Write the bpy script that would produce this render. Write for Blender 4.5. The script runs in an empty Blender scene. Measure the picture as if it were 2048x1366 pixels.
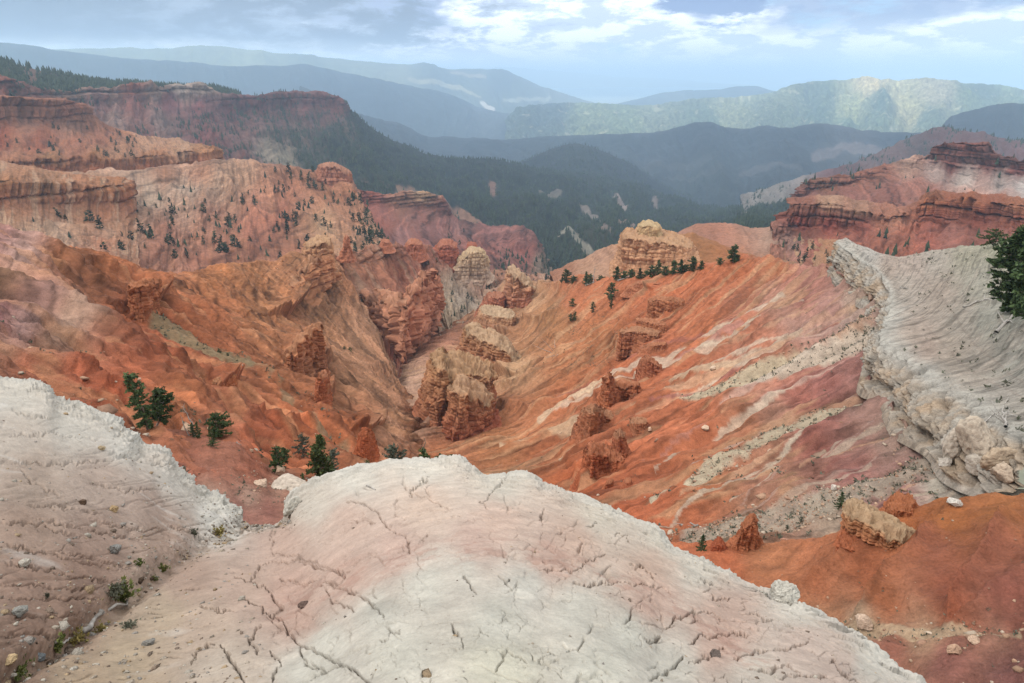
import bpy, math, random
import numpy as np
from mathutils import Vector
from concurrent.futures import ThreadPoolExecutor

# ------------------------------------------------------------------ camera, light, sky
S = bpy.context.scene
W0, H0, F = 2048.0, 1366.0, 1365.0          # pixel frame the landmarks were read in
PITCH = math.radians(21.0)
cam_d = bpy.data.cameras.new("camera")
cam_d.sensor_width = 36.0
cam_d.lens = 36.0 * F / W0
cam_d.clip_start = 0.05
cam_d.clip_end = 400000.0
cam = bpy.data.objects.new("camera", cam_d)
S.collection.objects.link(cam)
cam.location = (0, 0, 0)
cam.rotation_euler = (math.pi / 2 - PITCH, 0, 0)
S.camera = cam

SUN_EL, SUN_AZ = math.radians(54), math.radians(-105)      # azimuth from +Y towards +X
sun_d = bpy.data.lights.new("sun", 'SUN')
sun_d.energy = 2.1
sun_d.angle = math.radians(18)
sun_d.color = (1.0, 0.96, 0.91)
sun = bpy.data.objects.new("sun", sun_d)
S.collection.objects.link(sun)
sdir = Vector((math.sin(SUN_AZ) * math.cos(SUN_EL), math.cos(SUN_AZ) * math.cos(SUN_EL), math.sin(SUN_EL)))
sun.rotation_euler = (-sdir).to_track_quat('-Z', 'Y').to_euler()

S.view_settings.view_transform = 'Standard'
S.view_settings.look = 'None'
S.view_settings.exposure = 0.0
S.view_settings.gamma = 1.0
S.cycles.max_bounces = 4
S.cycles.diffuse_bounces = 2
S.cycles.glossy_bounces = 1
S.cycles.transmission_bounces = 2
S.cycles.volume_bounces = 2
S.cycles.transparent_max_bounces = 8
S.cycles.use_denoising = True
S.cycles.denoising_prefilter = 'NONE'
S.cycles.caustics_reflective = False
S.cycles.caustics_refractive = False


class NT:
    """Small helper to write node trees."""
    def __init__(self, tree):
        self.t = tree
        tree.nodes.clear()

    def n(self, kind, **kw):
        nd = self.t.nodes.new(kind)
        for k, v in kw.items():
            if k == 'ins':
                for i, val in v.items():
                    if isinstance(val, bpy.types.NodeSocket):
                        self.t.links.new(val, nd.inputs[i])
                    else:
                        nd.inputs[i].default_value = val
            else:
                setattr(nd, k, v)
        return nd

    def math(self, op, a, b=0.0, c=0.0, clamp=False):
        nd = self.n('ShaderNodeMath', operation=op, use_clamp=clamp, ins={0: a, 1: b, 2: c})
        return nd.outputs[0]

    def ramp(self, fac, stops, interp='EASE'):
        nd = self.n('ShaderNodeValToRGB', ins={0: fac})
        cr = nd.color_ramp
        cr.interpolation = interp
        while len(cr.elements) > len(stops):
            cr.elements.remove(cr.elements[-1])
        while len(cr.elements) < len(stops):
            cr.elements.new(0.5)
        for e, (p, c) in zip(cr.elements, stops):
            e.position = p
            e.color = (*c, 1) if len(c) == 3 else c
        return nd.outputs[0]

    def mix(self, fac, a, b, blend='MIX'):
        nd = self.n('ShaderNodeMix', data_type='RGBA', blend_type=blend)
        for i, v in ((0, fac), (6, a), (7, b)):
            if isinstance(v, bpy.types.NodeSocket):
                self.t.links.new(v, nd.inputs[i])
            else:
                nd.inputs[i].default_value = v if i == 0 else ((*v, 1) if len(v) == 3 else v)
        return nd.outputs[2]

    def mapr(self, v, a, b, c=0.0, d=1.0, smooth=True):
        nd = self.n('ShaderNodeMapRange', interpolation_type='SMOOTHSTEP' if smooth else 'LINEAR', clamp=True,
                    ins={0: v, 1: a, 2: b, 3: c, 4: d})
        return nd.outputs[0]


def lin(c):
    c = np.asarray(c, float) / 255.0
    return np.where(c <= 0.04045, c / 12.92, ((c + 0.055) / 1.055) ** 2.4)


world = bpy.data.worlds.new("World")
S.world = world
world.use_nodes = True
g = NT(world.node_tree)
SKY_GAIN = 1.4
sky = g.n('ShaderNodeTexSky', sky_type='NISHITA', sun_disc=False, sun_elevation=SUN_EL, sun_rotation=SUN_AZ,
          altitude=3000.0, air_density=1.0, dust_density=1.2)
tc = g.n('ShaderNodeTexCoord')
sep = g.n('ShaderNodeSeparateXYZ', ins={0: tc.outputs['Generated']})
X, Y, Z = sep.outputs
az = g.math('ARCTAN2', X, Y)                       # 0 straight ahead, + to the right
cx = g.math('MULTIPLY', az, 3.4)
cy = g.math('MULTIPLY', Z, 11.0)
pv = g.n('ShaderNodeCombineXYZ', ins={0: cx, 1: cy, 2: 0.0}).outputs[0]


def cloudnoise(off, sc, det, rough, dist=0.0):
    m = g.n('ShaderNodeMapping', ins={0: pv, 1: (off[0], off[1], 0)}).outputs[0]
    return g.n('ShaderNodeTexNoise', noise_dimensions='2D', ins={'Vector': m, 'Scale': sc, 'Detail': det, 'Roughness': rough, 'Distortion': dist}).outputs[0]


big = cloudnoise((3.0, 0.7), 1.5, 8.0, 0.58)
dark = cloudnoise((7.3, 3.1), 1.1, 6.0, 0.5)
fine = cloudnoise((1.3, 9.1), 4.4, 10.0, 0.6, 0.1)
skyc = g.mix(1.0, sky.outputs[0], (0.10, 0.10, 0.10), 'MULTIPLY')
skyc = g.mix(0.7, skyc, (0.36, 0.58, 0.80))          # thin veil over the clear patches
cover = g.mapr(big, 0.22, 0.42)
white = g.mix(g.mapr(fine, 0.42, 0.58), (0.62, 0.69, 0.81), (1.1, 1.1, 1.12))
shade = g.math('MULTIPLY', g.mapr(dark, 0.56, 0.64), g.mapr(Z, 0.035, 0.08))
white = g.mix(g.math('MULTIPLY', shade, 0.85), white, (0.21, 0.28, 0.48))
col = g.mix(cover, skyc, white)
# one dark ragged cloud right of the middle
ddx = g.math('DIVIDE', g.math('SUBTRACT', az, 0.262), 0.075)
ddz = g.math('DIVIDE', g.math('SUBTRACT', Z, 0.098), 0.036)
rr = g.math('SQRT', g.math('ADD', g.math('MULTIPLY', ddx, ddx), g.math('MULTIPLY', ddz, ddz)))
rr = g.math('ADD', rr, g.math('MULTIPLY_ADD', fine, 2.2, -1.1))
col = g.mix(g.mapr(rr, 1.0, 0.6), col, (0.20, 0.27, 0.48))
# rain cloud towards the left
rain = g.mapr(g.math('ADD', az, g.math('MULTIPLY_ADD', fine, 0.6, -0.3)), 0.0, -0.22)
rain = g.math('MULTIPLY', rain, g.mapr(g.math('ADD', Z, g.math('MULTIPLY_ADD', big, 0.03, -0.015)), 0.030, 0.05))
greyc = g.mix(g.mapr(fine, 0.40, 0.70), (0.18, 0.215, 0.29), (0.36, 0.42, 0.53))
greyc = g.mix(g.mapr(az, -0.30, -0.62), greyc, (0.14, 0.17, 0.235))
col = g.mix(rain, col, greyc)
# pale band along the horizon
col = g.mix(g.mapr(Z, 0.055, 0.0), col, (0.84, 0.88, 0.92))
# closed bright cloud overhead
over = g.mix(g.mapr(fine, 0.3, 0.7), (1.05, 1.05, 1.03), (1.32, 1.32, 1.29))
col = g.mix(g.mapr(Z, 0.14, 0.30), col, over)
bg = g.n('ShaderNodeBackground', ins={0: col, 1: SKY_GAIN})
out = g.n('ShaderNodeOutputWorld', ins={0: bg.outputs[0]})

# ------------------------------------------------------------------ maths helpers
CT, ST = math.cos(PITCH), math.sin(PITCH)


def unproj(px, py, d):
    a = (np.asarray(px, float) - W0 / 2) / F
    b = (H0 / 2 - np.asarray(py, float)) / F
    ln = np.sqrt(a * a + b * b + 1)
    k = d / ln
    return np.stack([a * k, (CT + ST * b) * k, (CT * b - ST) * k], -1)


def proj(P):
    fwd = P[..., 1] * CT - P[..., 2] * ST
    up = P[..., 1] * ST + P[..., 2] * CT
    fwd = np.where(np.abs(fwd) < 1e-6, 1e-6, fwd)
    return W0 / 2 + F * P[..., 0] / fwd, H0 / 2 - F * up / fwd


_rg = np.random.default_rng(11)
_G = _rg.normal(size=(256, 3)).astype(np.float32)
_G /= np.linalg.norm(_G, axis=1, keepdims=True)


def _h(ix, iy, iz, seed):
    h = (ix.astype(np.uint32) * np.uint32(374761393) + iy.astype(np.uint32) * np.uint32(668265263)
         + iz.astype(np.uint32) * np.uint32(2147483647 - 19) + np.uint32(seed * 7919 + 13))
    h = (h ^ (h >> np.uint32(13))) * np.uint32(1274126177)
    return ((h ^ (h >> np.uint32(16))) & np.uint32(255)).astype(np.int32)


_pool = ThreadPoolExecutor(4)


def noise(x, y, z=0.0, seed=0):
    """Gradient noise, about -0.7..0.7"""
    x, y, z = np.broadcast_arrays(np.asarray(x), np.asarray(y), np.asarray(z))
    if x.ndim == 0 or x.size < 20000:
        return _noise(x, y, z, seed)
    n = max(1, x.shape[0] // 8)
    parts = [slice(i, i + n) for i in range(0, x.shape[0], n)]
    return np.concatenate(list(_pool.map(lambda q: _noise(x[q], y[q], z[q], seed), parts)), 0)


def _noise(x, y, z, seed):
    x, y, z = np.broadcast_arrays(np.asarray(x, np.float64), np.asarray(y, np.float64), np.asarray(z, np.float64))
    fx, fy, fz = np.floor(x), np.floor(y), np.floor(z)
    ix, iy, iz = fx.astype(np.int32), fy.astype(np.int32), fz.astype(np.int32)
    x = (x - fx).astype(np.float32); y = (y - fy).astype(np.float32); z = (z - fz).astype(np.float32)
    q = lambda t: t * t * t * (t * (t * 6 - 15) + 10)
    u, v, w = q(x), q(y), q(z)
    r = 0
    flat = not np.any(z)
    for k in ((0,) if flat else (0, 1)):
        wz = 1.0 if flat else (w if k else 1 - w)
        for j in (0, 1):
            wy = v if j else 1 - v
            for i in (0, 1):
                wx = u if i else 1 - u
                gr = _G[_h(ix + i, iy + j, iz + k, seed)]
                r = r + wx * wy * wz * (gr[..., 0] * (x - i) + gr[..., 1] * (y - j) + gr[..., 2] * (z - k))
    return r


def fbm(x, y, z=0.0, octv=4, seed=0, gain=0.5, lac=2.03):
    r, a, f = 0, 1.0, 1.0
    for o in range(octv):
        r = r + a * noise(np.asarray(x) * f, np.asarray(y) * f, np.asarray(z) * f, seed + o * 17)
        a *= gain
        f *= lac
    return r


def sstep(a, b, x):
    t = np.clip((x - a) / (b - a), 0, 1)
    return t * t * (3 - 2 * t)


def pchip(Yk, t):
    """monotone cubic through rows Yk[0..K-1] (uniform knots), evaluated at t"""
    K = len(Yk)
    if K == 2:
        f = t.reshape((-1,) + (1,) * (Yk.ndim - 1))
        return Yk[0] * (1 - f) + Yk[1] * f
    m = np.diff(Yk, axis=0)
    d = np.zeros_like(Yk)
    a, b = m[:-1], m[1:]
    same = (a * b) > 0
    d[1:-1] = np.where(same, 2 * a * b / np.where(same, a + b, 1), 0)
    d[0], d[-1] = m[0], m[-1]
    i = np.clip(np.floor(t).astype(int), 0, K - 2)
    f = (t - i).reshape((-1,) + (1,) * (Yk.ndim - 1))
    h00 = 2 * f**3 - 3 * f**2 + 1; h10 = f**3 - 2 * f**2 + f
    h01 = -2 * f**3 + 3 * f**2; h11 = f**3 - f**2
    return h00 * Yk[i] + h10 * d[i] + h01 * Yk[i + 1] + h11 * d[i + 1]


def polydist(px, py, pts, crop=None):
    """distance in pixels from points to a polyline, and the position along it (0..1)"""
    n = len(pts) - 1
    if crop is not None:
        xs = [p[0] for p in pts]; ys = [p[1] for p in pts]
        m = (px > min(xs) - crop) & (px < max(xs) + crop) & (py > min(ys) - crop) & (py < max(ys) + crop)
        best = np.full(px.shape, 1e9); tt = np.zeros(px.shape)
        if m.any():
            best[m], tt[m] = polydist(px[m], py[m], pts)
        return best, tt
    best = np.full(px.shape, 1e9); tt = np.zeros(px.shape)
    for i in range(n):
        ax, ay = pts[i]; bx, by = pts[i + 1]
        dx, dy = bx - ax, by - ay
        L = dx * dx + dy * dy + 1e-9
        t = np.clip(((px - ax) * dx + (py - ay) * dy) / L, 0, 1)
        d = np.hypot(px - ax - t * dx, py - ay - t * dy)
        m = d < best
        best = np.where(m, d, best); tt = np.where(m, (i + t) / n, tt)
    return best, tt


def polyside(px, py, pts):
    """+1 above the polyline in the picture sense (smaller y), else -1; pts run left to right"""
    xs = [p[0] for p in pts]; ys = [p[1] for p in pts]
    return np.where(py < np.interp(px, xs, ys), 1.0, -1.0)


def mesh_grid(name, V, mat, cols=None, closed_u=False):
    """V: (nu, nv, 3) -> one smooth grid mesh object"""
    nu, nv = V.shape[:2]
    me = bpy.data.meshes.new(name)
    me.vertices.add(nu * nv)
    me.vertices.foreach_set('co', V.reshape(-1).astype(np.float32))
    iu = np.arange(nu if closed_u else nu - 1)
    a = (iu[:, None] * nv + np.arange(nv - 1)[None]).reshape(-1)
    b = (((iu + 1) % nu)[:, None] * nv + np.arange(nv - 1)[None]).reshape(-1)
    q = np.stack([a, a + 1, b + 1, b], -1)
    nf = len(q)
    me.loops.add(nf * 4)
    me.loops.foreach_set('vertex_index', q.reshape(-1).astype(np.int32))
    me.polygons.add(nf)
    me.polygons.foreach_set('loop_start', (np.arange(nf) * 4).astype(np.int32))
    me.polygons.foreach_set('use_smooth', np.ones(nf, bool))
    me.update(calc_edges=True)
    if cols is not None:
        at = me.attributes.new('pigment', 'FLOAT_COLOR', 'POINT')
        c4 = np.ones((nu * nv, 4), np.float32)
        c4[:, :3] = cols.reshape(-1, 3)
        at.data.foreach_set('color', c4.reshape(-1))
    me.materials.append(mat)
    ob = bpy.data.objects.new(name, me)
    S.collection.objects.link(ob)
    return ob


# ------------------------------------------------------------------ materials
def ground_mat(name, s, bump, var=0.25, rough=0.95, fleck=0.0):
    """rock or soil: mineral colour from the 'pigment' attribute, broken up by noise of size 1/s m"""
    m = bpy.data.materials.new(name)
    m.use_nodes = True
    t = NT(m.node_tree)
    geo = t.n('ShaderNodeNewGeometry')
    at = t.n('ShaderNodeAttribute', attribute_name='pigment')
    n1 = t.n('ShaderNodeTexNoise', ins={'Vector': geo.outputs['Position'], 'Scale': s, 'Detail': 9.0, 'Roughness': 0.66}).outputs[0]
    n2 = t.n('ShaderNodeTexNoise', ins={'Vector': geo.outputs['Position'], 'Scale': s * 9, 'Detail': 6.0, 'Roughness': 0.7}).outputs[0]
    f = t.mapr(n1, 0.25, 0.75, 1 - var, 1 + var, False)
    f2 = t.mapr(n2, 0.25, 0.75, 1 - var * 0.8, 1 + var * 0.8, False)
    ff = t.math('MULTIPLY', f, f2)
    cc = t.n('ShaderNodeVectorMath', operation='SCALE', ins={0: at.outputs['Color'], 3: ff}).outputs[0]
    if fleck:
        vo = t.n('ShaderNodeTexVoronoi', ins={'Vector': geo.outputs['Position'], 'Scale': fleck, 'Randomness': 1.0})
        lum = t.n('ShaderNodeSeparateColor', ins={0: vo.outputs['Color']})
        pk = t.math('MULTIPLY', t.mapr(vo.outputs['Distance'], 0.34, 0.22), t.mapr(lum.outputs[0], 0.70, 0.78))
        cc = t.mix(t.math('MULTIPLY', pk, 0.65), cc, (0.66, 0.61, 0.52))
        pk2 = t.math('MULTIPLY', t.mapr(vo.outputs['Distance'], 0.30, 0.2), t.mapr(lum.outputs[1], 0.90, 0.95))
        cc = t.mix(t.math('MULTIPLY', pk2, 0.6), cc, (0.20, 0.15, 0.12))
    hsum = t.math('MULTIPLY_ADD', n2, 0.35, n1)
    bp = t.n('ShaderNodeBump', ins={'Strength': 0.9, 'Distance': bump, 'Height': hsum})
    bs = t.n('ShaderNodeBsdfPrincipled', ins={'Base Color': cc, 'Roughness': rough, 'Specular IOR Level': 0.15, 'Normal': bp.outputs[0]})
    t.n('ShaderNodeOutputMaterial', ins={0: bs.outputs[0]})
    return m


def plain_mat(name, c1, c2, s, rough=0.9, bump=0.0, per_object=0.0, spec=0.2):
    m = bpy.data.materials.new(name)
    m.use_nodes = True
    t = NT(m.node_tree)
    geo = t.n('ShaderNodeNewGeometry')
    n1 = t.n('ShaderNodeTexNoise', ins={'Vector': geo.outputs['Position'], 'Scale': s, 'Detail': 5.0, 'Roughness': 0.65}).outputs[0]
    c = t.mix(t.mapr(n1, 0.32, 0.68), c1, c2)
    if per_object:
        oi = t.n('ShaderNodeObjectInfo')
        f = t.mapr(oi.outputs['Random'], 0, 1, 1 - per_object, 1 + per_object, False)
        c = t.n('ShaderNodeVectorMath', operation='SCALE', ins={0: c, 3: f}).outputs[0]
    ins = {'Base Color': c, 'Roughness': rough, 'Specular IOR Level': spec}
    if bump:
        ins['Normal'] = t.n('ShaderNodeBump', ins={'Strength': 0.8, 'Distance': bump, 'Height': n1}).outputs[0]
    bs = t.n('ShaderNodeBsdfPrincipled', ins=ins)
    t.n('ShaderNodeOutputMaterial', ins={0: bs.outputs[0]})
    return m


M_SOIL = ground_mat('crusted_white_soil', 6.0, 0.014, 0.2, fleck=0.0)
M_NEAR = ground_mat('clay_slope_near', 0.6, 0.6, 0.4)
M_MID = ground_mat('clay_slope_middle', 0.22, 1.5, 0.4)
M_FAR = ground_mat('rock_wall_distant', 0.05, 4.0, 0.3)
M_WOOD = ground_mat('wooded_hillside', 0.02, 6.0, 0.35)
M_HILL = ground_mat('distant_hill_cover', 0.004, 25.0, 0.3)
M_ROCK = ground_mat('outcrop_rock', 0.5, 0.35, 0.2)

K = 0.60      # photo colour -> reflectance


def shepard(px, py, samples, power=3.0, soft=25.0):
    num = np.zeros(px.shape + (3,)); den = np.zeros(px.shape)
    for sx, sy, c in samples:
        w = 1.0 / (((px - sx)**2 + (py - sy)**2 + soft * soft) ** (power / 2))
        num += w[..., None] * lin(c) * K
        den += w
    return num / den[..., None]


def _r01(a, b, seed):
    return _h(np.asarray(a), np.asarray(b), np.zeros_like(np.asarray(a)), seed) / 255.0


def blocks(u, z, bw, bh, seed, jw=0.06):
    """bedded, jointed rock: a random push for every block and the joints between blocks"""
    zz_ = z / bh + 0.55 * noise(z / (bh * 2.7), 0.3 + u / (bw * 9), 0, seed)
    bed = np.floor(zz_).astype(np.int32)
    fz = zz_ - bed
    uu = u / bw * (0.7 + 0.6 * _r01(bed, bed * 0 + 3, seed + 1)) + 7.0 * _r01(bed, bed * 0, seed + 2) + 0.25 * noise(u / bw, z / bh * .7, 0, seed + 5)
    bl = np.floor(uu).astype(np.int32)
    fu = uu - bl
    push = 0.6 * _r01(bed, bl, seed + 3) + 0.4 * _r01(bed, bed * 0 + 9, seed + 4)
    ju = np.exp(-(np.minimum(fu, 1 - fu) / (jw * (0.6 + _r01(bed, bl, seed + 6))))**2)
    jz = np.exp(-(np.minimum(fz, 1 - fz) / (jw * 1.4))**2)
    return push - 0.5, np.maximum(ju, jz)


def cells(x, y, seed):
    """distance to the nearest edge of a jittered cell pattern"""
    ix, iy = np.floor(x).astype(np.int32), np.floor(y).astype(np.int32)
    f1 = np.full(x.shape, 9.0); f2 = np.full(x.shape, 9.0)
    for j in (-1, 0, 1):
        for i in (-1, 0, 1):
            cx_ = ix + i + _r01(ix + i, iy + j, seed); cy_ = iy + j + _r01(ix + i, iy + j, seed + 1)
            d = np.hypot(cx_ - x, cy_ - y)
            f2 = np.minimum(f2, np.maximum(f1, d)); f1 = np.minimum(f1, d)
    return f2 - f1


def bands(z, period, seed, octv=3):
    return fbm(z / period, 0.37 + seed, 0.0, octv, seed, 0.6)


SHEETS = {}


class Sheet:
    """A landform spanned by fall lines: each column lists (pixel x, pixel y, distance) from its crest down.
    Positions are turned into world points, then carved with gullies, ledges, flutes and roughness."""

    def __init__(self, name, cols, mat, colours, res=(1.0, 1.0), back=(40, 1.25, 120, 1.7), tail=None, gully=None, flute=None, ledge=None,
                 rough=None, terr=None, strata=None, strokes=(), desat=0.06, kk=1.0, hue=(1, 1, 1), ridges=(), steps=(), streak=None, block=None, lines=None, carve=None, paint=None, power=3.0, soft=25.0, vstep=None, jag=None, warp=14.0):
        C = []
        for c in cols:
            c = list(c)
            if tail:
                c.append((c[-1][0] + tail[0], c[-1][1] + tail[1], c[-1][2] * tail[2]))
            x, y, d = c[0]
            if back:
                c = [(x, y + back[2], d * back[3]), (x, y + back[0], d * back[1])] + c
            C.append([(a, b, math.log(e)) for a, b, e in c])
        A = np.array(C, float)                      # (nc, nr, 3)
        nc, nr = A.shape[:2]
        self.nb = 2 if back else 0
        tf = np.linspace(0, nr - 1, 40 * (nr - 1) + 1)
        B = pchip(A.transpose(1, 0, 2), tf)         # (tv, nc, 3)
        seg = np.hypot(np.diff(B[..., 0], axis=0), np.diff(B[..., 1], axis=0))
        seg *= np.where((B[1:, :, 1] > 1420) | (B[1:, :, 0] < -60) | (B[1:, :, 0] > 2110), 0.08, 1.0)
        seg = seg.max(1)
        if back:
            seg[:40] *= 0.25; seg[40:80] = np.maximum(seg[40:80] * 0.5, 0.3)
        cum = np.concatenate([[0], np.cumsum(seg + 0.02)])
        nv = max(12, int(cum[-1] / 2 * res[1]))
        tv = np.interp(np.linspace(0, cum[-1], nv), cum, tf)
        B = pchip(A.transpose(1, 0, 2), tv)         # (nv, nc, 3)
        su = np.linspace(0, nc - 1, 40 * (nc - 1) + 1)
        D = pchip(B.transpose(1, 0, 2), su)
        segu = np.hypot(np.diff(D[..., 0], axis=0), np.diff(D[..., 1], axis=0))
        segu *= np.where((D[1:, :, 0] < -40) | (D[1:, :, 0] > 2090) | (D[1:, :, 1] > 1420), 0.1, 1.0)
        segu = np.percentile(segu, 75, axis=1)
        cu = np.concatenate([[0], np.cumsum(segu + 0.02)])
        nu = max(12, int(cu[-1] / 2 * res[0]))
        tu = np.interp(np.linspace(0, cu[-1], nu), cu, su)
        D = pchip(B.transpose(1, 0, 2), tu)         # (nu, nv, 3)
        px, py, d = D[..., 0], D[..., 1], np.exp(D[..., 2])
        self.vr = tv[None, :] - self.nb + 0 * px    # row coordinate: 0 at the crest
        self.ur = tu[:, None] + 0 * px
        P = unproj(px, py, d)
        N = self.normals(P)
        flip = (N * P).sum(-1) > 0
        if flip.mean() > 0.5:
            N = -N
        self.N0 = N
        mid = P[:, int(nv * 0.55)]
        um = np.concatenate([[0], np.cumsum(np.linalg.norm(np.diff(mid, axis=0), axis=1))])[:, None] + 0 * px
        steep = 1 - sstep(0.35, 0.8, np.abs(N[..., 2]))
        self.px, self.py, self.d, self.um, self.steep = px, py, d, um, steep
        vm = np.concatenate([[0], np.cumsum(np.linalg.norm(np.diff(P[nu // 2], axis=0), axis=1))])[None, :] + 0 * px
        self.vm = vm
        Q = P.copy()
        x, y, z = P[..., 0], P[..., 1], P[..., 2]
        vis = sstep(-0.3, 0.6, self.vr)
        if rough:
            for sc, am in rough:
                Q += N * (am * fbm(x / sc, y / sc, z / sc, 4, 3))[..., None]
        if gully:
            sp, am, wv = gully
            uu = um / sp + wv * fbm(um / (sp * 3), vm / (sp * 6), 0, 3, 5)
            gg = np.abs(noise(uu, vm / (sp * 9), 0, 7)) * 2.2 + np.abs(noise(uu * 2.7 + 0.5 * noise(um / sp, vm / sp, 0, 10), vm / (sp * 3), 0, 8)) * 1.1 \
                + np.abs(noise(uu * 6.3 + 0.4 * noise(um / sp * 2, vm / sp * 2, 0, 11), vm / (sp * 1.6), 0, 9)) * 0.55 + np.abs(noise(uu * 13.7, vm / (sp * 0.8), 0, 12)) * 0.2
            self.gl = gg
            Q += N * (am * np.clip(d / (gully[0] * 9), 0.25, 1) * (gg - 0.8) * vis * (1 - 0.7 * steep))[..., None]
        for pts, wd, ht in ridges:
            dd, tt = polydist(px + 6 * noise(px / 30, py / 30, 0, 65), py + 6 * noise(px / 30, py / 30, 0, 66), pts, wd * 5)
            Q += N * (ht * np.exp(-dd / wd) * np.minimum(1, 0.3 + 3 * np.minimum(tt, 1.05 - tt)))[..., None]
        for pts, wd, ht in steps:                    # benches that end in a sheer edge
            dd, tt = polydist(px, py, pts, wd * 5)
            sd_ = sstep(-0.5, 2.5, dd * polyside(px, py, pts)) * (polyside(px, py, pts) > 0)
            endf = np.minimum(1, 5 * np.minimum(tt + 0.02, 1.02 - tt))
            Q += N * (ht * np.exp(-(dd / wd)**1.3) * sd_ * endf)[..., None]
        Hn = N.copy(); Hn[..., 2] = 0
        Hn /= np.linalg.norm(Hn, axis=-1, keepdims=True) + 1e-6
        if flute:
            sp, am = flute
            uu = um / sp
            wv = 0.25 * fbm(um / sp * 0.4, z / (sp * 3), 0, 3, 21)
            fl = 1 - np.abs(noise(uu + wv, z / (sp * 6), 0, 22)) * 2.6 + 0.5 * noise(uu * 2.3, z / (sp * 3), 0, 23) \
                + 0.35 * noise(uu * 5.1, z / (sp * 2), 0, 24)
            Q += Hn * (am * (fl - 0.4) * steep)[..., None]
        wz = z + 0.02 * x + warp * 0.1 * fbm(x / (warp * 12), y / (warp * 12), 0, 2, 33)
        self.wz = wz
        if ledge:
            sp, am = ledge
            Q += Hn * (am * bands(wz, sp, 41, 4) * (0.25 + 0.75 * steep))[..., None]
        if terr:
            sp, am = terr
            Q[..., 2] += am * bands(wz, sp, 47, 2) * vis
        if block:
            bw, bh, am = block
            ps, jn = blocks(um, wz, bw, bh, 301)
            Q += Hn * (am * (ps - 0.6 * jn) * sstep(0.15, 0.6, steep))[..., None]
            self.bp, self.bj = ps * steep, jn * steep
        if jag:
            sp, am = jag
            cr = np.exp(-((self.vr) / 0.18)**2)
            Q[..., 2] += (am * (fbm(um / sp, 0.5, 0, 4, 61, 0.6)) * cr)
        if carve is not None:
            Q = carve(self, Q, N)
        self.P = Q
        # pigment
        wx = 10 * fbm(px / 40, py / 40, 0, 3, 71); wy = 10 * fbm(px / 40, py / 40, 0, 3, 72)
        col = shepard(px + wx, py + wy, colours, power, soft)
        if strata:
            for sp, am, tint in strata:
                b = bands(wz, sp, 53, 3)[..., None]
                col = col * (1 + am * b) + np.maximum(b, 0) * am * (np.array(tint) - 0.5) * 0.4 * col
        if block:
            col = col * (1 + 0.35 * self.bp - 0.22 * self.bj)[..., None]
        if streak:
            sp, c, am = streak
            q1 = fbm(um / sp, vm / (sp * 9), 0, 4, 83, 0.65) + 0.25 * fbm(x / (sp * 5), y / (sp * 5), 0, 2, 84)
            m = am * sstep(0.12, 0.30, q1) * vis
            col = col * (1 - m[..., None]) + lin(c) * K * m[..., None]
            q2 = fbm(um / (sp * 0.5) + 9, vm / (sp * 5), 0, 4, 85, 0.65)
            col = col * (1 - 0.38 * sstep(0.10, 0.34, q2) * vis)[..., None]
            q3 = np.abs(noise(um / (sp * 0.35), vm / (sp * 8), 0, 86))
            col = col * (1 - 0.25 * np.exp(-(q3 / 0.05)**2) * vis)[..., None]
        if lines:
            sp, am = lines
            b = noise(wz / sp + 0.3 * fbm(x / (sp * 4), y / (sp * 4), 0, 3, 57), 0.5 + 0.02 * um / sp, 0, 58)
            msk = sstep(-0.25, 0.25, fbm(um / (sp * 6), wz / (sp * 2), 0, 3, 59))
            col = col * (1 - am * np.exp(-(b / 0.055)**2) * msk)[..., None]
            b = noise(wz / sp * 1.7 + 3.3, 0.5 + 0.015 * um / sp, 0, 60)
            col = col * (1 + 0.8 * am * np.exp(-(b / 0.05)**2) * (1 - msk))[..., None]
        for pts, wid, c, op in strokes:
            dd, tt = polydist(px + 0.25 * wx, py + 0.25 * wy, pts)
            w0 = np.interp(tt, np.linspace(0, 1, len(wid)), wid) if np.ndim(wid) else wid
            m = op * (1 - sstep(0.6, 1.0, dd / np.maximum(w0 * (1 + 0.5 * noise(px / 14, py / 14, 0, 77)), 0.5)))
            col = col * (1 - m[..., None]) + lin(c) * K * m[..., None]
        tone = 1 + 0.3 * fbm(um / (gully[0] * 1.6), vm / (gully[0] * 9), 0, 5, 81, 0.6)[..., None] if gully else 1
        col = col * tone
        if paint is not None:
            col = paint(self, col)
        lum = (col * np.array((.3, .59, .11))).sum(-1, keepdims=True)
        col = lum + (col - lum) * (1 - desat)
        col = col * kk * np.array(hue)
        self.col = np.clip(col, 0.004, 0.7)
        self.ob = mesh_grid(name, Q, mat, self.col)
        self.ob['kind'] = 'structure'
        self.fx, self.fy = proj(Q)
        SHEETS[name] = self

    @staticmethod
    def normals(P):
        a = np.gradient(P, axis=0); b = np.gradient(P, axis=1)
        n = np.cross(a, b)
        return n / (np.linalg.norm(n, axis=-1, keepdims=True) + 1e-12)

    def at(self, px, py):
        d2 = (self.fx - px)**2 + (self.fy - py)**2
        d2 = np.where(self.vr < -0.05, 1e9, d2)
        i = np.unravel_index(np.argmin(d2), d2.shape)
        return Vector(self.P[i])


exec_parts = []
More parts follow.
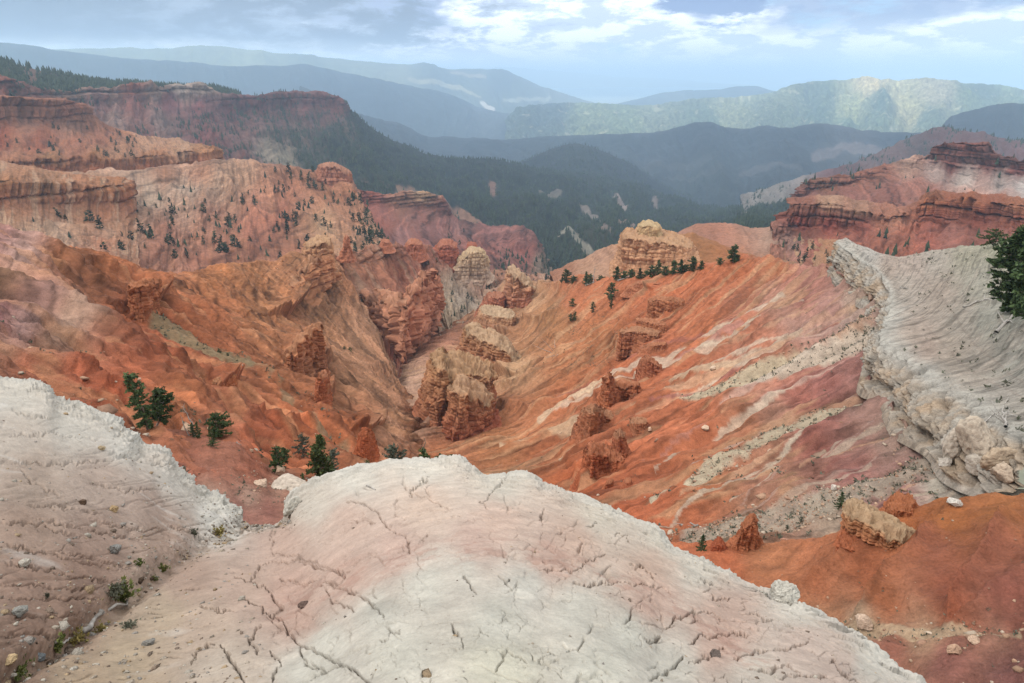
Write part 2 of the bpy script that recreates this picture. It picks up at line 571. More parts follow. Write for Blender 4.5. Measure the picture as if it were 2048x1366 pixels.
# ================================================================== LANDFORMS
# --- foreground knoll with the white shoulder on the left (one crusted surface, split by a small gully)
CRACKS = [
    [(1010, 950), (985, 985), (960, 1010), (975, 1018)], [(820, 985), (850, 955), (865, 950), (820, 985), (880, 1005), (905, 1020)],
    [(540, 1075), (550, 1045), (545, 1105), (600, 1115), (640, 1130)], [(690, 1000), (750, 1020), (775, 1055), (815, 1075), (820, 1110)],
    [(930, 1150), (945, 1175), (955, 1190)], [(490, 1200), (560, 1240), (600, 1290), (640, 1310), (690, 1330), (735, 1366), (760, 1400)],
    [(600, 1290), (612, 1330), (650, 1340)], [(650, 1165), (690, 1180), (730, 1195), (760, 1225), (768, 1240)], [(640, 1170), (660, 1200), (712, 1222)],
    [(470, 1150), (500, 1165), (540, 1180), (560, 1215), (545, 1245)], [(500, 1165), (520, 1130), (600, 1120), (650, 1140), (700, 1145)],
    [(640, 1130), (690, 1150), (680, 1170), (650, 1165)], [(1150, 1140), (1180, 1120), (1210, 1105)], [(1080, 1140), (1150, 1140)],
    [(1300, 1360), (1340, 1335), (1365, 1310)], [(1290, 1280), (1310, 1285), (1320, 1275)], [(1150, 1165), (1240, 1165), (1330, 1175), (1345, 1195)],
    [(1330, 1255), (1360, 1235), (1410, 1225), (1440, 1240)], [(1380, 1285), (1400, 1270), (1430, 1275), (1470, 1262), (1500, 1268)],
    [(1420, 1195), (1450, 1200), (1465, 1196)], [(1500, 1230), (1560, 1245), (1600, 1262)], [(1470, 1320), (1520, 1300), (1570, 1295), (1600, 1290), (1625, 1275)],
    [(1500, 1340), (1540, 1345), (1570, 1330), (1600, 1345)], [(1660, 1320), (1680, 1345), (1720, 1366)], [(1560, 1360), (1590, 1350), (1650, 1355), (1670, 1366)],
    [(440, 1290), (470, 1330), (490, 1366)], [(380, 1330), (400, 1300), (430, 1290)], [(540, 1300), (560, 1330), (545, 1366)], [(800, 1260), (760, 1280)],
    [(905, 1255), (918, 1275)], [(1010, 1165), (1020, 1160)], [(720, 975), (745, 980)], [(700, 1040), (750, 1045)], [(1090, 1020), (1080, 1050)],
    [(1260, 1130), (1290, 1140), (1310, 1165)], [(1400, 1160), (1450, 1175)], [(1230, 1075), (1260, 1070), (1255, 1085)],
    [(1380, 1320), (1420, 1315), (1450, 1290)], [(1170, 1050), (1195, 1045)], [(850, 1070), (845, 1080)], [(560, 1160), (600, 1165), (640, 1160)],
    [(400, 1210), (440, 1225), (470, 1220)], [(690, 1330), (640, 1345), (610, 1366)], [(520, 1250), (500, 1280), (520, 1310)],
]
RILLS = [[(0, 870), (120, 868), (200, 880)], [(0, 925), (90, 928), (200, 922), (290, 905)], [(40, 940), (70, 970), (120, 990)], [(0, 1045), (80, 1052), (170, 1078)],
         [(60, 1035), (180, 1060), (290, 1085)], [(100, 1100), (180, 1115), (270, 1140)], [(0, 1085), (60, 1102), (150, 1122), (240, 1140)],
         [(0, 1120), (90, 1140), (190, 1160), (230, 1165)], [(0, 1170), (70, 1175), (150, 1180), (215, 1172)], [(20, 1195), (120, 1200), (200, 1195)],
         [(180, 1040), (260, 1055), (330, 1062)], [(330, 1055), (380, 1060), (420, 1068)], [(170, 965), (250, 980), (330, 978)], [(0, 1225), (90, 1235), (170, 1225)],
         [(0, 1270), (60, 1262), (130, 1262)], [(220, 905), (290, 920), (340, 940)], [(20, 820), (60, 830), (110, 838)], [(50, 1010), (130, 1015), (210, 1030)]]
GULLY = [(560, 1030), (500, 1045), (440, 1068), (400, 1085), (330, 1135), (240, 1205), (130, 1282), (0, 1358), (-120, 1440)]


def dome_carve(sh, Q, N):
    px, py = sh.px, sh.py
    x, y, z = Q[..., 0], Q[..., 1], Q[..., 2]
    vis = sstep(-0.25, 0.02, sh.vr)
    jx = px + 11 * fbm(px / 20, py / 20, 0, 4, 91, 0.6); jy = py + 11 * fbm(px / 20, py / 20, 0, 4, 92, 0.6)
    sc = sh.d / F                                   # metres per pixel
    for pts in CRACKS:
        dd, tt = polydist(jx, jy, pts, 14)
        w = (1.2 + 1.5 * sstep(1080, 1366, py)) * (0.75 + 0.9 * fbm(px / 30, py / 30, 0, 2, 95)) * np.minimum(1, 0.35 + 4 * np.minimum(tt, 1 - tt))
        Q = Q - N * (0.045 * np.exp(-(dd / np.maximum(w, 0.8))**2))[..., None]
    for pts in RILLS:
        dd, tt = polydist(jx, jy, pts, 14)
        w = 2.6 * (0.7 + 0.8 * fbm(px / 30, py / 30, 0, 2, 96))
        Q = Q - N * (0.03 * np.exp(-(dd / np.maximum(w, 0.8))**2) * np.minimum(1, 0.2 + 4 * np.minimum(tt, 1 - tt)))[..., None]
    left = sstep(540, 470, px)
    # fine rills running across the left shoulder
    rr = np.abs(noise(py / 15 + 0.012 * px + 1.2 * fbm(px / 90, py / 40, 0, 2, 98), px / 260, 0, 99))
    Q = Q - N * (0.014 * np.exp(-(rr / 0.06)**2) * sstep(-0.2, 0.3, fbm(px / 120, py / 30, 0, 3, 97)) * left * vis)[..., None]
    # fine crazing of the crust elsewhere
    cr = np.abs(fbm(x / 0.35, y / 0.35, z / 0.35, 4, 101))
    am = sstep(-0.1, 0.3, fbm(x / 1.2, y / 1.2, 0, 2, 103))
    Q = Q - N * (0.016 * np.exp(-(cr / 0.025)**2) * am * (1 - left))[..., None]
    wxp = px + 14 * fbm(px / 30, py / 30, 0, 3, 121); wyp = py * 1.5 + 14 * fbm(px / 30, py / 30, 0, 3, 122)
    for csz, dep, sd in ((78, 0.026, 123), (40, 0.014, 126), (22, 0.007, 129)):
        ed = cells(wxp / csz, wyp / csz, sd)
        mk = sstep(-0.05, 0.35, fbm(px / 110, py / 80, 0, 3, sd + 1)) * (1 - left) * sstep(15, 60, sh.rimpx)
        Q = Q - N * (dep * np.exp(-(ed / 0.035)**2) * mk * sstep(-0.25, 0.15, noise(px / 25, py / 25, 0, sd + 2)))[..., None]
    # crumbly popcorn rim
    dc = np.clip((sh.vr - 0) * 1.0, 0, 9)
    rim = np.exp(-(np.maximum(sh.rimpx, 0) / 26)**2) * sstep(-0.6, -0.05, sh.vr)
    lump = 0.35 * (0.45 - np.abs(noise(x / 0.09, y / 0.09, z / 0.09, 105)) * 1.6) + 1.1 * (_r01(np.floor(x / 0.16 + 2 * noise(z / .2, y / .2, 0, 112)).astype(np.int32), np.floor(z / 0.11 + noise(x / .2, y / .2, 0, 113)).astype(np.int32) * 31 + np.floor(y / 0.18).astype(np.int32), 114) - .4) + 0.8 * fbm(x / 0.24, y / 0.24, z / 0.24, 2, 104) + 0.5 * fbm(x / 0.7, y / 0.7, z / 0.7, 2, 106) + 0.6 * fbm(x / 0.04, y / 0.04, z / 0.04, 2, 110)
    Q = Q + N * ((lump - 0.1) * rim * (0.04 + 0.03 * left) * (0.55 + 0.9 * sstep(-0.3, 0.3, noise(px / 60, py / 60, 0, 117))))[..., None]
    gd, _ = polydist(px + 0.5 * (jx - px), py + 0.5 * (jy - py), GULLY)
    Q = Q - N * (0.10 * np.exp(-(gd / 20)**2))[..., None]
    Q = Q + N * (0.012 * np.exp(-(gd / 40)**2) * fbm(x / 0.07, y / 0.07, z / 0.07, 3, 107))[..., None]
    # grain
    Q = Q + N * (0.006 * fbm(x / 0.06, y / 0.06, z / 0.06, 3, 108) + 0.02 * fbm(x / 0.4, y / 0.4, z / 0.4, 3, 109))[..., None]
    return Q


dome_cols = [
    [(-120, 700, 12.0), (-120, 920, 7.6), (-120, 1180, 4.9), (-120, 1440, 3.1), (-120, 1560, 2.8), (-120, 1800, 2.3), (-120, 2400, 2.0)],
    [(0, 755, 11.6), (0, 930, 7.6), (0, 1150, 5.0), (0, 1358, 3.55), (0, 1480, 3.0), (0, 1750, 2.4), (0, 2350, 2.0)],
    [(90, 764, 11.4), (90, 930, 7.8), (90, 1130, 5.4), (90, 1308, 4.1), (90, 1440, 3.3), (90, 1720, 2.45), (90, 2300, 2.0)],
    [(115, 792, 11.2), (125, 940, 7.9), (130, 1120, 5.6), (130, 1282, 4.4), (130, 1420, 3.45), (130, 1700, 2.45), (130, 2300, 2.0)],
    [(195, 820, 10.9), (195, 950, 8.0), (195, 1100, 6.1), (195, 1236, 4.95), (195, 1390, 3.6), (195, 1680, 2.5), (195, 2300, 2.0)],
    [(250, 848, 10.6), (250, 960, 8.0), (250, 1090, 6.4), (250, 1197, 5.4), (250, 1360, 3.75), (250, 1660, 2.5), (250, 2300, 2.0)],
    [(275, 882, 10.4), (280, 970, 8.2), (285, 1080, 6.8), (290, 1168, 5.75), (290, 1340, 3.85), (290, 1640, 2.5), (290, 2300, 2.0)],
    [(330, 896, 10.2), (330, 980, 8.4), (330, 1065, 7.2), (330, 1135, 6.2), (330, 1310, 4.0), (330, 1620, 2.5), (330, 2300, 2.0)],
    [(348, 925, 10.0), (352, 990, 8.6), (356, 1060, 7.5), (360, 1112, 6.6), (360, 1290, 4.1), (360, 1600, 2.5), (360, 2300, 2.0)],
    [(412, 985, 9.6), (412, 1012, 9.0), (410, 1048, 8.1), (405, 1082, 7.2), (405, 1260, 4.25), (405, 1590, 2.5), (405, 2300, 2.0)],
    [(450, 1000, 9.3), (450, 1020, 8.9), (448, 1043, 8.4), (445, 1066, 7.7), (445, 1240, 4.35), (445, 1580, 2.45), (445, 2300, 2.0)],
    [(505, 1037, 8.9), (504, 1040, 8.8), (503, 1043, 8.6), (500, 1046, 8.4), (500, 1220, 4.45), (500, 1560, 2.4), (500, 2300, 1.95)],
    [(545, 1034, 8.8), (545, 1037, 8.65), (545, 1040, 8.5), (545, 1050, 8.0), (545, 1210, 4.5), (545, 1550, 2.4), (545, 2300, 1.95)],
    [(572, 1000, 8.8), (572, 1012, 8.4), (572, 1030, 7.8), (572, 1060, 7.0), (572, 1210, 4.4), (572, 1550, 2.35), (572, 2300, 1.95)],
    [(600, 972, 8.9), (600, 995, 8.2), (600, 1025, 7.3), (600, 1070, 6.3), (600, 1215, 4.2), (600, 1550, 2.3), (600, 2300, 1.9)],
    [(660, 949, 8.9), (660, 975, 7.7), (660, 1010, 6.5), (660, 1070, 5.4), (660, 1215, 3.7), (660, 1540, 2.2), (660, 2300, 1.9)],
    [(730, 930, 8.8), (730, 955, 7.5), (730, 995, 6.1), (730, 1060, 4.9), (730, 1210, 3.3), (730, 1530, 2.1), (730, 2300, 1.85)],
    [(800, 918, 8.7), (800, 945, 7.3), (800, 985, 5.8), (800, 1055, 4.5), (800, 1205, 3.05), (800, 1530, 2.05), (800, 2300, 1.85)],
    [(912, 915, 8.5), (912, 942, 7.0), (912, 982, 5.5), (912, 1055, 4.1), (912, 1205, 2.9), (912, 1530, 2.0), (912, 2300, 1.8)],
    [(945, 934, 8.2), (945, 955, 6.9), (945, 992, 5.4), (945, 1060, 4.0), (945, 1205, 2.88), (945, 1530, 2.0), (945, 2300, 1.8)],
    [(975, 951, 7.9), (975, 968, 6.8), (975, 1000, 5.4), (975, 1065, 4.0), (975, 1205, 2.86), (975, 1530, 2.0), (975, 2300, 1.8)],
    [(1050, 944, 7.8), (1050, 966, 6.6), (1050, 1002, 5.2), (1050, 1070, 3.95), (1050, 1210, 2.86), (1050, 1530, 2.0), (1050, 2300, 1.8)],
    [(1092, 970, 7.5), (1090, 988, 6.4), (1090, 1018, 5.2), (1090, 1080, 3.95), (1090, 1215, 2.88), (1090, 1530, 2.0), (1090, 2300, 1.8)],
    [(1160, 990, 7.2), (1158, 1008, 6.2), (1155, 1038, 5.1), (1155, 1095, 3.95), (1155, 1222, 2.9), (1155, 1530, 2.0), (1155, 2300, 1.8)],
    [(1260, 1034, 6.8), (1258, 1048, 6.0), (1255, 1076, 5.0), (1250, 1125, 4.0), (1245, 1240, 2.95), (1245, 1535, 2.0), (1245, 2300, 1.8)],
    [(1318, 1054, 6.5), (1316, 1068, 5.8), (1312, 1096, 4.9), (1305, 1145, 4.0), (1295, 1255, 3.0), (1290, 1540, 2.05), (1290, 2300, 1.8)],
    [(1346, 1092, 6.3), (1344, 1104, 5.7), (1340, 1128, 4.9), (1335, 1170, 4.1), (1330, 1268, 3.1), (1325, 1545, 2.05), (1325, 2300, 1.8)],
    [(1440, 1134, 5.9), (1438, 1146, 5.4), (1432, 1168, 4.7), (1425, 1208, 4.0), (1415, 1295, 3.1), (1410, 1555, 2.1), (1410, 2300, 1.8)],
    [(1540, 1190, 5.4), (1536, 1202, 4.9), (1530, 1222, 4.35), (1520, 1258, 3.8), (1510, 1335, 3.05), (1500, 1570, 2.15), (1500, 2300, 1.85)],
    [(1640, 1224, 5.0), (1636, 1236, 4.6), (1630, 1258, 4.1), (1620, 1292, 3.6), (1610, 1365, 3.0), (1600, 1590, 2.2), (1600, 2300, 1.85)],
    [(1692, 1260, 4.8), (1688, 1272, 4.4), (1682, 1292, 4.0), (1675, 1325, 3.5), (1665, 1395, 2.95), (1655, 1600, 2.25), (1655, 2300, 1.85)],
    [(1760, 1314, 4.5), (1756, 1326, 4.2), (1750, 1346, 3.8), (1740, 1376, 3.4), (1730, 1435, 2.9), (1720, 1620, 2.3), (1720, 2300, 1.9)],
    [(1830, 1366, 4.3), (1826, 1378, 4.0), (1820, 1396, 3.7), (1810, 1426, 3.3), (1800, 1480, 2.9), (1790, 1640, 2.35), (1790, 2300, 1.9)],
    [(2060, 1500, 3.9), (2056, 1512, 3.7), (2050, 1530, 3.5), (2040, 1560, 3.2), (2030, 1600, 2.9), (2020, 1720, 2.5), (2020, 2300, 2.0)],
]
EDGE = [(c[0][0], c[0][1]) for c in dome_cols]
_xs = np.array([c[0][0] for c in dome_cols], float)
for r_, sg in ((1, 75.0), (2, 95.0), (3, 100.0)):
    vals = np.array([c[r_][1:] for c in dome_cols], float)
    for i, c in enumerate(dome_cols):
        if 440 < c[0][0] < 560 or c[0][0] < -50:
            continue
        w_ = np.exp(-((_xs - _xs[i]) / sg)**2) * ((_xs > 540) if c[0][0] > 540 else (_xs < 460))
        tr = np.polyfit(_xs[w_ > 0.02], vals[w_ > 0.02], 1, w=np.sqrt(w_[w_ > 0.02])) if (w_ > 0.02).sum() > 3 else None
        if tr is not None:
            m_ = tr[0] * _xs[i] + tr[1]
            c[r_] = (c[r_][0], max(float(m_[0]), c[0][1] + 8.0 * r_), float(m_[1]))


class Dome(Sheet):
    pass


def dome_carve_wrap(sh, Q, N):
    sh.rimpx = polydist(sh.px, sh.py, EDGE)[0] * np.where(sh.vr < 0, 0.15, 1.0)
    return dome_carve(sh, Q, N)


WH, PK, PK2, GY = (214, 207, 196), (190, 163, 148), (174, 141, 128), (205, 200, 188)
dome_colours = [
    (30, 790, (205, 197, 186)), (150, 840, (206, 198, 187)), (250, 880, (207, 200, 190)), (350, 960, (204, 196, 186)), (440, 1020, (214, 209, 200)),
    (30, 870, (196, 182, 169)), (60, 950, (177, 157, 142)), (200, 960, (184, 163, 149)), (300, 1010, (180, 157, 143)), (50, 1060, (168, 143, 127)), (200, 1080, (170, 144, 129)),
    (330, 1070, (173, 147, 131)), (60, 1160, (160, 132, 116)), (180, 1140, (163, 134, 118)), (60, 1250, (150, 122, 106)), (150, 1230, (150, 122, 106)), (40, 1330, (142, 116, 100)),
    (620, 1000, (205, 195, 183)), (700, 950, (214, 207, 196)), (850, 930, (220, 212, 200)), (1000, 965, (212, 203, 190)), (1200, 1025, (208, 198, 184)), (1330, 1075, (207, 199, 186)),
    (1400, 1125, (206, 198, 186)), (1600, 1215, (206, 199, 188)), (1740, 1310, (204, 198, 188)),
    (560, 1090, (196, 170, 156)), (700, 1050, (205, 180, 166)), (850, 1010, (213, 190, 174)), (1000, 1040, (208, 182, 167)), (1150, 1080, (203, 176, 160)), (1300, 1140, (200, 174, 158)),
    (800, 1100, (203, 176, 163)), (950, 1090, (202, 175, 162)), (1100, 1120, (200, 172, 158)), (700, 1150, (198, 170, 156)), (1300, 1200, (198, 170, 156)), (1450, 1230, (196, 170, 156)), (1450, 1290, (196, 168, 154)),
    (580, 1180, (194, 165, 151)), (480, 1170, (192, 166, 150)), (600, 1240, (190, 162, 148)), (1600, 1280, (200, 180, 168)), (1680, 1330, (196, 176, 164)),
    (400, 1250, (190, 168, 150)), (330, 1230, (184, 164, 142)), (250, 1310, (180, 160, 136)), (150, 1350, (176, 154, 130)), (450, 1340, (196, 180, 164)), (380, 1150, (178, 152, 136)),
    (930, 1145, (205, 198, 187)), (850, 1170, (203, 198, 187)), (1050, 1170, (204, 199, 189)), (760, 1230, (202, 197, 186)), (1000, 1240, (200, 196, 185)), (1150, 1220, (202, 197, 186)), (1250, 1270, (200, 196, 185)),
    (650, 1290, (202, 197, 186)), (800, 1310, (206, 201, 189)), (1000, 1340, (203, 198, 182)), (1200, 1340, (203, 199, 187)), (1340, 1330, (203, 197, 186)), (620, 1350, (204, 199, 188)), (1500, 1350, (203, 192, 180)), (950, 1500, (204, 199, 186)),
]


def dome_paint(sh, col):
    px, py = sh.px, sh.py
    x, y, z = sh.P[..., 0], sh.P[..., 1], sh.P[..., 2]
    # patchy weathered reddish crust in an arc outside the pale cap
    arc = [(560, 1230), (640, 1185), (720, 1150), (800, 1118), (950, 1095), (1080, 1108), (1200, 1150), (1320, 1200), (1420, 1260), (1520, 1330)]
    dd, _ = polydist(px, py, arc)
    m = np.exp(-(dd / 30)**2) * sstep(0.0, 0.3, fbm(x / 0.14, y / 0.14, z / 0.14, 5, 111, 0.65))
    col = col * (1 - 0.4 * m[..., None]) + lin((168, 128, 114)) * K * 0.4 * m[..., None]
    # damp grey blotches on the cap
    m = sstep(0.2, 0.6, fbm(x / 0.5, y / 0.5, 0, 4, 113)) * sstep(1120, 1200, py) * sstep(600, 700, px)
    col = col * (1 - 0.16 * m[..., None])
    # grey gravel patches on left shoulder
    m = sstep(0.25, 0.55, fbm(x / 0.7, y / 0.35, 0, 4, 114)) * sstep(520, 430, px)
    col = col * (1 - 0.4 * m[..., None]) + lin((178, 172, 166)) * 0.4 * m[..., None]
    shl = sstep(560, 480, px) * (1 - np.exp(-(sh.rimpx / 40)**2))
    col = col * (1 - 0.02 * shl[..., None])
    lum = col.mean(-1, keepdims=True)
    col = lum + (col - lum) * (1.12 - 0.1 * shl[..., None])
    col = col * (1.1 + 0.13 * fbm(x / 0.3, y / 0.3, z / 0.3, 5, 119, 0.65))[..., None]
    gd, _ = polydist(px, py, GULLY)
    m = np.exp(-(gd / 16)**2) * sstep(-0.2, 0.3, fbm(x / 0.12, y / 0.12, 0, 3, 115))
    col = col * (1 - 0.6 * m[..., None]) + lin((112, 92, 74)) * 0.6 * m[..., None]
    rim = np.exp(-(sh.rimpx / (13 + 9 * noise(px / 40, py / 40, 0, 118)))**2)
    col = col * (1 - 0.6 * rim[..., None]) + lin((206, 202, 193)) * K * 1.12 * 0.6 * rim[..., None]
    return col


Sheet('crusted_knoll_ground', kk=0.93, cols=dome_cols, mat=M_SOIL, colours=dome_colours, res=(1.25, 1.15), back=(60, 1.06, 900, 1.9), carve=dome_carve_wrap, paint=dome_paint, power=3.5, soft=20)

ORG, ORD, RED = (186, 108, 74), (172, 92, 60), (168, 82, 60)
# --- left orange badland slopes
left_cols = [
    [(-330, 720, 72), (-230, 800, 64), (-100, 880, 58), (60, 960, 53), (220, 1030, 49), (380, 1110, 46), (520, 1200, 43)],
    [(-260, 560, 95), (-130, 640, 86), (20, 740, 78), (190, 830, 72), (330, 880, 66), (450, 950, 60), (560, 1060, 54)],
    [(-220, 500, 120), (-90, 575, 112), (60, 655, 106), (250, 765, 100), (430, 868, 80), (560, 930, 72), (640, 1010, 66)],
    [(-180, 470, 165), (-50, 540, 158), (110, 625, 150), (300, 740, 140), (480, 845, 122), (630, 925, 100), (720, 990, 90)],
    [(-150, 420, 240), (-20, 470, 232), (140, 570, 220), (340, 690, 206), (520, 790, 190), (670, 850, 180), (770, 920, 175)],
    [(60, 488, 300), (120, 510, 292), (240, 580, 280), (400, 680, 262), (560, 765, 248), (690, 815, 240), (785, 880, 236)],
    [(200, 515, 370), (260, 540, 360), (350, 600, 345), (460, 670, 325), (590, 735, 305), (700, 795, 290), (795, 855, 280)],
    [(330, 553, 440), (380, 565, 430), (440, 605, 412), (520, 650, 390), (610, 700, 365), (720, 770, 335), (800, 835, 305)],
    [(430, 532, 500), (460, 545, 490), (500, 590, 470), (560, 640, 445), (640, 700, 415), (730, 755, 375), (800, 810, 335)],
    [(545, 522, 560), (560, 535, 552), (585, 580, 530), (620, 630, 505), (680, 685, 465), (745, 735, 420), (800, 785, 375)],
    [(600, 515, 590), (610, 525, 585), (630, 560, 565), (670, 610, 535), (720, 670, 490), (765, 725, 440), (802, 775, 395)],
    [(668, 512, 640), (675, 520, 630), (690, 550, 610), (715, 600, 570), (745, 655, 520), (780, 715, 465), (810, 765, 420)],
]
Sheet('orange_badland_slope', hue=(1.0, 1.13, 1.06), kk=1.12, cols=left_cols, mat=M_NEAR, tail=(50, 25, 1.04), colours=[
    (0, 480, (176, 122, 118)), (30, 510, (184, 140, 132)), (0, 560, (170, 118, 92)), (0, 620, (138, 88, 92)), (60, 640, (160, 118, 116)), (130, 650, (182, 140, 124)), (20, 690, (172, 120, 98)), (90, 690, (168, 110, 84)),
    (120, 500, (174, 102, 66)), (200, 540, (172, 98, 64)), (300, 580, (170, 100, 68)), (250, 640, (168, 88, 58)), (150, 740, (158, 78, 54)), (60, 740, (156, 84, 62)), (300, 700, (164, 82, 56)), (220, 800, (160, 78, 52)), (400, 750, (170, 92, 64)),
    (350, 830, (176, 100, 64)), (430, 560, (178, 108, 70)), (500, 560, (170, 108, 74)), (520, 620, (166, 104, 70)), (430, 640, (172, 98, 66)), (560, 680, (172, 106, 74)), (580, 790, (172, 102, 70)), (620, 850, (172, 88, 54)), (540, 860, (170, 84, 56)),
    (700, 860, (174, 92, 56)), (690, 780, (166, 114, 88)), (740, 800, (178, 122, 96)), (700, 700, (176, 122, 96)), (690, 560, (184, 116, 84)), (740, 640, (188, 132, 106)), (660, 620, (166, 112, 84)), (770, 850, (180, 126, 102)), (640, 540, (176, 120, 90)),
    (400, 900, (184, 112, 88)), (500, 940, (180, 106, 84)), (380, 980, (176, 104, 90)), (520, 1000, (172, 106, 96)), (310, 880, (184, 110, 84)), (600, 960, (186, 104, 72)), (560, 900, (176, 92, 60))],
      ridges=[([(0,478),(170,545),(340,612),(470,665),(565,718)],16,5.6),([(340,553),(440,590),(535,636)],14,5.6),([(110,495),(220,560),(330,630),(430,690),(540,770)],15,5.0),([(450,525),(520,575),(560,600)],12,5.0),([(20,560),(150,650),(280,735),(400,800),(560,850),(700,850)],15,4.3),([(180,640),(300,720),(430,760),(560,800)],13,3.7),([(560,640),(620,700),(700,780)],12,3.1),([(60,700),(200,780),(330,830),(480,870)],14,2.5),([(680,540),(720,620),(770,720)],12,5.0)], steps=[([(556,744),(592,750),(622,748),(656,738)],55,11),([(528,636),(572,640),(596,612),(630,572),(666,548)],60,12),([(628,812),(648,812),(664,802)],40,7),([(262,632),(290,634),(320,608)],40,6),([(418,786),(450,784),(478,766)],35,4),([(700,860),(735,866),(770,850)],40,4)], streak=(9,(206,140,104),.4), block=(6,3.2,1.6), res=(1.3, 1.15), gully=(17, 4.8, 0.9), flute=(5, 0.8), ledge=(3.6, 3.4), rough=((22, 2.6), (6, 1.3), (1.8, 0.4)), terr=(7, 1.4), lines=(4, .5), desat=0.03,
      strata=((5, 0.45, (.6, .5, .45)), (22, 0.25, (.55, .5, .5))), jag=(14, 5),
      strokes=[([(300, 640), (390, 700), (480, 740), (560, 775)], 9, (140, 126, 100), .7), ([(560, 790), (640, 860), (700, 890)], 6, (150, 124, 98), .6),
               ([(420, 985), (520, 990), (600, 985)], 12, (190, 160, 144), .8)])

# --- pink shoulder just below the white ledge
Sheet('pink_clay_shoulder', hue=(1.0, 1.1, 1.06), kk=0.9, cols=[
    [(60, 930, 60), (80, 960, 57), (120, 1040, 50), (160, 1150, 42), (200, 1300, 34)],
    [(180, 885, 74), (190, 905, 68), (220, 990, 56), (250, 1090, 46), (280, 1250, 37)],
    [(285, 858, 75), (288, 872, 70), (310, 950, 58), (330, 1050, 48), (350, 1200, 38)],
    [(370, 866, 73), (372, 880, 69), (385, 950, 58), (400, 1040, 49), (410, 1200, 38)],
    [(440, 880, 71), (441, 893, 67), (450, 955, 57), (455, 1040, 48), (460, 1200, 38)],
    [(478, 892, 71), (485, 910, 67), (495, 960, 58), (500, 1040, 48), (510, 1200, 38)],
    [(498, 922, 69), (510, 932, 66), (530, 970, 58), (540, 1040, 48), (550, 1200, 38)],
    [(560, 936, 69), (570, 948, 65), (590, 985, 57), (600, 1050, 47), (610, 1200, 38)],
    [(640, 935, 72), (650, 955, 66), (670, 1000, 57), (690, 1080, 46), (700, 1200, 38)],
    [(730, 925, 78), (740, 950, 70), (760, 1010, 58), (770, 1090, 46), (780, 1200, 38)],
    [(840, 925, 90), (850, 950, 80), (870, 1010, 62), (880, 1090, 48), (890, 1200, 40)],
], mat=M_NEAR, colours=[
    (290, 870, (186, 116, 92)), (380, 890, (186, 114, 92)), (450, 905, (190, 120, 98)), (350, 940, (182, 110, 92)), (440, 950, (178, 108, 88)), (520, 960, (178, 98, 76)), (420, 985, (188, 150, 134)), (500, 990, (190, 156, 140)), (560, 975, (188, 150, 132)), (480, 1020, (172, 108, 98)),
    (540, 1010, (174, 108, 98)), (580, 985, (180, 120, 100)), (600, 950, (186, 106, 72)), (680, 950, (186, 106, 72)), (760, 930, (186, 108, 74)), (400, 1010, (176, 110, 98)), (500, 940, (182, 104, 80)), (150, 950, (176, 104, 84))],
      res=(1.3, 1.3), gully=(8, 0.7, .6), rough=((8, .6), (2, .2), (.5, .05)), ledge=(1.5, .5), desat=0.0, strata=((1.6, .14, (.55, .5, .5)),), jag=(4, .5), back=(22, 1.08, 120, 1.4), power=3.4)

# --- canyon head in the middle
mid_cols = [
    [(640, 515, 640), (660, 545, 620), (690, 600, 580), (730, 670, 520), (780, 745, 450), (803, 785, 412), (815, 800, 400)],
    [(690, 506, 690), (705, 530, 680), (730, 580, 650), (765, 650, 590), (792, 725, 490), (806, 775, 435), (820, 790, 425)],
    [(755, 490, 760), (770, 530, 745), (795, 590, 710), (812, 625, 660), (818, 700, 590), (832, 735, 510), (850, 745, 500)],
    [(800, 488, 800), (820, 530, 785), (845, 560, 760), (855, 600, 720), (858, 670, 660), (868, 700, 560), (885, 705, 545)],
    [(840, 488, 840), (858, 520, 825), (868, 550, 800), (880, 590, 760), (893, 635, 690), (898, 655, 640), (915, 660, 625)],
    [(880, 505, 890), (895, 530, 870), (905, 560, 835), (915, 590, 790), (925, 615, 735), (930, 625, 710), (945, 628, 700)],
    [(935, 530, 960), (945, 545, 940), (955, 560, 900), (962, 572, 860), (968, 582, 820), (972, 588, 800), (985, 590, 790)],
    [(1000, 540, 1020), (1005, 548, 1000), (1008, 552, 980), (1012, 556, 960), (1016, 560, 940), (1020, 564, 930), (1030, 566, 920)],
    [(1120, 548, 1060), (1120, 555, 1040), (1120, 560, 1010), (1120, 564, 980), (1120, 568, 950), (1120, 574, 900), (1120, 580, 860)],
]
Sheet('canyon_head_ground', hue=(1.0, 1.08, 1.04), kk=0.88, cols=mid_cols, mat=M_MID, colours=[
    (680, 530, (184, 118, 88)), (700, 600, (192, 140, 116)), (740, 540, (188, 118, 90)), (720, 690, (184, 128, 102)), (770, 620, (186, 112, 88)), (760, 700, (172, 98, 74)), (800, 690, (164, 84, 66)), (790, 750, (160, 84, 66)),
    (800, 540, (180, 106, 82)), (850, 560, (166, 88, 66)), (840, 650, (160, 82, 64)), (830, 700, (170, 96, 76)), (880, 600, (212, 184, 156)), (900, 630, (206, 172, 146)), (860, 700, (206, 166, 140)), (900, 560, (204, 170, 148)),
    (930, 600, (188, 164, 150)), (960, 570, (176, 128, 108)), (880, 520, (176, 104, 84)), (1000, 550, (180, 122, 98)), (820, 500, (180, 112, 92)), (760, 500, (186, 124, 98)), (810, 780, (186, 134, 112))],
      block=(14,7,5), streak=(12,(208,170,144),.35), res=(1.5, 1.2), gully=(30, 9, 0.9), flute=(12, 4.5), ledge=(9, 5.0), rough=((50, 7), (10, 1.6)), terr=(16, 3.0), strata=((10, 0.4, (.6, .5, .45)), (40, 0.2, (.6, .5, .5))), jag=(18, 9), power=4)

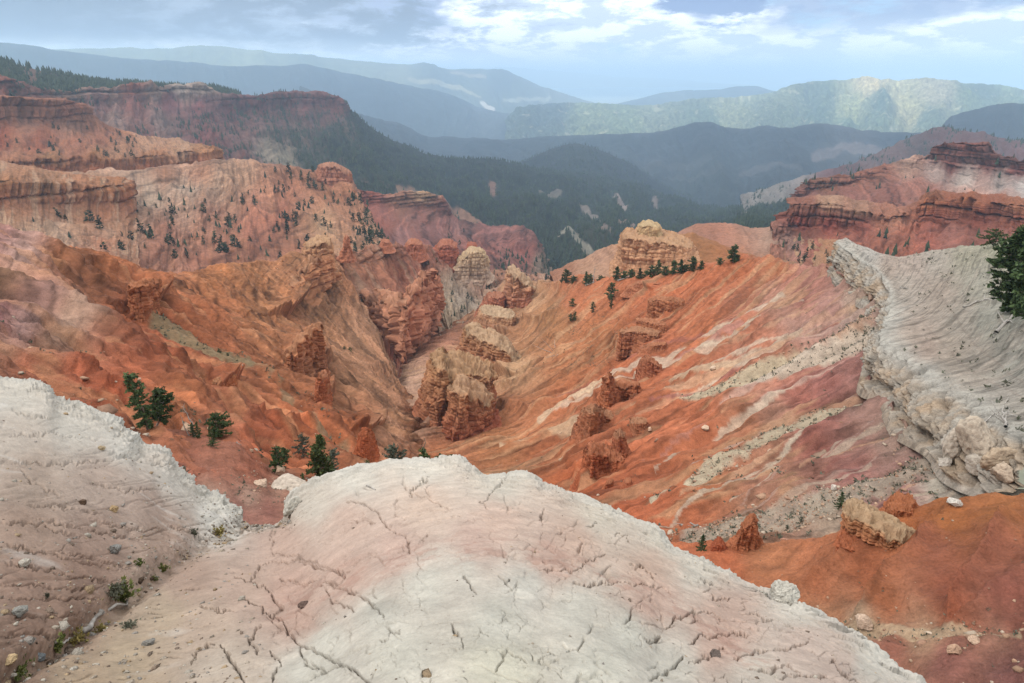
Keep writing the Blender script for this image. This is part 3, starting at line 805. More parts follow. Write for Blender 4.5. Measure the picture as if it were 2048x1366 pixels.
# --- right orange slope below the white rim
right_cols = [
    [(1010, 556, 930), (1000, 570, 850), (985, 590, 800), (965, 605, 760), (945, 620, 720), (925, 640, 680)],
    [(1120, 565, 640), (1090, 590, 600), (1050, 620, 580), (1005, 660, 560), (950, 690, 550), (885, 690, 540)],
    [(1230, 556, 480), (1180, 600, 460), (1120, 660, 440), (1040, 720, 430), (940, 765, 430), (830, 765, 430)],
    [(1320, 546, 440), (1260, 600, 420), (1180, 665, 400), (1080, 740, 385), (950, 805, 380), (815, 810, 370)],
    [(1400, 528, 400), (1330, 590, 380), (1240, 665, 360), (1120, 760, 345), (960, 835, 335), (800, 855, 310)],
    [(1490, 515, 385), (1415, 580, 362), (1320, 655, 335), (1180, 760, 318), (1010, 850, 305), (810, 895, 285)],
    [(1545, 514, 370), (1480, 570, 342), (1385, 650, 312), (1240, 760, 290), (1060, 865, 278), (850, 925, 262)],
    [(1600, 534, 315), (1545, 578, 292), (1450, 655, 270), (1285, 770, 250), (1090, 880, 242), (880, 950, 240)],
    [(1662, 530, 232), (1600, 580, 226), (1500, 660, 218), (1320, 785, 208), (1130, 890, 204), (900, 970, 210)],
    [(1755, 625, 156), (1650, 690, 158), (1510, 765, 156), (1350, 845, 152), (1180, 925, 150), (960, 1010, 156)],
    [(1745, 755, 126), (1660, 795, 124), (1540, 852, 120), (1400, 912, 116), (1240, 975, 112), (1050, 1040, 110)],
    [(1795, 835, 97), (1705, 865, 98), (1590, 905, 97), (1450, 958, 94), (1300, 1015, 91), (1120, 1080, 89)],
    [(1865, 884, 86), (1775, 905, 86), (1655, 945, 84), (1505, 1000, 80), (1365, 1058, 77), (1200, 1125, 75)],
    [(1960, 960, 76), (1860, 980, 75), (1740, 1020, 72), (1600, 1075, 69), (1450, 1130, 65), (1300, 1200, 61)],
    [(2120, 1000, 70), (2010, 1030, 69), (1890, 1070, 67), (1750, 1120, 64), (1600, 1180, 60), (1450, 1250, 56)],
]
TAL = (204, 168, 138)
STRIPES = []
_rs = random.Random(4)
_base = [(1600, 560), (1690, 590), (1740, 640), (1735, 700), (1740, 760), (1790, 835), (1865, 900), (1950, 970)]
for _k in range(46):
    _f = _rs.uniform(0, 7); _i = min(6, int(_f)); _g = _f - _i
    _x = _base[_i][0] * (1 - _g) + _base[_i + 1][0] * _g - _rs.uniform(0, 160); _y = _base[_i][1] * (1 - _g) + _base[_i + 1][1] * _g
    _y += ( _base[_i][0] * (1 - _g) + _base[_i + 1][0] * _g - _x) * 0.52
    _L = _rs.uniform(90, 420); _sl = _rs.uniform(0.44, 0.56)
    _c = _rs.choice([(208, 168, 154), (216, 188, 168), (204, 160, 146), (212, 180, 160), (166, 100, 92), (190, 130, 118), (210, 160, 130)])
    _w = _rs.uniform(1.6, 6.0)
    STRIPES.append(([(_x, _y), (_x - _L * .5, _y + _L * .5 * _sl), (_x - _L, _y + _L * _sl * 1.02)], [_w * .6, _w, _w * .3], _c, _rs.uniform(.35, .8)))
Sheet('orange_talus_slope', hue=(1.0, 1.12, 1.1), kk=1.02, cols=right_cols, mat=M_NEAR, tail=(-80, 25, 1.12), colours=[
    (1060, 590, (196, 142, 108)), (1100, 640, (176, 118, 82)), (1060, 690, (178, 118, 84)), (1040, 740, (200, 150, 116)), (1160, 600, (190, 110, 76)), (1250, 570, (194, 112, 78)), (1300, 600, (196, 110, 76)), (1200, 680, (184, 112, 76)), (1120, 730, (188, 116, 80)),
    (1400, 560, (198, 112, 78)), (1480, 540, (196, 112, 78)), (1550, 530, (198, 118, 84)), (1400, 650, (198, 114, 80)), (1350, 720, (196, 110, 78)), (1250, 760, (196, 110, 76)), (1150, 800, (192, 112, 78)), (1050, 840, (190, 118, 84)), (1000, 880, (184, 116, 80)),
    (1100, 910, (190, 110, 76)), (1200, 880, (196, 112, 80)), (1300, 900, (196, 110, 78)), (1150, 960, (188, 100, 66)), (1300, 980, (196, 106, 74)), (1250, 1000, (192, 102, 70)), (1400, 840, (198, 112, 80)), (1400, 950, (194, 116, 82)), (1380, 1020, (192, 108, 76)),
    (1500, 660, (198, 122, 96)), (1560, 600, (194, 138, 118)), (1620, 545, (190, 126, 112)), (1590, 590, (176, 108, 96)), (1600, 650, (194, 146, 132)), (1660, 600, (184, 132, 122)), (1700, 600, (190, 156, 140)), (1700, 650, (184, 148, 138)), (1550, 720, (196, 124, 98)),
    (1650, 760, (172, 108, 100)), (1700, 730, (180, 122, 114)), (1600, 800, (176, 106, 94)), (1560, 830, (196, 140, 120)), (1490, 860, (196, 124, 94)), (1650, 840, (170, 106, 98)), (1720, 810, (184, 136, 124)), (1620, 880, (174, 104, 92)), (1700, 880, (178, 124, 112)), (1540, 900, (192, 130, 106)),
    (1780, 870, (190, 150, 136)), (1700, 930, (172, 110, 104)), (1640, 930, (176, 118, 104)), (1800, 930, (180, 128, 120)), (1560, 970, (188, 128, 106)), (1750, 970, (182, 134, 124)), (1880, 950, (196, 176, 162)), (1980, 980, (204, 186, 172)),
    (1650, 1010, (180, 150, 132)), (1500, 1040, (186, 132, 108)), (1780, 1010, (174, 116, 108)), (1450, 1090, (176, 140, 116)), (900, 690, (186, 124, 100)), (850, 780, (196, 148, 126)), (840, 850, (192, 140, 116)), (960, 640, (184, 124, 94)), (880, 900, (184, 110, 76)), (1230, 940, (190, 104, 72))],
      ridges=[([(985,768),(1050,772),(1120,745)],9,5),([(1040,748),(1100,735),(1160,700)],9,5),([(1028,642),(1090,640),(1150,612)],8,6),([(1060,582),(1120,575),(1180,562)],8,7),([(985,815),(1060,822),(1130,800)],9,4),([(1545,514),(1385,650),(1240,760),(1060,868)],14,4),([(1400,528),(1240,665),(1120,760),(960,840)],12,4),([(1230,556),(1120,660),(1040,722)],10,5),([(1640,590),(1500,672),(1320,795),(1130,900)],14,3),([(1745,700),(1560,790),(1400,870),(1200,960)],16,2.5),([(1765,800),(1600,870),(1420,950),(1250,1020)],14,1.8),([(1490,515),(1320,655),(1180,762)],12,4),([(1320,546),(1180,665),(1080,742)],10,4)], streak=(7,(212,160,124),.5), steps=[([(838,858),(870,856),(905,848),(945,836),(985,822)],80,9),([(912,738),(942,746),(968,752),(1000,754),(1042,752)],60,10),([(942,668),(966,672),(990,674),(1032,670)],40,9),([(1196,824),(1222,816),(1246,798),(1282,788)],35,5),([(1236,712),(1262,700),(1288,694),(1318,686)],30,5),([(1294,640),(1320,638),(1346,630),(1372,612)],28,5),([(1268,764),(1296,754),(1324,756)],24,3.5),([(1146,886),(1180,884),(1205,852),(1226,842)],35,3.5),([(1152,978),(1184,964),(1216,946),(1250,936)],40,3.5),([(1246,592),(1282,588),(1318,582)],18,3.5),([(1218,916),(1238,918),(1258,908)],22,2)], res=(1.2, 0.95), gully=(19, 4.6, 0.5), ledge=(5, 1.8), rough=((20, 2.2), (5, 0.8), (1.2, 0.15)), desat=0.0, lines=(6, .22), strata=((9, 0.16, (.5, .5, .5)),), jag=(10, 2.5), power=3.6, soft=22,
      strokes=STRIPES + [([(1740, 632), (1640, 690), (1500, 752), (1400, 790), (1340, 815), (1230, 870), (1120, 925)], [13, 13, 11, 8, 6, 5, 3], (208, 178, 152), 1.0),
               ([(1745, 670), (1660, 715), (1560, 755), (1450, 800), (1340, 850)], [17, 13, 11, 8, 4], (200, 174, 158), .9),
               ([(1770, 775), (1690, 805), (1590, 850), (1480, 905), (1380, 955), (1300, 1000)], [14, 12, 11, 8, 5, 4], (204, 176, 152), 1.0),
               ([(1500, 700), (1400, 745), (1330, 775)], [3, 5, 3], (206, 166, 138), .8), ([(1640, 880), (1520, 930), (1400, 985)], [3, 5, 3], (202, 168, 146), .8), ([(1600, 650), (1480, 705)], [3, 3], (206, 172, 150), .7),
               ([(1870, 905), (1780, 945), (1680, 985), (1580, 1015), (1480, 1050), (1380, 1080)], [22, 26, 26, 24, 26, 26], (184, 160, 144), .8),
               ([(1230, 770), (1150, 805), (1100, 835), (1080, 850)], [8, 10, 8, 4], (214, 174, 146), .8),
               ([(1180, 850), (1120, 870), (1040, 880), (1000, 884)], [7, 8, 6, 3], (208, 166, 136), .8),
               ([(1480, 1000), (1400, 1030), (1340, 1058)], [10, 14, 14], (160, 136, 112), .6)])

# --- white limestone rim and bench on the right
rim_cols = [
    [(1690, 476, 240), (1686, 478, 236), (1681, 479, 233), (1668, 483, 229), (1660, 506, 227), (1658, 534, 226), (1655, 560, 225)],
    [(1735, 496, 236), (1730, 501, 225), (1722, 507, 215), (1712, 515, 207), (1696, 545, 203), (1688, 576, 202), (1682, 600, 201)],
    [(1800, 514, 230), (1790, 525, 210), (1776, 540, 190), (1762, 552, 178), (1735, 570, 176), (1721, 594, 175), (1714, 615, 174)],
    [(1860, 502, 225), (1842, 535, 195), (1812, 575, 170), (1780, 598, 156), (1762, 612, 155), (1752, 632, 154), (1742, 650, 153)],
    [(1920, 494, 215), (1890, 550, 175), (1836, 612, 150), (1768, 638, 143), (1752, 648, 142.5), (1744, 664, 142), (1735, 685, 141)],
    [(1985, 486, 200), (1940, 580, 150), (1862, 650, 130), (1756, 680, 127), (1729, 712, 125.5), (1723, 756, 125), (1715, 785, 124)],
    [(2060, 468, 180), (2000, 620, 130), (1925, 700, 115), (1822, 734, 110), (1778, 755, 109), (1766, 782, 108), (1755, 810, 107)],
    [(2150, 500, 150), (2080, 680, 105), (2005, 750, 98), (1886, 778, 95), (1815, 810, 94), (1795, 846, 93.5), (1780, 870, 93)],
    [(2200, 600, 110), (2130, 750, 90), (2060, 800, 86), (1960, 822, 85), (1885, 855, 84), (1865, 890, 83.5), (1850, 915, 83)],
    [(2250, 700, 95), (2180, 820, 80), (2110, 850, 78), (2010, 856, 77), (1945, 900, 76), (1905, 940, 75.5), (1885, 965, 75)],
    [(2300, 800, 85), (2230, 880, 74), (2160, 900, 72), (2080, 895, 71), (2040, 945, 70), (2010, 985, 69.5), (1990, 1010, 69)],
]


def rim_carve(sh, Q, N):
    x, y, z = sh.P0[..., 0], sh.P0[..., 1], sh.P0[..., 2]
    f = sstep(2.6, 3.1, sh.vr) * (1 - sstep(5.0, 5.6, sh.vr))
    Hn = N.copy(); Hn[..., 2] *= 0.3
    zb = z + 0.5 * noise(sh.um / 14, 0.3, 0, 145)
    p1, j1 = blocks(sh.um, zb, 3.4, 1.9, 401)
    p2, j2 = blocks(sh.um + 1.3 * z, zb, 1.1, 0.7, 402, 0.09)
    blk = 1.3 * p1 - 0.55 * j1 + 0.5 * p2 - 0.2 * j2 + 0.5 * noise(sh.um / 9, z / 8, 0, 131) + 0.22 * fbm(x / .7, y / .7, z / .5, 3, 133)
    Q = Q + Hn * (f * 1.9 * blk)[..., None]
    sh.rj = f * (j1 + 0.5 * j2)
    und = np.exp(-((sh.vr - 4.75) / 0.22)**2)
    Q = Q - Hn * (und * (1.2 + 1.6 * noise(sh.um / 10, 0.3, 0, 136)))[..., None]
    b = 1 - sstep(2.4, 3.0, sh.vr)
    rill = np.abs(noise(sh.um / 1.6, sh.vm / 30, 0, 138))
    Q = Q - N * (b * 0.07 * np.exp(-(rill / 0.10)**2) * sstep(0.0, 0.5, noise(sh.um / 20, sh.vm / 14, 0, 139) + 0.25))[..., None]
    return Q


class RimSheet(Sheet):
    pass


def _rim_carve(sh, Q, N):
    sh.P0 = unproj(sh.px, sh.py, sh.d)
    return rim_carve(sh, Q, N)


def rim_paint(sh, col):
    face = (sstep(3.0, 3.35, sh.vr) * (1 - sstep(5.2, 5.7, sh.vr)))[..., None]
    tone = sstep(-0.3, 0.4, fbm(sh.um / 5, sh.P[..., 2] / 3, 0, 4, 147))[..., None]
    tan = (lin((214, 184, 152)) * tone + lin((212, 202, 188)) * (1 - tone)) * K
    col = col * (1 - 0.75 * face) + tan * 0.75 * face
    edge = np.exp(-((sh.vr - 2.9) / 0.28)**2)[..., None]
    col = col * (1 - 0.6 * edge) + lin((222, 217, 206)) * K * 0.6 * edge
    return col * (1 - 0.28 * np.clip(sh.rj, 0, 1))[..., None]


Sheet('white_limestone_rim', kk=0.88, cols=rim_cols, mat=M_NEAR, colours=[
    (1690, 490, (212, 204, 192)), (1670, 520, (204, 190, 174)), (1700, 540, (204, 188, 168)), (1730, 570, (206, 190, 172)), (1740, 510, (206, 198, 188)), (1780, 530, (200, 178, 162)), (1830, 530, (200, 180, 166)), (1800, 570, (204, 190, 176)), (1870, 520, (196, 184, 170)),
    (1930, 510, (190, 182, 160)), (2000, 490, (188, 184, 158)), (2040, 500, (184, 180, 158)), (1960, 560, (186, 180, 164)), (1880, 580, (194, 176, 160)), (1920, 640, (186, 174, 160)), (1980, 640, (182, 178, 164)), (2040, 620, (174, 172, 160)),
    (1780, 630, (214, 206, 194)), (1830, 660, (200, 180, 164)), (1760, 690, (212, 204, 192)), (1740, 730, (204, 184, 164)), (1760, 760, (200, 178, 156)), (1850, 700, (200, 176, 160)), (1900, 700, (190, 174, 158)), (1800, 720, (212, 202, 190)), (1860, 760, (210, 202, 190)),
    (1900, 760, (196, 180, 164)), (1960, 720, (184, 172, 158)), (2020, 720, (178, 174, 162)), (2000, 790, (186, 176, 164)), (1800, 800, (198, 176, 154)), (1840, 840, (202, 180, 158)), (1880, 860, (204, 184, 162)), (1920, 830, (208, 198, 184)), (1980, 840, (202, 194, 182)),
    (1940, 900, (208, 194, 178)), (2000, 900, (198, 192, 182)), (2040, 930, (202, 194, 184)), (1980, 960, (204, 190, 176))],
      res=(1.6, 1.25), rough=((9, 0.6), (1.8, 0.18)), carve=_rim_carve, jag=(8, 0.6), strata=((4, 0.08, (.5, .5, .5)),), streak=(4, (206, 184, 168), .22), power=3.4, soft=18, paint=rim_paint, back=(30, 1.15, 160, 1.5),
      strokes=[([(1780, 510), (1840, 545), (1880, 590), (1950, 690), (2048, 770)], 3, (158, 142, 130), .35), ([(1840, 640), (1890, 690), (1935, 740), (2048, 800)], 2.5, (158, 140, 128), .3)])

# --- red mound at the lower right
low_cols = [
    [(1300, 1085, 64), (1305, 1110, 60), (1320, 1180, 52), (1340, 1270, 46), (1360, 1440, 38)],
    [(1420, 1092, 62), (1435, 1112, 58), (1455, 1180, 51), (1475, 1270, 45), (1500, 1440, 37)],
    [(1520, 1090, 61), (1535, 1112, 57), (1560, 1180, 50), (1580, 1275, 44), (1600, 1440, 36)],
    [(1660, 1072, 58), (1670, 1105, 54), (1680, 1175, 48), (1700, 1268, 42), (1730, 1440, 35)],
    [(1760, 1040, 58), (1770, 1085, 53), (1785, 1165, 47), (1800, 1255, 41.5), (1830, 1440, 34)],
    [(1800, 1026, 58), (1815, 1075, 53), (1830, 1155, 46), (1850, 1250, 41), (1880, 1440, 33)],
    [(1900, 1006, 57), (1915, 1060, 51), (1930, 1145, 45), (1950, 1262, 40), (1975, 1440, 32)],
    [(2060, 985, 55), (2070, 1050, 49), (2080, 1140, 43), (2090, 1285, 38), (2100, 1440, 31)],
    [(2250, 970, 53), (2260, 1040, 47), (2270, 1130, 41), (2280, 1300, 36), (2290, 1440, 30)],
]
Sheet('red_clay_mound', hue=(1.0, 1.2, 1.2), kk=1.18, cols=low_cols, mat=M_NEAR, colours=[
    (1440, 1110, (180, 96, 66)), (1540, 1110, (184, 112, 80)), (1650, 1100, (186, 108, 76)), (1560, 1160, (182, 106, 74)), (1640, 1180, (178, 100, 70)), (1740, 1150, (176, 96, 66)), (1800, 1060, (178, 98, 60)), (1900, 1040, (182, 104, 62)), (2000, 1030, (180, 106, 66)),
    (2000, 1100, (164, 94, 74)), (1880, 1100, (166, 94, 72)), (1900, 1180, (162, 88, 68)), (2020, 1180, (158, 90, 76)), (1760, 1210, (178, 98, 66)), (1900, 1230, (164, 86, 62)), (2030, 1240, (150, 86, 72)), (1720, 1250, (192, 150, 124)), (1850, 1265, (196, 148, 120)),
    (2000, 1280, (176, 118, 98)), (1780, 1300, (162, 96, 80)), (1900, 1330, (152, 92, 82)), (2020, 1340, (140, 86, 80)), (1650, 1230, (184, 120, 90))],
      ridges=[([(1790,1040),(1740,1110),(1640,1170),(1560,1230)],16,1.0),([(1900,1010),(1850,1100),(1780,1180),(1720,1240)],16,1.2),([(2048,1000),(1990,1090),(1930,1180),(1890,1240)],18,1.2),([(2048,1130),(1960,1220),(1900,1256)],14,.8),([(1680,1150),(1600,1200)],12,.6)], lines=(1.6, .3), res=(1.3, 1.1), gully=(14, 0.8, 1.4), rough=((7, 1.1), (1.8, 0.3), (0.5, 0.06)), ledge=(1.6, 0.7), desat=0.0, jag=(5, 0.8), strata=((2.2, 0.12, (.55, .5, .5)),), power=3.4, back=(25, 1.12, 140, 1.5),
      strokes=[([(1700, 1255), (1780, 1258), (1900, 1262), (1980, 1275), (2048, 1290)], [10, 14, 16, 10, 6], (200, 158, 130), .85)])

# --- middle left: slopes and cliff bands
Sheet('tree_dotted_slope', hue=(1.08, 1.04, 0.9), kk=0.82, cols=[
    [(-90, 335, 1150), (-90, 380, 1050), (-90, 440, 900), (-90, 500, 780), (-90, 580, 690)],
    [(120, 345, 1200), (120, 385, 1090), (120, 440, 920), (120, 500, 800), (120, 590, 690)],
    [(260, 340, 1240), (260, 385, 1120), (260, 440, 960), (260, 510, 830), (260, 600, 710)],
    [(420, 322, 1320), (420, 370, 1200), (410, 430, 1050), (400, 500, 900), (400, 590, 760)],
    [(500, 321, 1360), (515, 370, 1250), (520, 430, 1100), (520, 500, 920), (520, 570, 800)],
    [(590, 335, 1340), (610, 385, 1240), (630, 440, 1080), (635, 490, 960), (640, 550, 850)],
    [(660, 350, 1300), (685, 395, 1200), (710, 445, 1050), (720, 490, 940), (730, 540, 850)],
    [(708, 366, 1250), (728, 415, 1140), (748, 460, 1010), (760, 495, 930), (770, 540, 850)],
    [(722, 400, 1300), (742, 440, 1200), (765, 480, 1080), (785, 505, 980), (800, 545, 880)],
], mat=M_MID, colours=[
    (20, 420, (186, 138, 112)), (80, 420, (194, 148, 120)), (60, 460, (206, 174, 156)), (130, 470, (204, 172, 156)), (160, 430, (190, 142, 114)), (220, 430, (194, 148, 122)), (250, 470, (194, 154, 136)), (180, 500, (178, 122, 102)), (300, 385, (206, 182, 168)), (270, 380, (196, 160, 144)),
    (370, 375, (208, 186, 174)), (330, 350, (178, 122, 96)), (400, 340, (186, 132, 108)), (360, 420, (198, 156, 138)), (440, 370, (202, 166, 146)), (420, 440, (184, 128, 108)), (330, 470, (176, 118, 100)), (480, 350, (200, 160, 138)), (520, 400, (184, 126, 104)), (580, 380, (184, 124, 100)),
    (500, 460, (176, 112, 92)), (560, 440, (170, 102, 84)), (610, 450, (184, 130, 104)), (650, 400, (186, 128, 102)), (680, 380, (188, 130, 104)), (640, 460, (206, 172, 142)), (700, 440, (186, 132, 106)), (730, 480, (196, 150, 126)), (400, 500, (172, 114, 96)), (480, 520, (170, 112, 92)), (300, 520, (172, 116, 98)), (600, 500, (174, 114, 92)), (560, 340, (168, 120, 100))],
    ridges=[([(500,325),(560,400),(640,470),(705,505)],12,14),([(300,345),(380,410),(470,470),(540,520)],12,9),([(590,340),(650,420),(720,480)],12,10),([(430,325),(480,400),(540,460)],10,9),([(60,420),(120,470),(180,520)],14,7),([(220,400),(280,460),(330,520)],12,7)], streak=(22,(196,140,108),.25), block=(14,9,4), res=(1.3, 1.2), lines=(9, .5), gully=(55, 7, 1.3), ledge=(11, 4.0), rough=((70, 9), (14, 1.8)), terr=(18, 2.0), strata=((9, 0.22, (.6, .5, .45)), (35, 0.15, (.6, .5, .5))), jag=(30, 10), power=3.4, back=(20, 1.12, 90, 1.4))

Sheet('golden_cliff_band', hue=(1.08, 1.04, 0.9), kk=0.85, cols=[
    [(-90, 318, 1000), (-90, 345, 930), (-90, 358, 900), (-90, 380, 897), (-90, 402, 893), (-90, 440, 872), (-90, 560, 690)],
    [(0, 322, 1010), (0, 345, 940), (0, 357, 912), (0, 378, 908), (0, 402, 903), (0, 440, 880), (0, 560, 690)],
    [(60, 334, 1010), (60, 350, 950), (60, 360, 922), (60, 380, 918), (60, 404, 912), (60, 440, 886), (60, 560, 690)],
    [(130, 347, 1010), (130, 355, 960), (130, 362, 935), (130, 382, 930), (130, 402, 925), (130, 440, 900), (130, 560, 695)],
    [(200, 352, 1020), (200, 359, 975), (200, 367, 950), (200, 384, 945), (200, 400, 940), (200, 440, 915), (200, 560, 700)],
    [(250, 357, 1030), (250, 362, 990), (250, 367, 965), (252, 384, 960), (253, 400, 955), (256, 440, 932), (262, 560, 710)],
    [(257, 364, 1060), (258, 370, 1030), (259, 378, 1010), (260, 390, 1005), (262, 402, 1000), (268, 440, 965), (282, 560, 720)],
], mat=M_MID, colours=[(0, 330, (188, 140, 116)), (100, 350, (190, 144, 118)), (200, 360, (182, 126, 92)), (0, 365, (176, 124, 84)), (100, 368, (176, 124, 84)), (230, 372, (180, 124, 84)), (0, 392, (164, 92, 66)), (120, 395, (164, 92, 66)), (240, 395, (166, 94, 68)), (60, 415, (180, 122, 96)), (200, 412, (176, 116, 90)), (20, 430, (188, 138, 110)), (60, 458, (208, 176, 156)), (130, 466, (206, 174, 156)), (165, 432, (188, 138, 110)), (205, 480, (182, 124, 102)), (0, 480, (192, 150, 130)), (100, 500, (184, 126, 104)), (235, 450, (190, 146, 122))],
    gully=(40, 5, .8), streak=(16,(208,178,158),.45), block=(8,18,6), res=(1.4, 1.8), flute=(14, 12), ledge=(8, 2.5), rough=((40, 4), (8, 1.2)), strata=((7, 0.25, (.6, .5, .4)),), jag=(14, 5), back=(15, 1.1, 60, 1.3))

Sheet('stepped_cliff_slope', hue=(1.08, 1.04, 0.9), kk=0.82, cols=[
    [(-90, 186, 1600), (-90, 215, 1590), (-90, 240, 1580), (-90, 280, 1450), (-90, 318, 1270), (-90, 335, 1265), (-90, 352, 1255), (-90, 375, 1200)],
    [(0, 190, 1650), (0, 215, 1640), (0, 240, 1625), (0, 280, 1480), (0, 320, 1280), (0, 338, 1275), (0, 352, 1265), (0, 375, 1210)],
    [(100, 196, 1700), (100, 216, 1690), (100, 240, 1680), (100, 285, 1500), (100, 319, 1290), (100, 335, 1285), (100, 350, 1275), (100, 375, 1220)],
    [(160, 204, 1760), (160, 222, 1750), (165, 242, 1740), (180, 285, 1540), (190, 316, 1310), (190, 330, 1305), (190, 346, 1295), (190, 372, 1240)],
    [(200, 240, 1800), (205, 246, 1780), (215, 255, 1750), (235, 285, 1580), (245, 313, 1330), (246, 328, 1325), (247, 343, 1315), (248, 370, 1260)],
    [(250, 264, 1760), (255, 269, 1730), (262, 276, 1680), (275, 292, 1560), (285, 312, 1350), (285, 326, 1345), (286, 340, 1335), (287, 365, 1290)],
    [(330, 276, 1660), (333, 280, 1620), (337, 285, 1580), (342, 296, 1500), (346, 307, 1390), (346, 320, 1385), (347, 335, 1378), (348, 358, 1330)],
    [(415, 292, 1560), (417, 293, 1540), (420, 294, 1510), (423, 296, 1470), (425, 299, 1425), (425, 310, 1420), (425, 323, 1415), (426, 345, 1370)],
    [(436, 297, 1600), (437, 299, 1590), (438, 301, 1580), (440, 304, 1560), (441, 307, 1540), (441, 316, 1535), (441, 326, 1530), (442, 340, 1500)],
], mat=M_MID, colours=[(0, 210, (168, 112, 88)), (60, 215, (160, 104, 82)), (140, 220, (160, 104, 84)), (60, 240, (164, 116, 98)), (140, 245, (168, 124, 108)), (0, 275, (168, 92, 64)), (80, 280, (164, 96, 70)), (150, 290, (172, 112, 88)), (210, 275, (168, 108, 86)), (230, 300, (186, 136, 108)), (300, 285, (192, 148, 124)), (370, 295, (194, 154, 130)),
            (100, 322, (170, 122, 86)), (200, 320, (176, 124, 84)), (300, 316, (174, 120, 82)), (400, 303, (184, 132, 90)), (100, 342, (162, 96, 70)), (200, 338, (162, 92, 66)), (300, 334, (164, 94, 68)), (400, 316, (172, 104, 76)), (250, 360, (170, 112, 88)), (20, 310, (176, 120, 92))],
    streak=(20,(190,130,100),.3), block=(11,22,7), res=(1.2, 1.6), flute=(18, 13), ledge=(9, 3.5), gully=(50, 9, .6), rough=((60, 8), (12, 1.6)), strata=((8, 0.25, (.6, .5, .4)),), jag=(20, 7), power=3.8, soft=14, back=(15, 1.1, 60, 1.35))

Sheet('purple_rock_wall', kk=0.76, cols=[
    [(-90, 136, 2000), (-90, 165, 1960), (-90, 195, 1900), (-90, 230, 1800), (-90, 290, 1650)],
    [(0, 150, 2050), (0, 172, 2010), (0, 200, 1940), (0, 232, 1850), (0, 290, 1720)],
    [(60, 171, 2150), (60, 190, 2110), (60, 212, 2030), (60, 240, 1940), (60, 290, 1800)],
    [(135, 179, 2300), (138, 200, 2270), (142, 222, 2180), (150, 245, 2080), (160, 300, 1880)],
    [(205, 176, 2450), (208, 200, 2420), (212, 222, 2320), (220, 250, 2200), (235, 310, 1960)],
    [(245, 167, 2520), (247, 195, 2490), (250, 220, 2380), (258, 252, 2230), (275, 310, 2000)],
    [(300, 167, 2600), (303, 195, 2570), (308, 222, 2450), (318, 256, 2280), (335, 315, 2020)],
    [(310, 172, 2650), (318, 198, 2610), (326, 226, 2490), (338, 260, 2300), (355, 318, 2040)],
    [(400, 165, 2740), (402, 190, 2710), (406, 225, 2600), (415, 265, 2380), (430, 325, 2080)],
    [(417, 172, 2780), (420, 200, 2740), (426, 232, 2620), (436, 270, 2400), (452, 330, 2100)],
    [(440, 187, 2830), (444, 212, 2790), (452, 240, 2660), (466, 278, 2430), (490, 335, 2120)],
    [(510, 188, 2950), (508, 212, 2910), (512, 242, 2780), (526, 285, 2520), (560, 345, 2150)],
    [(555, 180, 3050), (556, 206, 3010), (562, 240, 2870), (580, 285, 2620), (620, 350, 2220)],
    [(640, 183, 3180), (642, 206, 3140), (652, 240, 3000), (672, 290, 2720), (700, 360, 2300)],
    [(685, 198, 3270), (690, 216, 3230), (702, 250, 3080), (722, 300, 2780), (745, 370, 2350)],
    [(698, 212, 3360), (706, 230, 3310), (722, 265, 3150), (745, 312, 2820), (785, 385, 2400)],
], mat=M_FAR, colours=[(0, 165, (150, 86, 64)), (60, 185, (150, 94, 76)), (140, 185, (168, 132, 112)), (220, 185, (158, 122, 104)), (270, 172, (162, 92, 66)), (310, 180, (176, 140, 120)), (360, 172, (186, 166, 150)), (405, 172, (186, 160, 140)), (200, 210, (148, 100, 92)), (270, 210, (150, 92, 80)), (340, 205, (140, 86, 84)), (400, 210, (136, 82, 80)),
            (150, 235, (150, 104, 90)), (230, 240, (158, 124, 110)), (320, 245, (160, 128, 116)), (400, 245, (138, 90, 82)), (300, 265, (148, 92, 78)), (420, 280, (138, 76, 68)), (460, 220, (130, 78, 74)), (520, 200, (134, 80, 74)), (600, 200, (136, 82, 74)), (660, 205, (134, 80, 72)), (500, 240, (124, 84, 76)), (560, 235, (124, 86, 78)), (640, 235, (118, 82, 74)),
            (480, 270, (128, 88, 78)), (540, 300, (166, 150, 130)), (570, 310, (150, 138, 116)), (600, 270, (88, 74, 62)), (660, 270, (62, 66, 56)), (560, 270, (96, 78, 66)), (690, 300, (46, 54, 46)), (620, 320, (56, 60, 50)), (720, 260, (48, 56, 48)), (490, 330, (140, 84, 72)), (100, 260, (150, 100, 84))],
    streak=(30,(150,120,106),.3), block=(26,30,12), lines=(15, .4), res=(1.2, 1.3), flute=(30, 13), ledge=(14, 6), gully=(80, 18, .6), rough=((120, 14), (25, 3)), strata=((12, 0.35, (.6, .5, .45)), (50, 0.2, (.6, .5, .5))), jag=(25, 8), power=3.8, soft=12, back=(12, 1.1, 40, 1.25))

Sheet('wooded_rim_plateau', [
    [(-90, 98, 2750), (-90, 120, 2500), (-90, 150, 2100)],
    [(0, 120, 2700), (0, 138, 2500), (0, 160, 2120)],
    [(100, 146, 2750), (100, 160, 2550), (100, 182, 2220)],
    [(170, 160, 2850), (170, 168, 2650), (170, 184, 2400)],
    [(260, 168, 3000), (260, 172, 2850), (260, 180, 2560)],
    [(330, 172, 3100), (330, 174, 2950), (330, 182, 2680)],
    [(420, 174, 3200), (420, 178, 3050), (420, 190, 2850)],
    [(480, 189, 3300), (480, 190, 3200), (480, 196, 2950)],
], mat=M_WOOD, colours=[(0, 125, (46, 50, 46)), (60, 150, (120, 84, 66)), (150, 165, (52, 52, 46)), (40, 140, (90, 72, 60)), (300, 172, (54, 54, 48)), (420, 176, (70, 66, 58)), (100, 170, (60, 58, 52))],
    rough=((150, 12), (30, 3)), back=(8, 1.1, 30, 1.3))

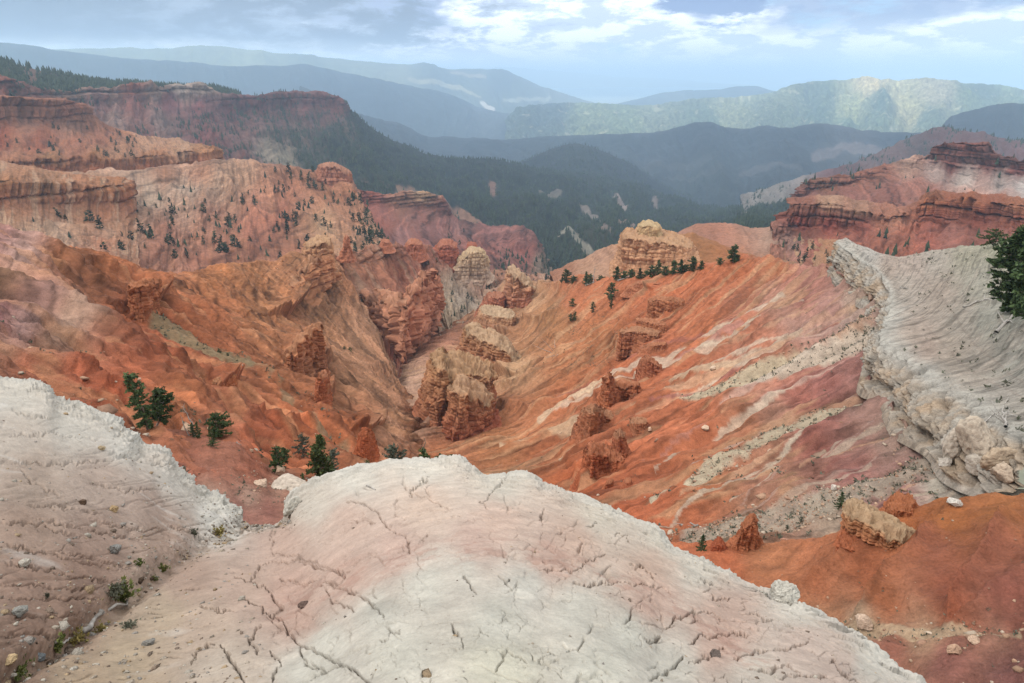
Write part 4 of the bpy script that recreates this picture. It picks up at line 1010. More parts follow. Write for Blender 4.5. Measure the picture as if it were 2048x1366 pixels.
# --- wooded valley and layered ridge in the middle distance
Sheet('wooded_valley_ground', kk=0.75, cols=[
    [(600, 196, 3500), (640, 250, 3050), (660, 320, 2550), (680, 390, 2100), (690, 470, 1700)],
    [(695, 218, 3450), (715, 280, 3000), (735, 345, 2500), (750, 405, 2050), (760, 480, 1650)],
    [(765, 270, 3550), (785, 315, 3050), (810, 365, 2500), (835, 420, 1950), (850, 490, 1950)],
    [(860, 309, 3650), (875, 345, 3100), (895, 390, 2500), (920, 445, 2100), (940, 510, 1950)],
    [(970, 316, 3750), (985, 360, 3050), (1005, 415, 2300), (1020, 470, 2000), (1030, 540, 1800)],
    [(1070, 335, 3900), (1085, 375, 3150), (1095, 430, 2300), (1100, 490, 1950), (1105, 560, 1650)],
    [(1180, 350, 4100), (1190, 390, 3200), (1190, 440, 2300), (1185, 495, 1800), (1180, 560, 1500)],
    [(1290, 375, 4300), (1290, 405, 3400), (1280, 440, 2500), (1275, 490, 1700), (1265, 550, 1100)],
    [(1400, 412, 4000), (1400, 428, 3200), (1390, 450, 2400), (1385, 490, 1700), (1380, 540, 1100)],
    [(1500, 416, 3200), (1500, 426, 2800), (1490, 442, 2200), (1485, 480, 1500), (1480, 540, 1000)],
    [(1600, 400, 2600), (1595, 418, 2400), (1585, 440, 2000), (1570, 480, 1400), (1560, 540, 1000)],
], mat=M_WOOD, colours=[(700, 260, (38, 46, 42)), (760, 320, (36, 46, 42)), (850, 360, (34, 44, 38)), (950, 360, (32, 44, 40)), (1000, 420, (38, 46, 38)), (1100, 400, (36, 48, 42)), (1100, 480, (44, 54, 40)), (1250, 420, (40, 52, 44)), (1400, 440, (38, 50, 44)), (1500, 440, (40, 50, 44)), (1200, 480, (60, 64, 50))],
    gully=(160, 40, .7), rough=((300, 30), (60, 8)), back=(10, 1.1, 40, 1.2), res=(0.7, 0.8), power=4,
    strokes=[([(795, 368), (830, 380), (860, 398)], [3, 10, 6], (150, 118, 98), .9), ([(895, 398), (930, 420), (965, 442)], [10, 14, 6], (168, 124, 98), .95), ([(985, 360), (990, 378)], [10, 8], (150, 112, 94), .9),
             ([(1165, 405), (1200, 430)], [7, 7], (160, 146, 136), .8), ([(1235, 390), (1250, 412)], [9, 7], (176, 156, 146), .9), ([(1115, 465), (1140, 455), (1160, 480), (1185, 498)], [3, 10, 7, 8], (168, 160, 142), .9), ([(1205, 450), (1220, 462)], [10, 7], (150, 128, 116), .8),
             ([(1240, 438), (1280, 445)], [6, 6], (160, 132, 116), .8), ([(1080, 375), (1120, 382)], [4, 5], (150, 140, 128), .6), ([(1310, 395), (1318, 405)], [5, 4], (150, 130, 120), .8), ([(1210, 500), (1260, 495)], [8, 6], (160, 110, 90), .6)])

Sheet('red_layered_ridge', kk=0.85, cols=[
    [(690, 368, 1520), (695, 400, 1470), (710, 440, 1370), (725, 500, 1200), (735, 560, 1050)],
    [(712, 376, 1530), (715, 404, 1500), (725, 442, 1390), (745, 500, 1200), (760, 560, 1050)],
    [(770, 386, 1570), (770, 412, 1545), (775, 446, 1420), (790, 500, 1210), (800, 560, 1050)],
    [(840, 380, 1620), (840, 412, 1600), (842, 446, 1470), (852, 500, 1220), (860, 560, 1060)],
    [(885, 396, 1650), (882, 422, 1620), (884, 450, 1500), (895, 500, 1250), (905, 560, 1070)],
    [(925, 440, 1700), (920, 448, 1620), (922, 466, 1520), (930, 505, 1280), (935, 560, 1080)],
    [(985, 450, 1680), (982, 460, 1600), (982, 485, 1530), (985, 515, 1300), (985, 565, 1080)],
    [(1045, 454, 1660), (1044, 463, 1610), (1040, 492, 1560), (1035, 525, 1330), (1025, 570, 1080)],
    [(1066, 468, 1680), (1070, 482, 1640), (1074, 505, 1560), (1068, 535, 1340), (1050, 575, 1080)],
    [(1090, 515, 1650), (1094, 522, 1600), (1097, 532, 1500), (1090, 550, 1340), (1070, 580, 1080)],
    [(1104, 530, 1600), (1106, 535, 1560), (1106, 542, 1480), (1100, 560, 1320), (1080, 585, 1080)],
], mat=M_MID, colours=[(740, 395, (168, 96, 78)), (800, 390, (172, 120, 94)), (840, 385, (184, 146, 110)), (760, 425, (150, 94, 82)), (840, 425, (152, 98, 84)), (900, 415, (158, 98, 82)), (760, 450, (172, 100, 78)), (860, 460, (160, 104, 94)), (800, 480, (150, 104, 96)), (920, 455, (150, 104, 94)), (980, 465, (140, 92, 84)), (1040, 470, (140, 92, 82)), (900, 490, (156, 96, 82)),
            (960, 500, (152, 86, 70)), (1050, 505, (148, 82, 68)), (1000, 530, (136, 86, 72)), (830, 500, (170, 98, 80)), (1090, 530, (132, 112, 92)), (760, 490, (168, 110, 92))],
    block=(26,7,9), lines=(8, .75), res=(1.3, 1.3), flute=(20, 10), ledge=(11, 6), gully=(50, 9, .6), rough=((60, 8), (14, 2)), terr=(20, 3), strata=((9, 0.38, (.65, .5, .45)),), jag=(22, 8), power=3.6, soft=14, back=(15, 1.08, 50, 1.25))

# --- right: red cliffs and the butte
Sheet('red_butte_wall', kk=0.85, cols=[
    [(1588, 388, 1400), (1586, 400, 1395), (1582, 415, 1330), (1578, 430, 1250), (1575, 470, 1000)],
    [(1628, 357, 1450), (1622, 378, 1442), (1616, 396, 1370), (1610, 420, 1250), (1605, 470, 1000)],
    [(1700, 349, 1470), (1695, 370, 1455), (1690, 390, 1370), (1680, 415, 1230), (1670, 470, 1000)],
    [(1745, 336, 1480), (1740, 358, 1460), (1735, 380, 1370), (1725, 410, 1210), (1715, 470, 980)],
    [(1800, 320, 1490), (1795, 345, 1460), (1788, 372, 1370), (1775, 405, 1200), (1765, 470, 970)],
    [(1852, 311, 1500), (1845, 330, 1480), (1838, 360, 1360), (1828, 400, 1180), (1818, 470, 960)],
    [(1876, 288, 1490), (1868, 325, 1480), (1860, 358, 1350), (1850, 400, 1160), (1840, 470, 950)],
    [(1925, 285, 1470), (1922, 332, 1458), (1916, 368, 1320), (1906, 404, 1130), (1896, 470, 930)],
    [(1965, 284, 1450), (1965, 338, 1438), (1960, 374, 1300), (1950, 408, 1110), (1940, 470, 910)],
    [(1988, 302, 1440), (1990, 344, 1428), (1988, 380, 1290), (1980, 412, 1100), (1972, 470, 900)],
    [(2050, 322, 1410), (2050, 354, 1400), (2050, 390, 1260), (2046, 420, 1080), (2042, 470, 880)],
    [(2160, 330, 1360), (2160, 366, 1350), (2160, 400, 1230), (2160, 430, 1060), (2160, 470, 860)],
], mat=M_MID, colours=[(1880, 300, (146, 84, 68)), (1940, 300, (146, 82, 66)), (1900, 325, (138, 78, 64)), (1980, 330, (140, 80, 66)), (2040, 340, (140, 78, 66)), (1870, 345, (178, 152, 140)), (1930, 355, (186, 168, 156)), (2000, 365, (180, 162, 152)), (1820, 335, (176, 140, 120)), (1830, 365, (160, 104, 86)), (1760, 345, (164, 108, 86)), (1700, 358, (160, 104, 80)),
            (1640, 365, (150, 100, 74)), (1620, 390, (146, 94, 80)), (1700, 385, (150, 94, 78)), (1780, 385, (152, 94, 78)), (1860, 385, (166, 106, 86)), (1940, 390, (174, 126, 106)), (2030, 395, (180, 150, 138)), (1640, 410, (140, 88, 76)), (1760, 410, (148, 94, 78)), (2000, 410, (170, 110, 84)), (2045, 380, (196, 184, 176))],
    block=(14,10,11), lines=(7, .6), res=(1.4, 1.5), flute=(15, 14), ledge=(10, 6), gully=(45, 7, .6), rough=((60, 7), (14, 2)), terr=(16, 4), strata=((8, 0.4, (.65, .5, .45)),), jag=(18, 9), power=3.6, soft=12, back=(12, 1.08, 50, 1.25))

Sheet('red_fluted_cliff', kk=0.88, cols=[
    [(1540, 450, 900), (1545, 458, 885), (1546, 472, 880), (1544, 488, 860), (1540, 505, 780), (1530, 545, 640)],
    [(1572, 425, 920), (1574, 436, 895), (1570, 455, 890), (1565, 478, 880), (1560, 500, 790), (1550, 545, 640)],
    [(1592, 396, 930), (1590, 404, 905), (1582, 430, 900), (1574, 462, 893), (1568, 495, 790), (1560, 545, 640)],
    [(1650, 392, 945), (1650, 402, 905), (1646, 430, 900), (1640, 458, 893), (1632, 492, 780), (1625, 545, 620)],
    [(1720, 402, 950), (1720, 416, 900), (1716, 436, 895), (1710, 458, 888), (1702, 490, 760), (1695, 545, 580)],
    [(1790, 412, 960), (1790, 430, 880), (1788, 440, 876), (1784, 455, 850), (1775, 490, 720), (1765, 545, 550)],
    [(1832, 400, 960), (1828, 412, 900), (1824, 430, 893), (1818, 455, 860), (1808, 488, 710), (1800, 545, 530)],
    [(1860, 386, 950), (1856, 398, 900), (1852, 420, 895), (1846, 446, 888), (1838, 485, 700), (1830, 545, 510)],
    [(1950, 386, 930), (1950, 398, 880), (1946, 422, 875), (1942, 448, 868), (1934, 488, 680), (1925, 545, 500)],
    [(2050, 396, 900), (2050, 406, 860), (2050, 430, 855), (2050, 455, 848), (2048, 490, 660), (2045, 545, 480)],
    [(2160, 400, 880), (2160, 410, 840), (2160, 434, 835), (2160, 458, 828), (2160, 490, 640), (2160, 545, 460)],
], mat=M_MID, colours=[(1600, 410, (158, 104, 84)), (1660, 405, (180, 140, 112)), (1720, 420, (174, 130, 104)), (1600, 440, (148, 74, 60)), (1660, 440, (150, 76, 62)), (1720, 445, (154, 84, 68)), (1580, 480, (158, 120, 106)), (1620, 480, (164, 100, 80)), (1790, 440, (186, 126, 98)), (1760, 480, (172, 104, 80)), (1860, 400, (170, 104, 68)), (1940, 405, (168, 102, 68)),
            (2040, 412, (170, 108, 76)), (1870, 435, (152, 86, 66)), (1950, 435, (150, 84, 66)), (2040, 440, (152, 88, 68)), (1850, 475, (164, 92, 72)), (1900, 470, (160, 100, 84)), (1960, 470, (152, 92, 76)), (2040, 475, (150, 94, 80)), (1810, 470, (168, 100, 76)), (1550, 500, (178, 120, 96)), (1660, 490, (162, 96, 74))],
    block=(9,12,8), lines=(5, .5), res=(1.5, 1.5), flute=(12, 13), ledge=(8, 5), gully=(30, 7, .6), rough=((40, 5), (9, 1.6)), strata=((7, 0.35, (.65, .5, .45)),), jag=(14, 7), power=3.6, soft=12, back=(10, 1.06, 40, 1.2))

Sheet('orange_hill_ground', hue=(1.0, 1.08, 1.04), kk=0.88, cols=[
    [(1100, 548, 740), (1105, 556, 700), (1108, 572, 640), (1108, 600, 560)],
    [(1160, 520, 700), (1165, 540, 650), (1168, 566, 590), (1170, 600, 520)],
    [(1235, 486, 650), (1238, 515, 610), (1240, 550, 560), (1242, 600, 480)],
    [(1300, 474, 630), (1305, 506, 590), (1308, 545, 540), (1310, 600, 460)],
    [(1370, 470, 615), (1372, 504, 575), (1374, 540, 525), (1376, 590, 450)],
    [(1420, 482, 600), (1422, 508, 560), (1424, 540, 515), (1426, 580, 445)],
    [(1470, 500, 590), (1474, 518, 555), (1478, 540, 510), (1480, 575, 440)],
    [(1530, 520, 580), (1536, 532, 545), (1540, 548, 500), (1545, 580, 430)],
    [(1610, 528, 560), (1612, 538, 520), (1614, 552, 470), (1616, 580, 400)],
], mat=M_MID, colours=[(1130, 545, (180, 118, 92)), (1200, 510, (200, 148, 124)), (1180, 540, (196, 146, 118)), (1260, 510, (196, 138, 102)), (1330, 490, (196, 138, 96)), (1400, 495, (194, 126, 80)), (1450, 500, (194, 118, 72)), (1350, 520, (196, 132, 92)), (1500, 520, (190, 124, 84)), (1580, 540, (180, 128, 100))],
    gully=(30, 3, .6), rough=((40, 4), (9, 1)), strata=((9, .2, (.55, .5, .45)),), jag=(20, 4), back=(10, 1.06, 50, 1.25))

Sheet('pale_foothill_ground', hue=(1.0, 1.08, 1.04), kk=0.85, cols=[
    [(1320, 478, 1000), (1325, 490, 940), (1330, 510, 850), (1335, 550, 700)],
    [(1370, 458, 1000), (1372, 476, 940), (1375, 502, 840), (1378, 550, 690)],
    [(1420, 446, 1000), (1420, 468, 940), (1422, 500, 830), (1424, 550, 680)],
    [(1462, 446, 990), (1464, 468, 930), (1466, 500, 820), (1468, 550, 670)],
    [(1500, 456, 980), (1504, 474, 920), (1508, 504, 810), (1512, 550, 660)],
    [(1555, 452, 960), (1558, 472, 900), (1562, 505, 780), (1566, 555, 640)],
    [(1625, 480, 850), (1628, 492, 800), (1630, 515, 700), (1632, 560, 590)],
    [(1680, 478, 780), (1682, 490, 740), (1684, 515, 640), (1686, 560, 540)],
], mat=M_MID, colours=[(1350, 480, (184, 128, 104)), (1420, 455, (192, 124, 96)), (1440, 480, (184, 120, 98)), (1400, 490, (176, 122, 104)), (1500, 470, (188, 136, 116)), (1540, 480, (196, 154, 134)), (1600, 500, (192, 148, 116)), (1560, 515, (180, 116, 88)), (1650, 495, (188, 128, 92)), (1480, 500, (186, 116, 82))],
    gully=(28, 4, .6), rough=((40, 4), (9, 1)), ledge=(8, 2.5), strata=((8, .25, (.6, .5, .45)),), jag=(16, 5), back=(10, 1.06, 50, 1.25))

# --- distant country
FOR, FOR2, MEAD = (30, 38, 42), (40, 50, 46), (112, 116, 78)
Sheet('pink_far_badlands', kk=0.7, cols=[
    [(1480, 392, 3600), (1482, 405, 3300), (1484, 430, 2900)],
    [(1560, 368, 3600), (1562, 388, 3300), (1566, 425, 2800)],
    [(1640, 342, 3600), (1645, 372, 3200), (1650, 420, 2700)],
    [(1720, 322, 3600), (1724, 350, 3200), (1730, 410, 2600)],
    [(1790, 290, 3700), (1794, 325, 3250), (1800, 390, 2600)],
    [(1880, 256, 3800), (1884, 300, 3300), (1890, 370, 2600)],
    [(1930, 263, 3700), (1934, 305, 3250), (1940, 370, 2600)],
    [(2000, 276, 3600), (2004, 312, 3200), (2010, 370, 2600)],
    [(2160, 290, 3500), (2164, 320, 3100), (2170, 370, 2600)],
], mat=M_FAR, colours=[(1540, 385, (160, 150, 140)), (1600, 370, (166, 152, 142)), (1660, 350, (138, 76, 66)), (1700, 345, (120, 74, 66)), (1780, 310, (118, 88, 82)), (1750, 325, (126, 100, 92)), (1870, 270, (130, 84, 76)), (1930, 280, (134, 88, 80)), (2000, 300, (132, 90, 84)), (1850, 300, (70, 66, 62)), (1620, 400, (60, 62, 58)), (1500, 405, (150, 140, 130))],
    res=(.8, .9), flute=(40, 16), ledge=(18, 9), gully=(90, 26, .6), rough=((150, 18), (40, 5)), strata=((14, .4, (.6, .5, .45)),), jag=(60, 14), back=(10, 1.08, 40, 1.3))

Sheet('blue_wooded_hill', [
    [(1020, 338, 5200), (1020, 365, 4400), (1020, 430, 3200)],
    [(1060, 318, 5200), (1060, 350, 4400), (1060, 430, 3200)],
    [(1105, 296, 5200), (1100, 340, 4400), (1100, 430, 3200)],
    [(1155, 289, 5200), (1155, 340, 4400), (1155, 430, 3200)],
    [(1210, 303, 5200), (1210, 350, 4400), (1215, 430, 3200)],
    [(1290, 345, 5300), (1290, 380, 4500), (1290, 440, 3300)],
    [(1350, 382, 5300), (1350, 405, 4600), (1350, 450, 3400)],
    [(1440, 412, 5200), (1440, 425, 4600), (1440, 460, 3600)],
], mat=M_WOOD, colours=[(1150, 320, FOR2), (1250, 350, FOR), (1100, 340, FOR)], gully=(250, 40, .6), rough=((400, 30), (90, 10)), back=(10, 1.1, 40, 1.3), res=(.6, .6))

Sheet('painted_shade_wooded_ridge', [  # dark forest pigment also stands in for cloud shadow that nothing casts
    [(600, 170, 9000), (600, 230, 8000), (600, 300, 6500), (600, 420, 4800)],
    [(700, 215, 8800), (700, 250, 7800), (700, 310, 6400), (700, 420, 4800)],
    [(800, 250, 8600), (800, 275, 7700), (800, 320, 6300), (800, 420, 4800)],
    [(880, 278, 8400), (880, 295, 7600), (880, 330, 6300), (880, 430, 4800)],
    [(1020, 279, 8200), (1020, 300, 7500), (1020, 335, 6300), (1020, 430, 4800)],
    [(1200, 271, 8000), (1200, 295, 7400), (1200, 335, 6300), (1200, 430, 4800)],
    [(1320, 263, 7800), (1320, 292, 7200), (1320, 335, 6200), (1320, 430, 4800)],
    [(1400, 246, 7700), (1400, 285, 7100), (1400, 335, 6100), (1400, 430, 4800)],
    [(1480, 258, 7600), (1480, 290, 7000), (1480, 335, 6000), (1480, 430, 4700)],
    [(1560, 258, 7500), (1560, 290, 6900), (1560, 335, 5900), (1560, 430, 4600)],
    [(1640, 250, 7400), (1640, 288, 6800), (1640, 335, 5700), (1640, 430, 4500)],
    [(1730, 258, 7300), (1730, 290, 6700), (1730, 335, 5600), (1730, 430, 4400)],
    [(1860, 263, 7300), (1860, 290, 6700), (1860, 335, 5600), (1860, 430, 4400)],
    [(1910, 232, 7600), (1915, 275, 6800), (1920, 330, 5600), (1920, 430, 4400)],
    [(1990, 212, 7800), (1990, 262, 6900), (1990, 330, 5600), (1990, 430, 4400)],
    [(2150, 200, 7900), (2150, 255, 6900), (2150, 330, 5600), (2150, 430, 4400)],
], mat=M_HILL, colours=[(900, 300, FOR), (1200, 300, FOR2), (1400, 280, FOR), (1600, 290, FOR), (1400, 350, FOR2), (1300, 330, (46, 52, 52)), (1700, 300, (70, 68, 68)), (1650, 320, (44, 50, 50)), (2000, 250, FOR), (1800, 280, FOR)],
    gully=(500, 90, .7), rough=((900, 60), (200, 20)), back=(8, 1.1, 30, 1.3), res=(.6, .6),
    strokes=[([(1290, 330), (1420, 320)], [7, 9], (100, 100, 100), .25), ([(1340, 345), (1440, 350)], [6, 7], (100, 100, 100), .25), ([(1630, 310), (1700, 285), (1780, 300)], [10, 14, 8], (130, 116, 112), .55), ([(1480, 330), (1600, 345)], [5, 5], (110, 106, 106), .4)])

Sheet('left_far_ridge', [
    [(-160, 84, 13650), (-160, 160, 12350), (-160, 320, 10140)],
    [(0, 88, 13650), (0, 160, 12350), (0, 320, 10140)],
    [(200, 112, 13650), (200, 170, 12350), (200, 320, 10140)],
    [(400, 127, 13650), (400, 180, 12350), (400, 320, 10140)],
    [(490, 134, 13650), (500, 185, 12350), (500, 320, 10140)],
    [(600, 126, 14040), (600, 185, 12480), (600, 320, 10140)],
    [(640, 134, 14040), (650, 190, 12610), (650, 320, 10140)],
    [(730, 155, 14300), (740, 200, 12740), (740, 320, 10400)],
    [(830, 172, 14300), (840, 212, 12870), (840, 320, 10400)],
    [(900, 190, 14560), (910, 225, 13000), (910, 320, 10660)],
    [(955, 214, 14690), (960, 238, 13260), (960, 320, 10920)],
    [(1020, 226, 14950), (1025, 245, 13520), (1025, 320, 11180)],
    [(1080, 240, 14950), (1080, 255, 13650), (1080, 320, 11440)],
], mat=M_HILL, colours=[(100, 130, FOR), (400, 160, FOR), (700, 180, FOR), (900, 210, FOR2), (960, 225, (70, 74, 70))], gully=(700, 110, .7), rough=((1200, 60), (300, 20)), back=(6, 1.1, 25, 1.3), res=(.5, .6))

Sheet('far_plateau', kk=1.6, cols=[
    [(-160, 99, 18225), (-160, 130, 16875), (-160, 240, 14850)],
    [(100, 98, 18630), (100, 130, 17280), (100, 240, 15120)],
    [(300, 97, 18900), (300, 130, 17550), (300, 240, 15390)],
    [(420, 92, 18900), (420, 128, 17550), (420, 240, 15390)],
    [(520, 102, 19170), (520, 130, 17820), (520, 240, 15660)],
    [(650, 113, 19575), (650, 140, 18090), (650, 240, 15930)],
    [(740, 122, 19980), (740, 145, 18360), (740, 240, 16200)],
    [(820, 129, 20250), (820, 150, 18495), (820, 240, 16200)],
    [(848, 124, 20250), (850, 152, 18495), (850, 240, 16200)],
    [(905, 138, 20520), (905, 165, 18630), (905, 245, 16200)],
    [(1000, 138, 20925), (1000, 175, 18900), (1000, 250, 16200)],
    [(1030, 148, 21060), (1030, 182, 18900), (1030, 252, 16470)],
    [(1070, 167, 21330), (1075, 196, 19305), (1075, 255, 16740)],
    [(1120, 185, 21600), (1125, 208, 19575), (1125, 258, 17010)],
    [(1190, 207, 22275), (1190, 222, 20250), (1190, 262, 17550)],
    [(1260, 220, 22275), (1260, 232, 20520), (1260, 265, 17820)],
], mat=M_HILL, colours=[(500, 110, MEAD), (700, 130, (100, 106, 76)), (860, 130, (66, 76, 58)), (950, 150, (70, 78, 62)), (1000, 160, FOR2), (1060, 190, (76, 82, 66)), (900, 160, (58, 68, 54)), (800, 150, (110, 112, 80)), (950, 185, (86, 92, 70)), (1020, 205, (80, 88, 66)), (1120, 200, (96, 98, 80)), (620, 130, (90, 98, 70))],
    gully=(800, 90, .7), rough=((1500, 60), (350, 20)), back=(5, 1.1, 20, 1.3), res=(.6, .7),
    strokes=[([(820, 155), (900, 170), (960, 190)], [5, 6, 4], (170, 160, 120), .6), ([(900, 142), (970, 150)], [4, 4], (170, 150, 120), .5), ([(965, 205), (985, 218)], [7, 6], (190, 180, 165), .9), ([(1010, 198), (1100, 195)], [5, 5], (180, 176, 150), .5)])

Sheet('painted_sun_green_mountain', kk=2.5, cols=[  # green cover pigment brightened so that the sunlight is in the colour
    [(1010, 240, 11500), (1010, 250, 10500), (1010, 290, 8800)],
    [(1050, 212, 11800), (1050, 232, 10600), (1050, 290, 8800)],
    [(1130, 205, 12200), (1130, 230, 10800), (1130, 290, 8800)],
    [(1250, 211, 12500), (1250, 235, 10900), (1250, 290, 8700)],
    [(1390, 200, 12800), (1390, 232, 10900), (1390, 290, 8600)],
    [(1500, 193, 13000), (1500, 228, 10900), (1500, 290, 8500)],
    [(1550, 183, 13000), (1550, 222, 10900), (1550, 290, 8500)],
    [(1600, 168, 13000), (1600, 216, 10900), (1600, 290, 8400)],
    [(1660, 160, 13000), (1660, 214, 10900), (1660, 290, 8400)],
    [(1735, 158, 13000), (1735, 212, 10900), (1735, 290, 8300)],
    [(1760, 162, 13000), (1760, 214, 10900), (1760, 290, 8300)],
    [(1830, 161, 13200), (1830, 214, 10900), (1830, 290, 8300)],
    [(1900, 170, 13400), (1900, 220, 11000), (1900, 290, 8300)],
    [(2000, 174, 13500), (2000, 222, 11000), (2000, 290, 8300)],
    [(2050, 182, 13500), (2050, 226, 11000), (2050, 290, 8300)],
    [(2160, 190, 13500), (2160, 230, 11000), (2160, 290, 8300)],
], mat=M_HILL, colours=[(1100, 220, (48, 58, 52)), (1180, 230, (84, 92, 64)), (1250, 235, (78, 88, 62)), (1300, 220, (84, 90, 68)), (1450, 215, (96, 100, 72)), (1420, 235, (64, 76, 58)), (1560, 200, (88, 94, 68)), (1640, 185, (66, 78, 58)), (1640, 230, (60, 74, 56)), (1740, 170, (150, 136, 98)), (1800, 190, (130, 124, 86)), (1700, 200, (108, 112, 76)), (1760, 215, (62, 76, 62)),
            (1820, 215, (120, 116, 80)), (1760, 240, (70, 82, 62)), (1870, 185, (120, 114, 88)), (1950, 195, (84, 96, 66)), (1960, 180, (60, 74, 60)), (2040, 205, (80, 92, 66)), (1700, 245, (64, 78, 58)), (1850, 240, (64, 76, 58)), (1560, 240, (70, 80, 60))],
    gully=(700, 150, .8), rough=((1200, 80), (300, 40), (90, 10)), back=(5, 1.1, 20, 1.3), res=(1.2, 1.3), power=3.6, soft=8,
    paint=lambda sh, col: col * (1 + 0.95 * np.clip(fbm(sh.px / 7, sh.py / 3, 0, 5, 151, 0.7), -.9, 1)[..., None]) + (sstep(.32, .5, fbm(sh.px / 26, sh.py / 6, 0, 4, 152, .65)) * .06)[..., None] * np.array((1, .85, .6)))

Sheet('far_blue_hill', [
    [(1200, 222, 22000), (1200, 235, 19000)], [(1255, 203, 22000), (1255, 235, 19000)], [(1310, 190, 22500), (1310, 235, 19000)], [(1380, 181, 23000), (1380, 235, 19000)],
    [(1440, 179, 23000), (1440, 235, 19000)], [(1500, 173, 23000), (1500, 235, 19000)], [(1545, 182, 23000), (1545, 235, 19000)], [(1640, 195, 23000), (1640, 235, 19000)],
], mat=M_HILL, colours=[(1300, 200, (70, 78, 70)), (1400, 190, (60, 70, 66)), (1500, 180, (60, 70, 66)), (1350, 205, (100, 104, 86))], gully=(900, 110, .7), rough=((1500, 80),), back=(4, 1.1, 14, 1.3), res=(.6, 1.0))

Sheet('farthest_mountains', [
    [(700, 150, 60000), (700, 172, 50000)], [(860, 142, 60000), (860, 175, 50000)], [(930, 136, 60000), (930, 175, 50000)], [(1000, 134, 60000), (1000, 175, 50000)], [(1080, 140, 60000), (1080, 175, 50000)],
    [(1160, 146, 60000), (1160, 175, 50000)], [(1240, 153, 60000), (1240, 175, 50000)], [(1340, 160, 60000), (1340, 175, 50000)], [(1500, 168, 60000), (1500, 178, 50000)],
], mat=M_HILL, colours=[(1000, 150, (90, 96, 90))], rough=((5000, 200),), back=(3, 1.05, 8, 1.2), res=(.5, .5))

# base ground sheet out to the horizon
gr = np.array([0.0, 200, 900, 2000, 4000, 7000, 11000, 16000, 22000, 30000, 38000, 46000, 56000, 70000, 90000, 120000])
ga = np.linspace(-math.pi, math.pi, 181)[:-1]
GP = np.zeros((180, len(gr), 3))
GP[..., 0] = np.sin(ga)[:, None] * gr; GP[..., 1] = np.cos(ga)[:, None] * gr
GP[..., 2] = np.interp(gr, [0, 900, 7000, 16000, 120000], [-420, -640, -1000, -1080, -1080])[None, :]
gcol = np.ones((180, len(gr), 3)) * lin((176, 172, 146))
M_BASIN = ground_mat('valley_floor_fields', 0.0006, 5.0, 0.5)
gnd = mesh_grid('ground', GP, M_BASIN, gcol, closed_u=True)
gnd['kind'] = 'structure'

# ------------------------------------------------------------------ haze
HZ = (130000.0, 130000.0)
hz0, hz1 = -1090.0, 960.0
me = bpy.data.meshes.new('haze')
vs = [(sx * 125000, sy * 125000, z) for z in (hz0, hz1) for sx, sy in ((-1, -1), (1, -1), (1, 1), (-1, 1))]
me.from_pydata(vs, [], [(3, 2, 1, 0), (4, 5, 6, 7), (0, 1, 5, 4), (1, 2, 6, 5), (2, 3, 7, 6), (3, 0, 4, 7)])
hz = bpy.data.objects.new('haze', me)
S.collection.objects.link(hz)
hz['kind'] = 'stuff'
hm = bpy.data.materials.new('haze_air')
hm.use_nodes = True
t = NT(hm.node_tree)
vol = t.n('ShaderNodeVolumePrincipled', ins={'Color': (0.54, 0.75, 1.0, 1), 'Density': 6.3e-5, 'Anisotropy': 0.1})
t.n('ShaderNodeOutputMaterial', ins={1: vol.outputs[0]})
me.materials.append(hm)

# ================================================================== THINGS
rng = np.random.default_rng(5)


def tag(o, label, cat, group=None):
    o['label'] = label
    o['category'] = cat
    if group:
        o['group'] = group
    return o


def thing(name, loc, label, cat, group=None):
    o = bpy.data.objects.new(name, None)
    o.empty_display_size = 0.2
    S.collection.objects.link(o)
    o.location = loc
    return tag(o, label, cat, group)


def mesh_np(name, V, Fs, mat, parent=None, smooth=False, cols=None):
    """Fs: (n,3) or (n,4) array"""
    V = np.asarray(V, np.float32); Fs = np.asarray(Fs, np.int32)
    k = Fs.shape[1]
    me = bpy.data.meshes.new(name)
    me.vertices.add(len(V)); me.vertices.foreach_set('co', V.reshape(-1))
    me.loops.add(Fs.size); me.loops.foreach_set('vertex_index', Fs.reshape(-1))
    me.polygons.add(len(Fs)); me.polygons.foreach_set('loop_start', (np.arange(len(Fs)) * k).astype(np.int32))
    if smooth:
        me.polygons.foreach_set('use_smooth', np.ones(len(Fs), bool))
    me.update(calc_edges=True)
    if cols is not None:
        at = me.attributes.new('pigment', 'FLOAT_COLOR', 'POINT')
        c4 = np.ones((len(V), 4), np.float32); c4[:, :3] = cols
        at.data.foreach_set('color', c4.reshape(-1))
    me.materials.append(mat)
    ob = bpy.data.objects.new(name, me)
    S.collection.objects.link(ob)
    if parent is not None:
        ob.parent = parent
    return ob


# ------------------------------------------------------------------ rock fins and hoodoos
def depth_at(px, py, names):
    best = None
    for n in names:
        sh = SHEETS[n]
        d2 = (sh.fx - px)**2 + (sh.fy - py)**2
        d2 = np.where(sh.vr < 0, 1e9, d2)
        i = np.unravel_index(np.argmin(d2), d2.shape)
        if d2[i] < 60:
            d = float(np.linalg.norm(sh.P[i]))
            if best is None or d < best:
                best = d
    return best


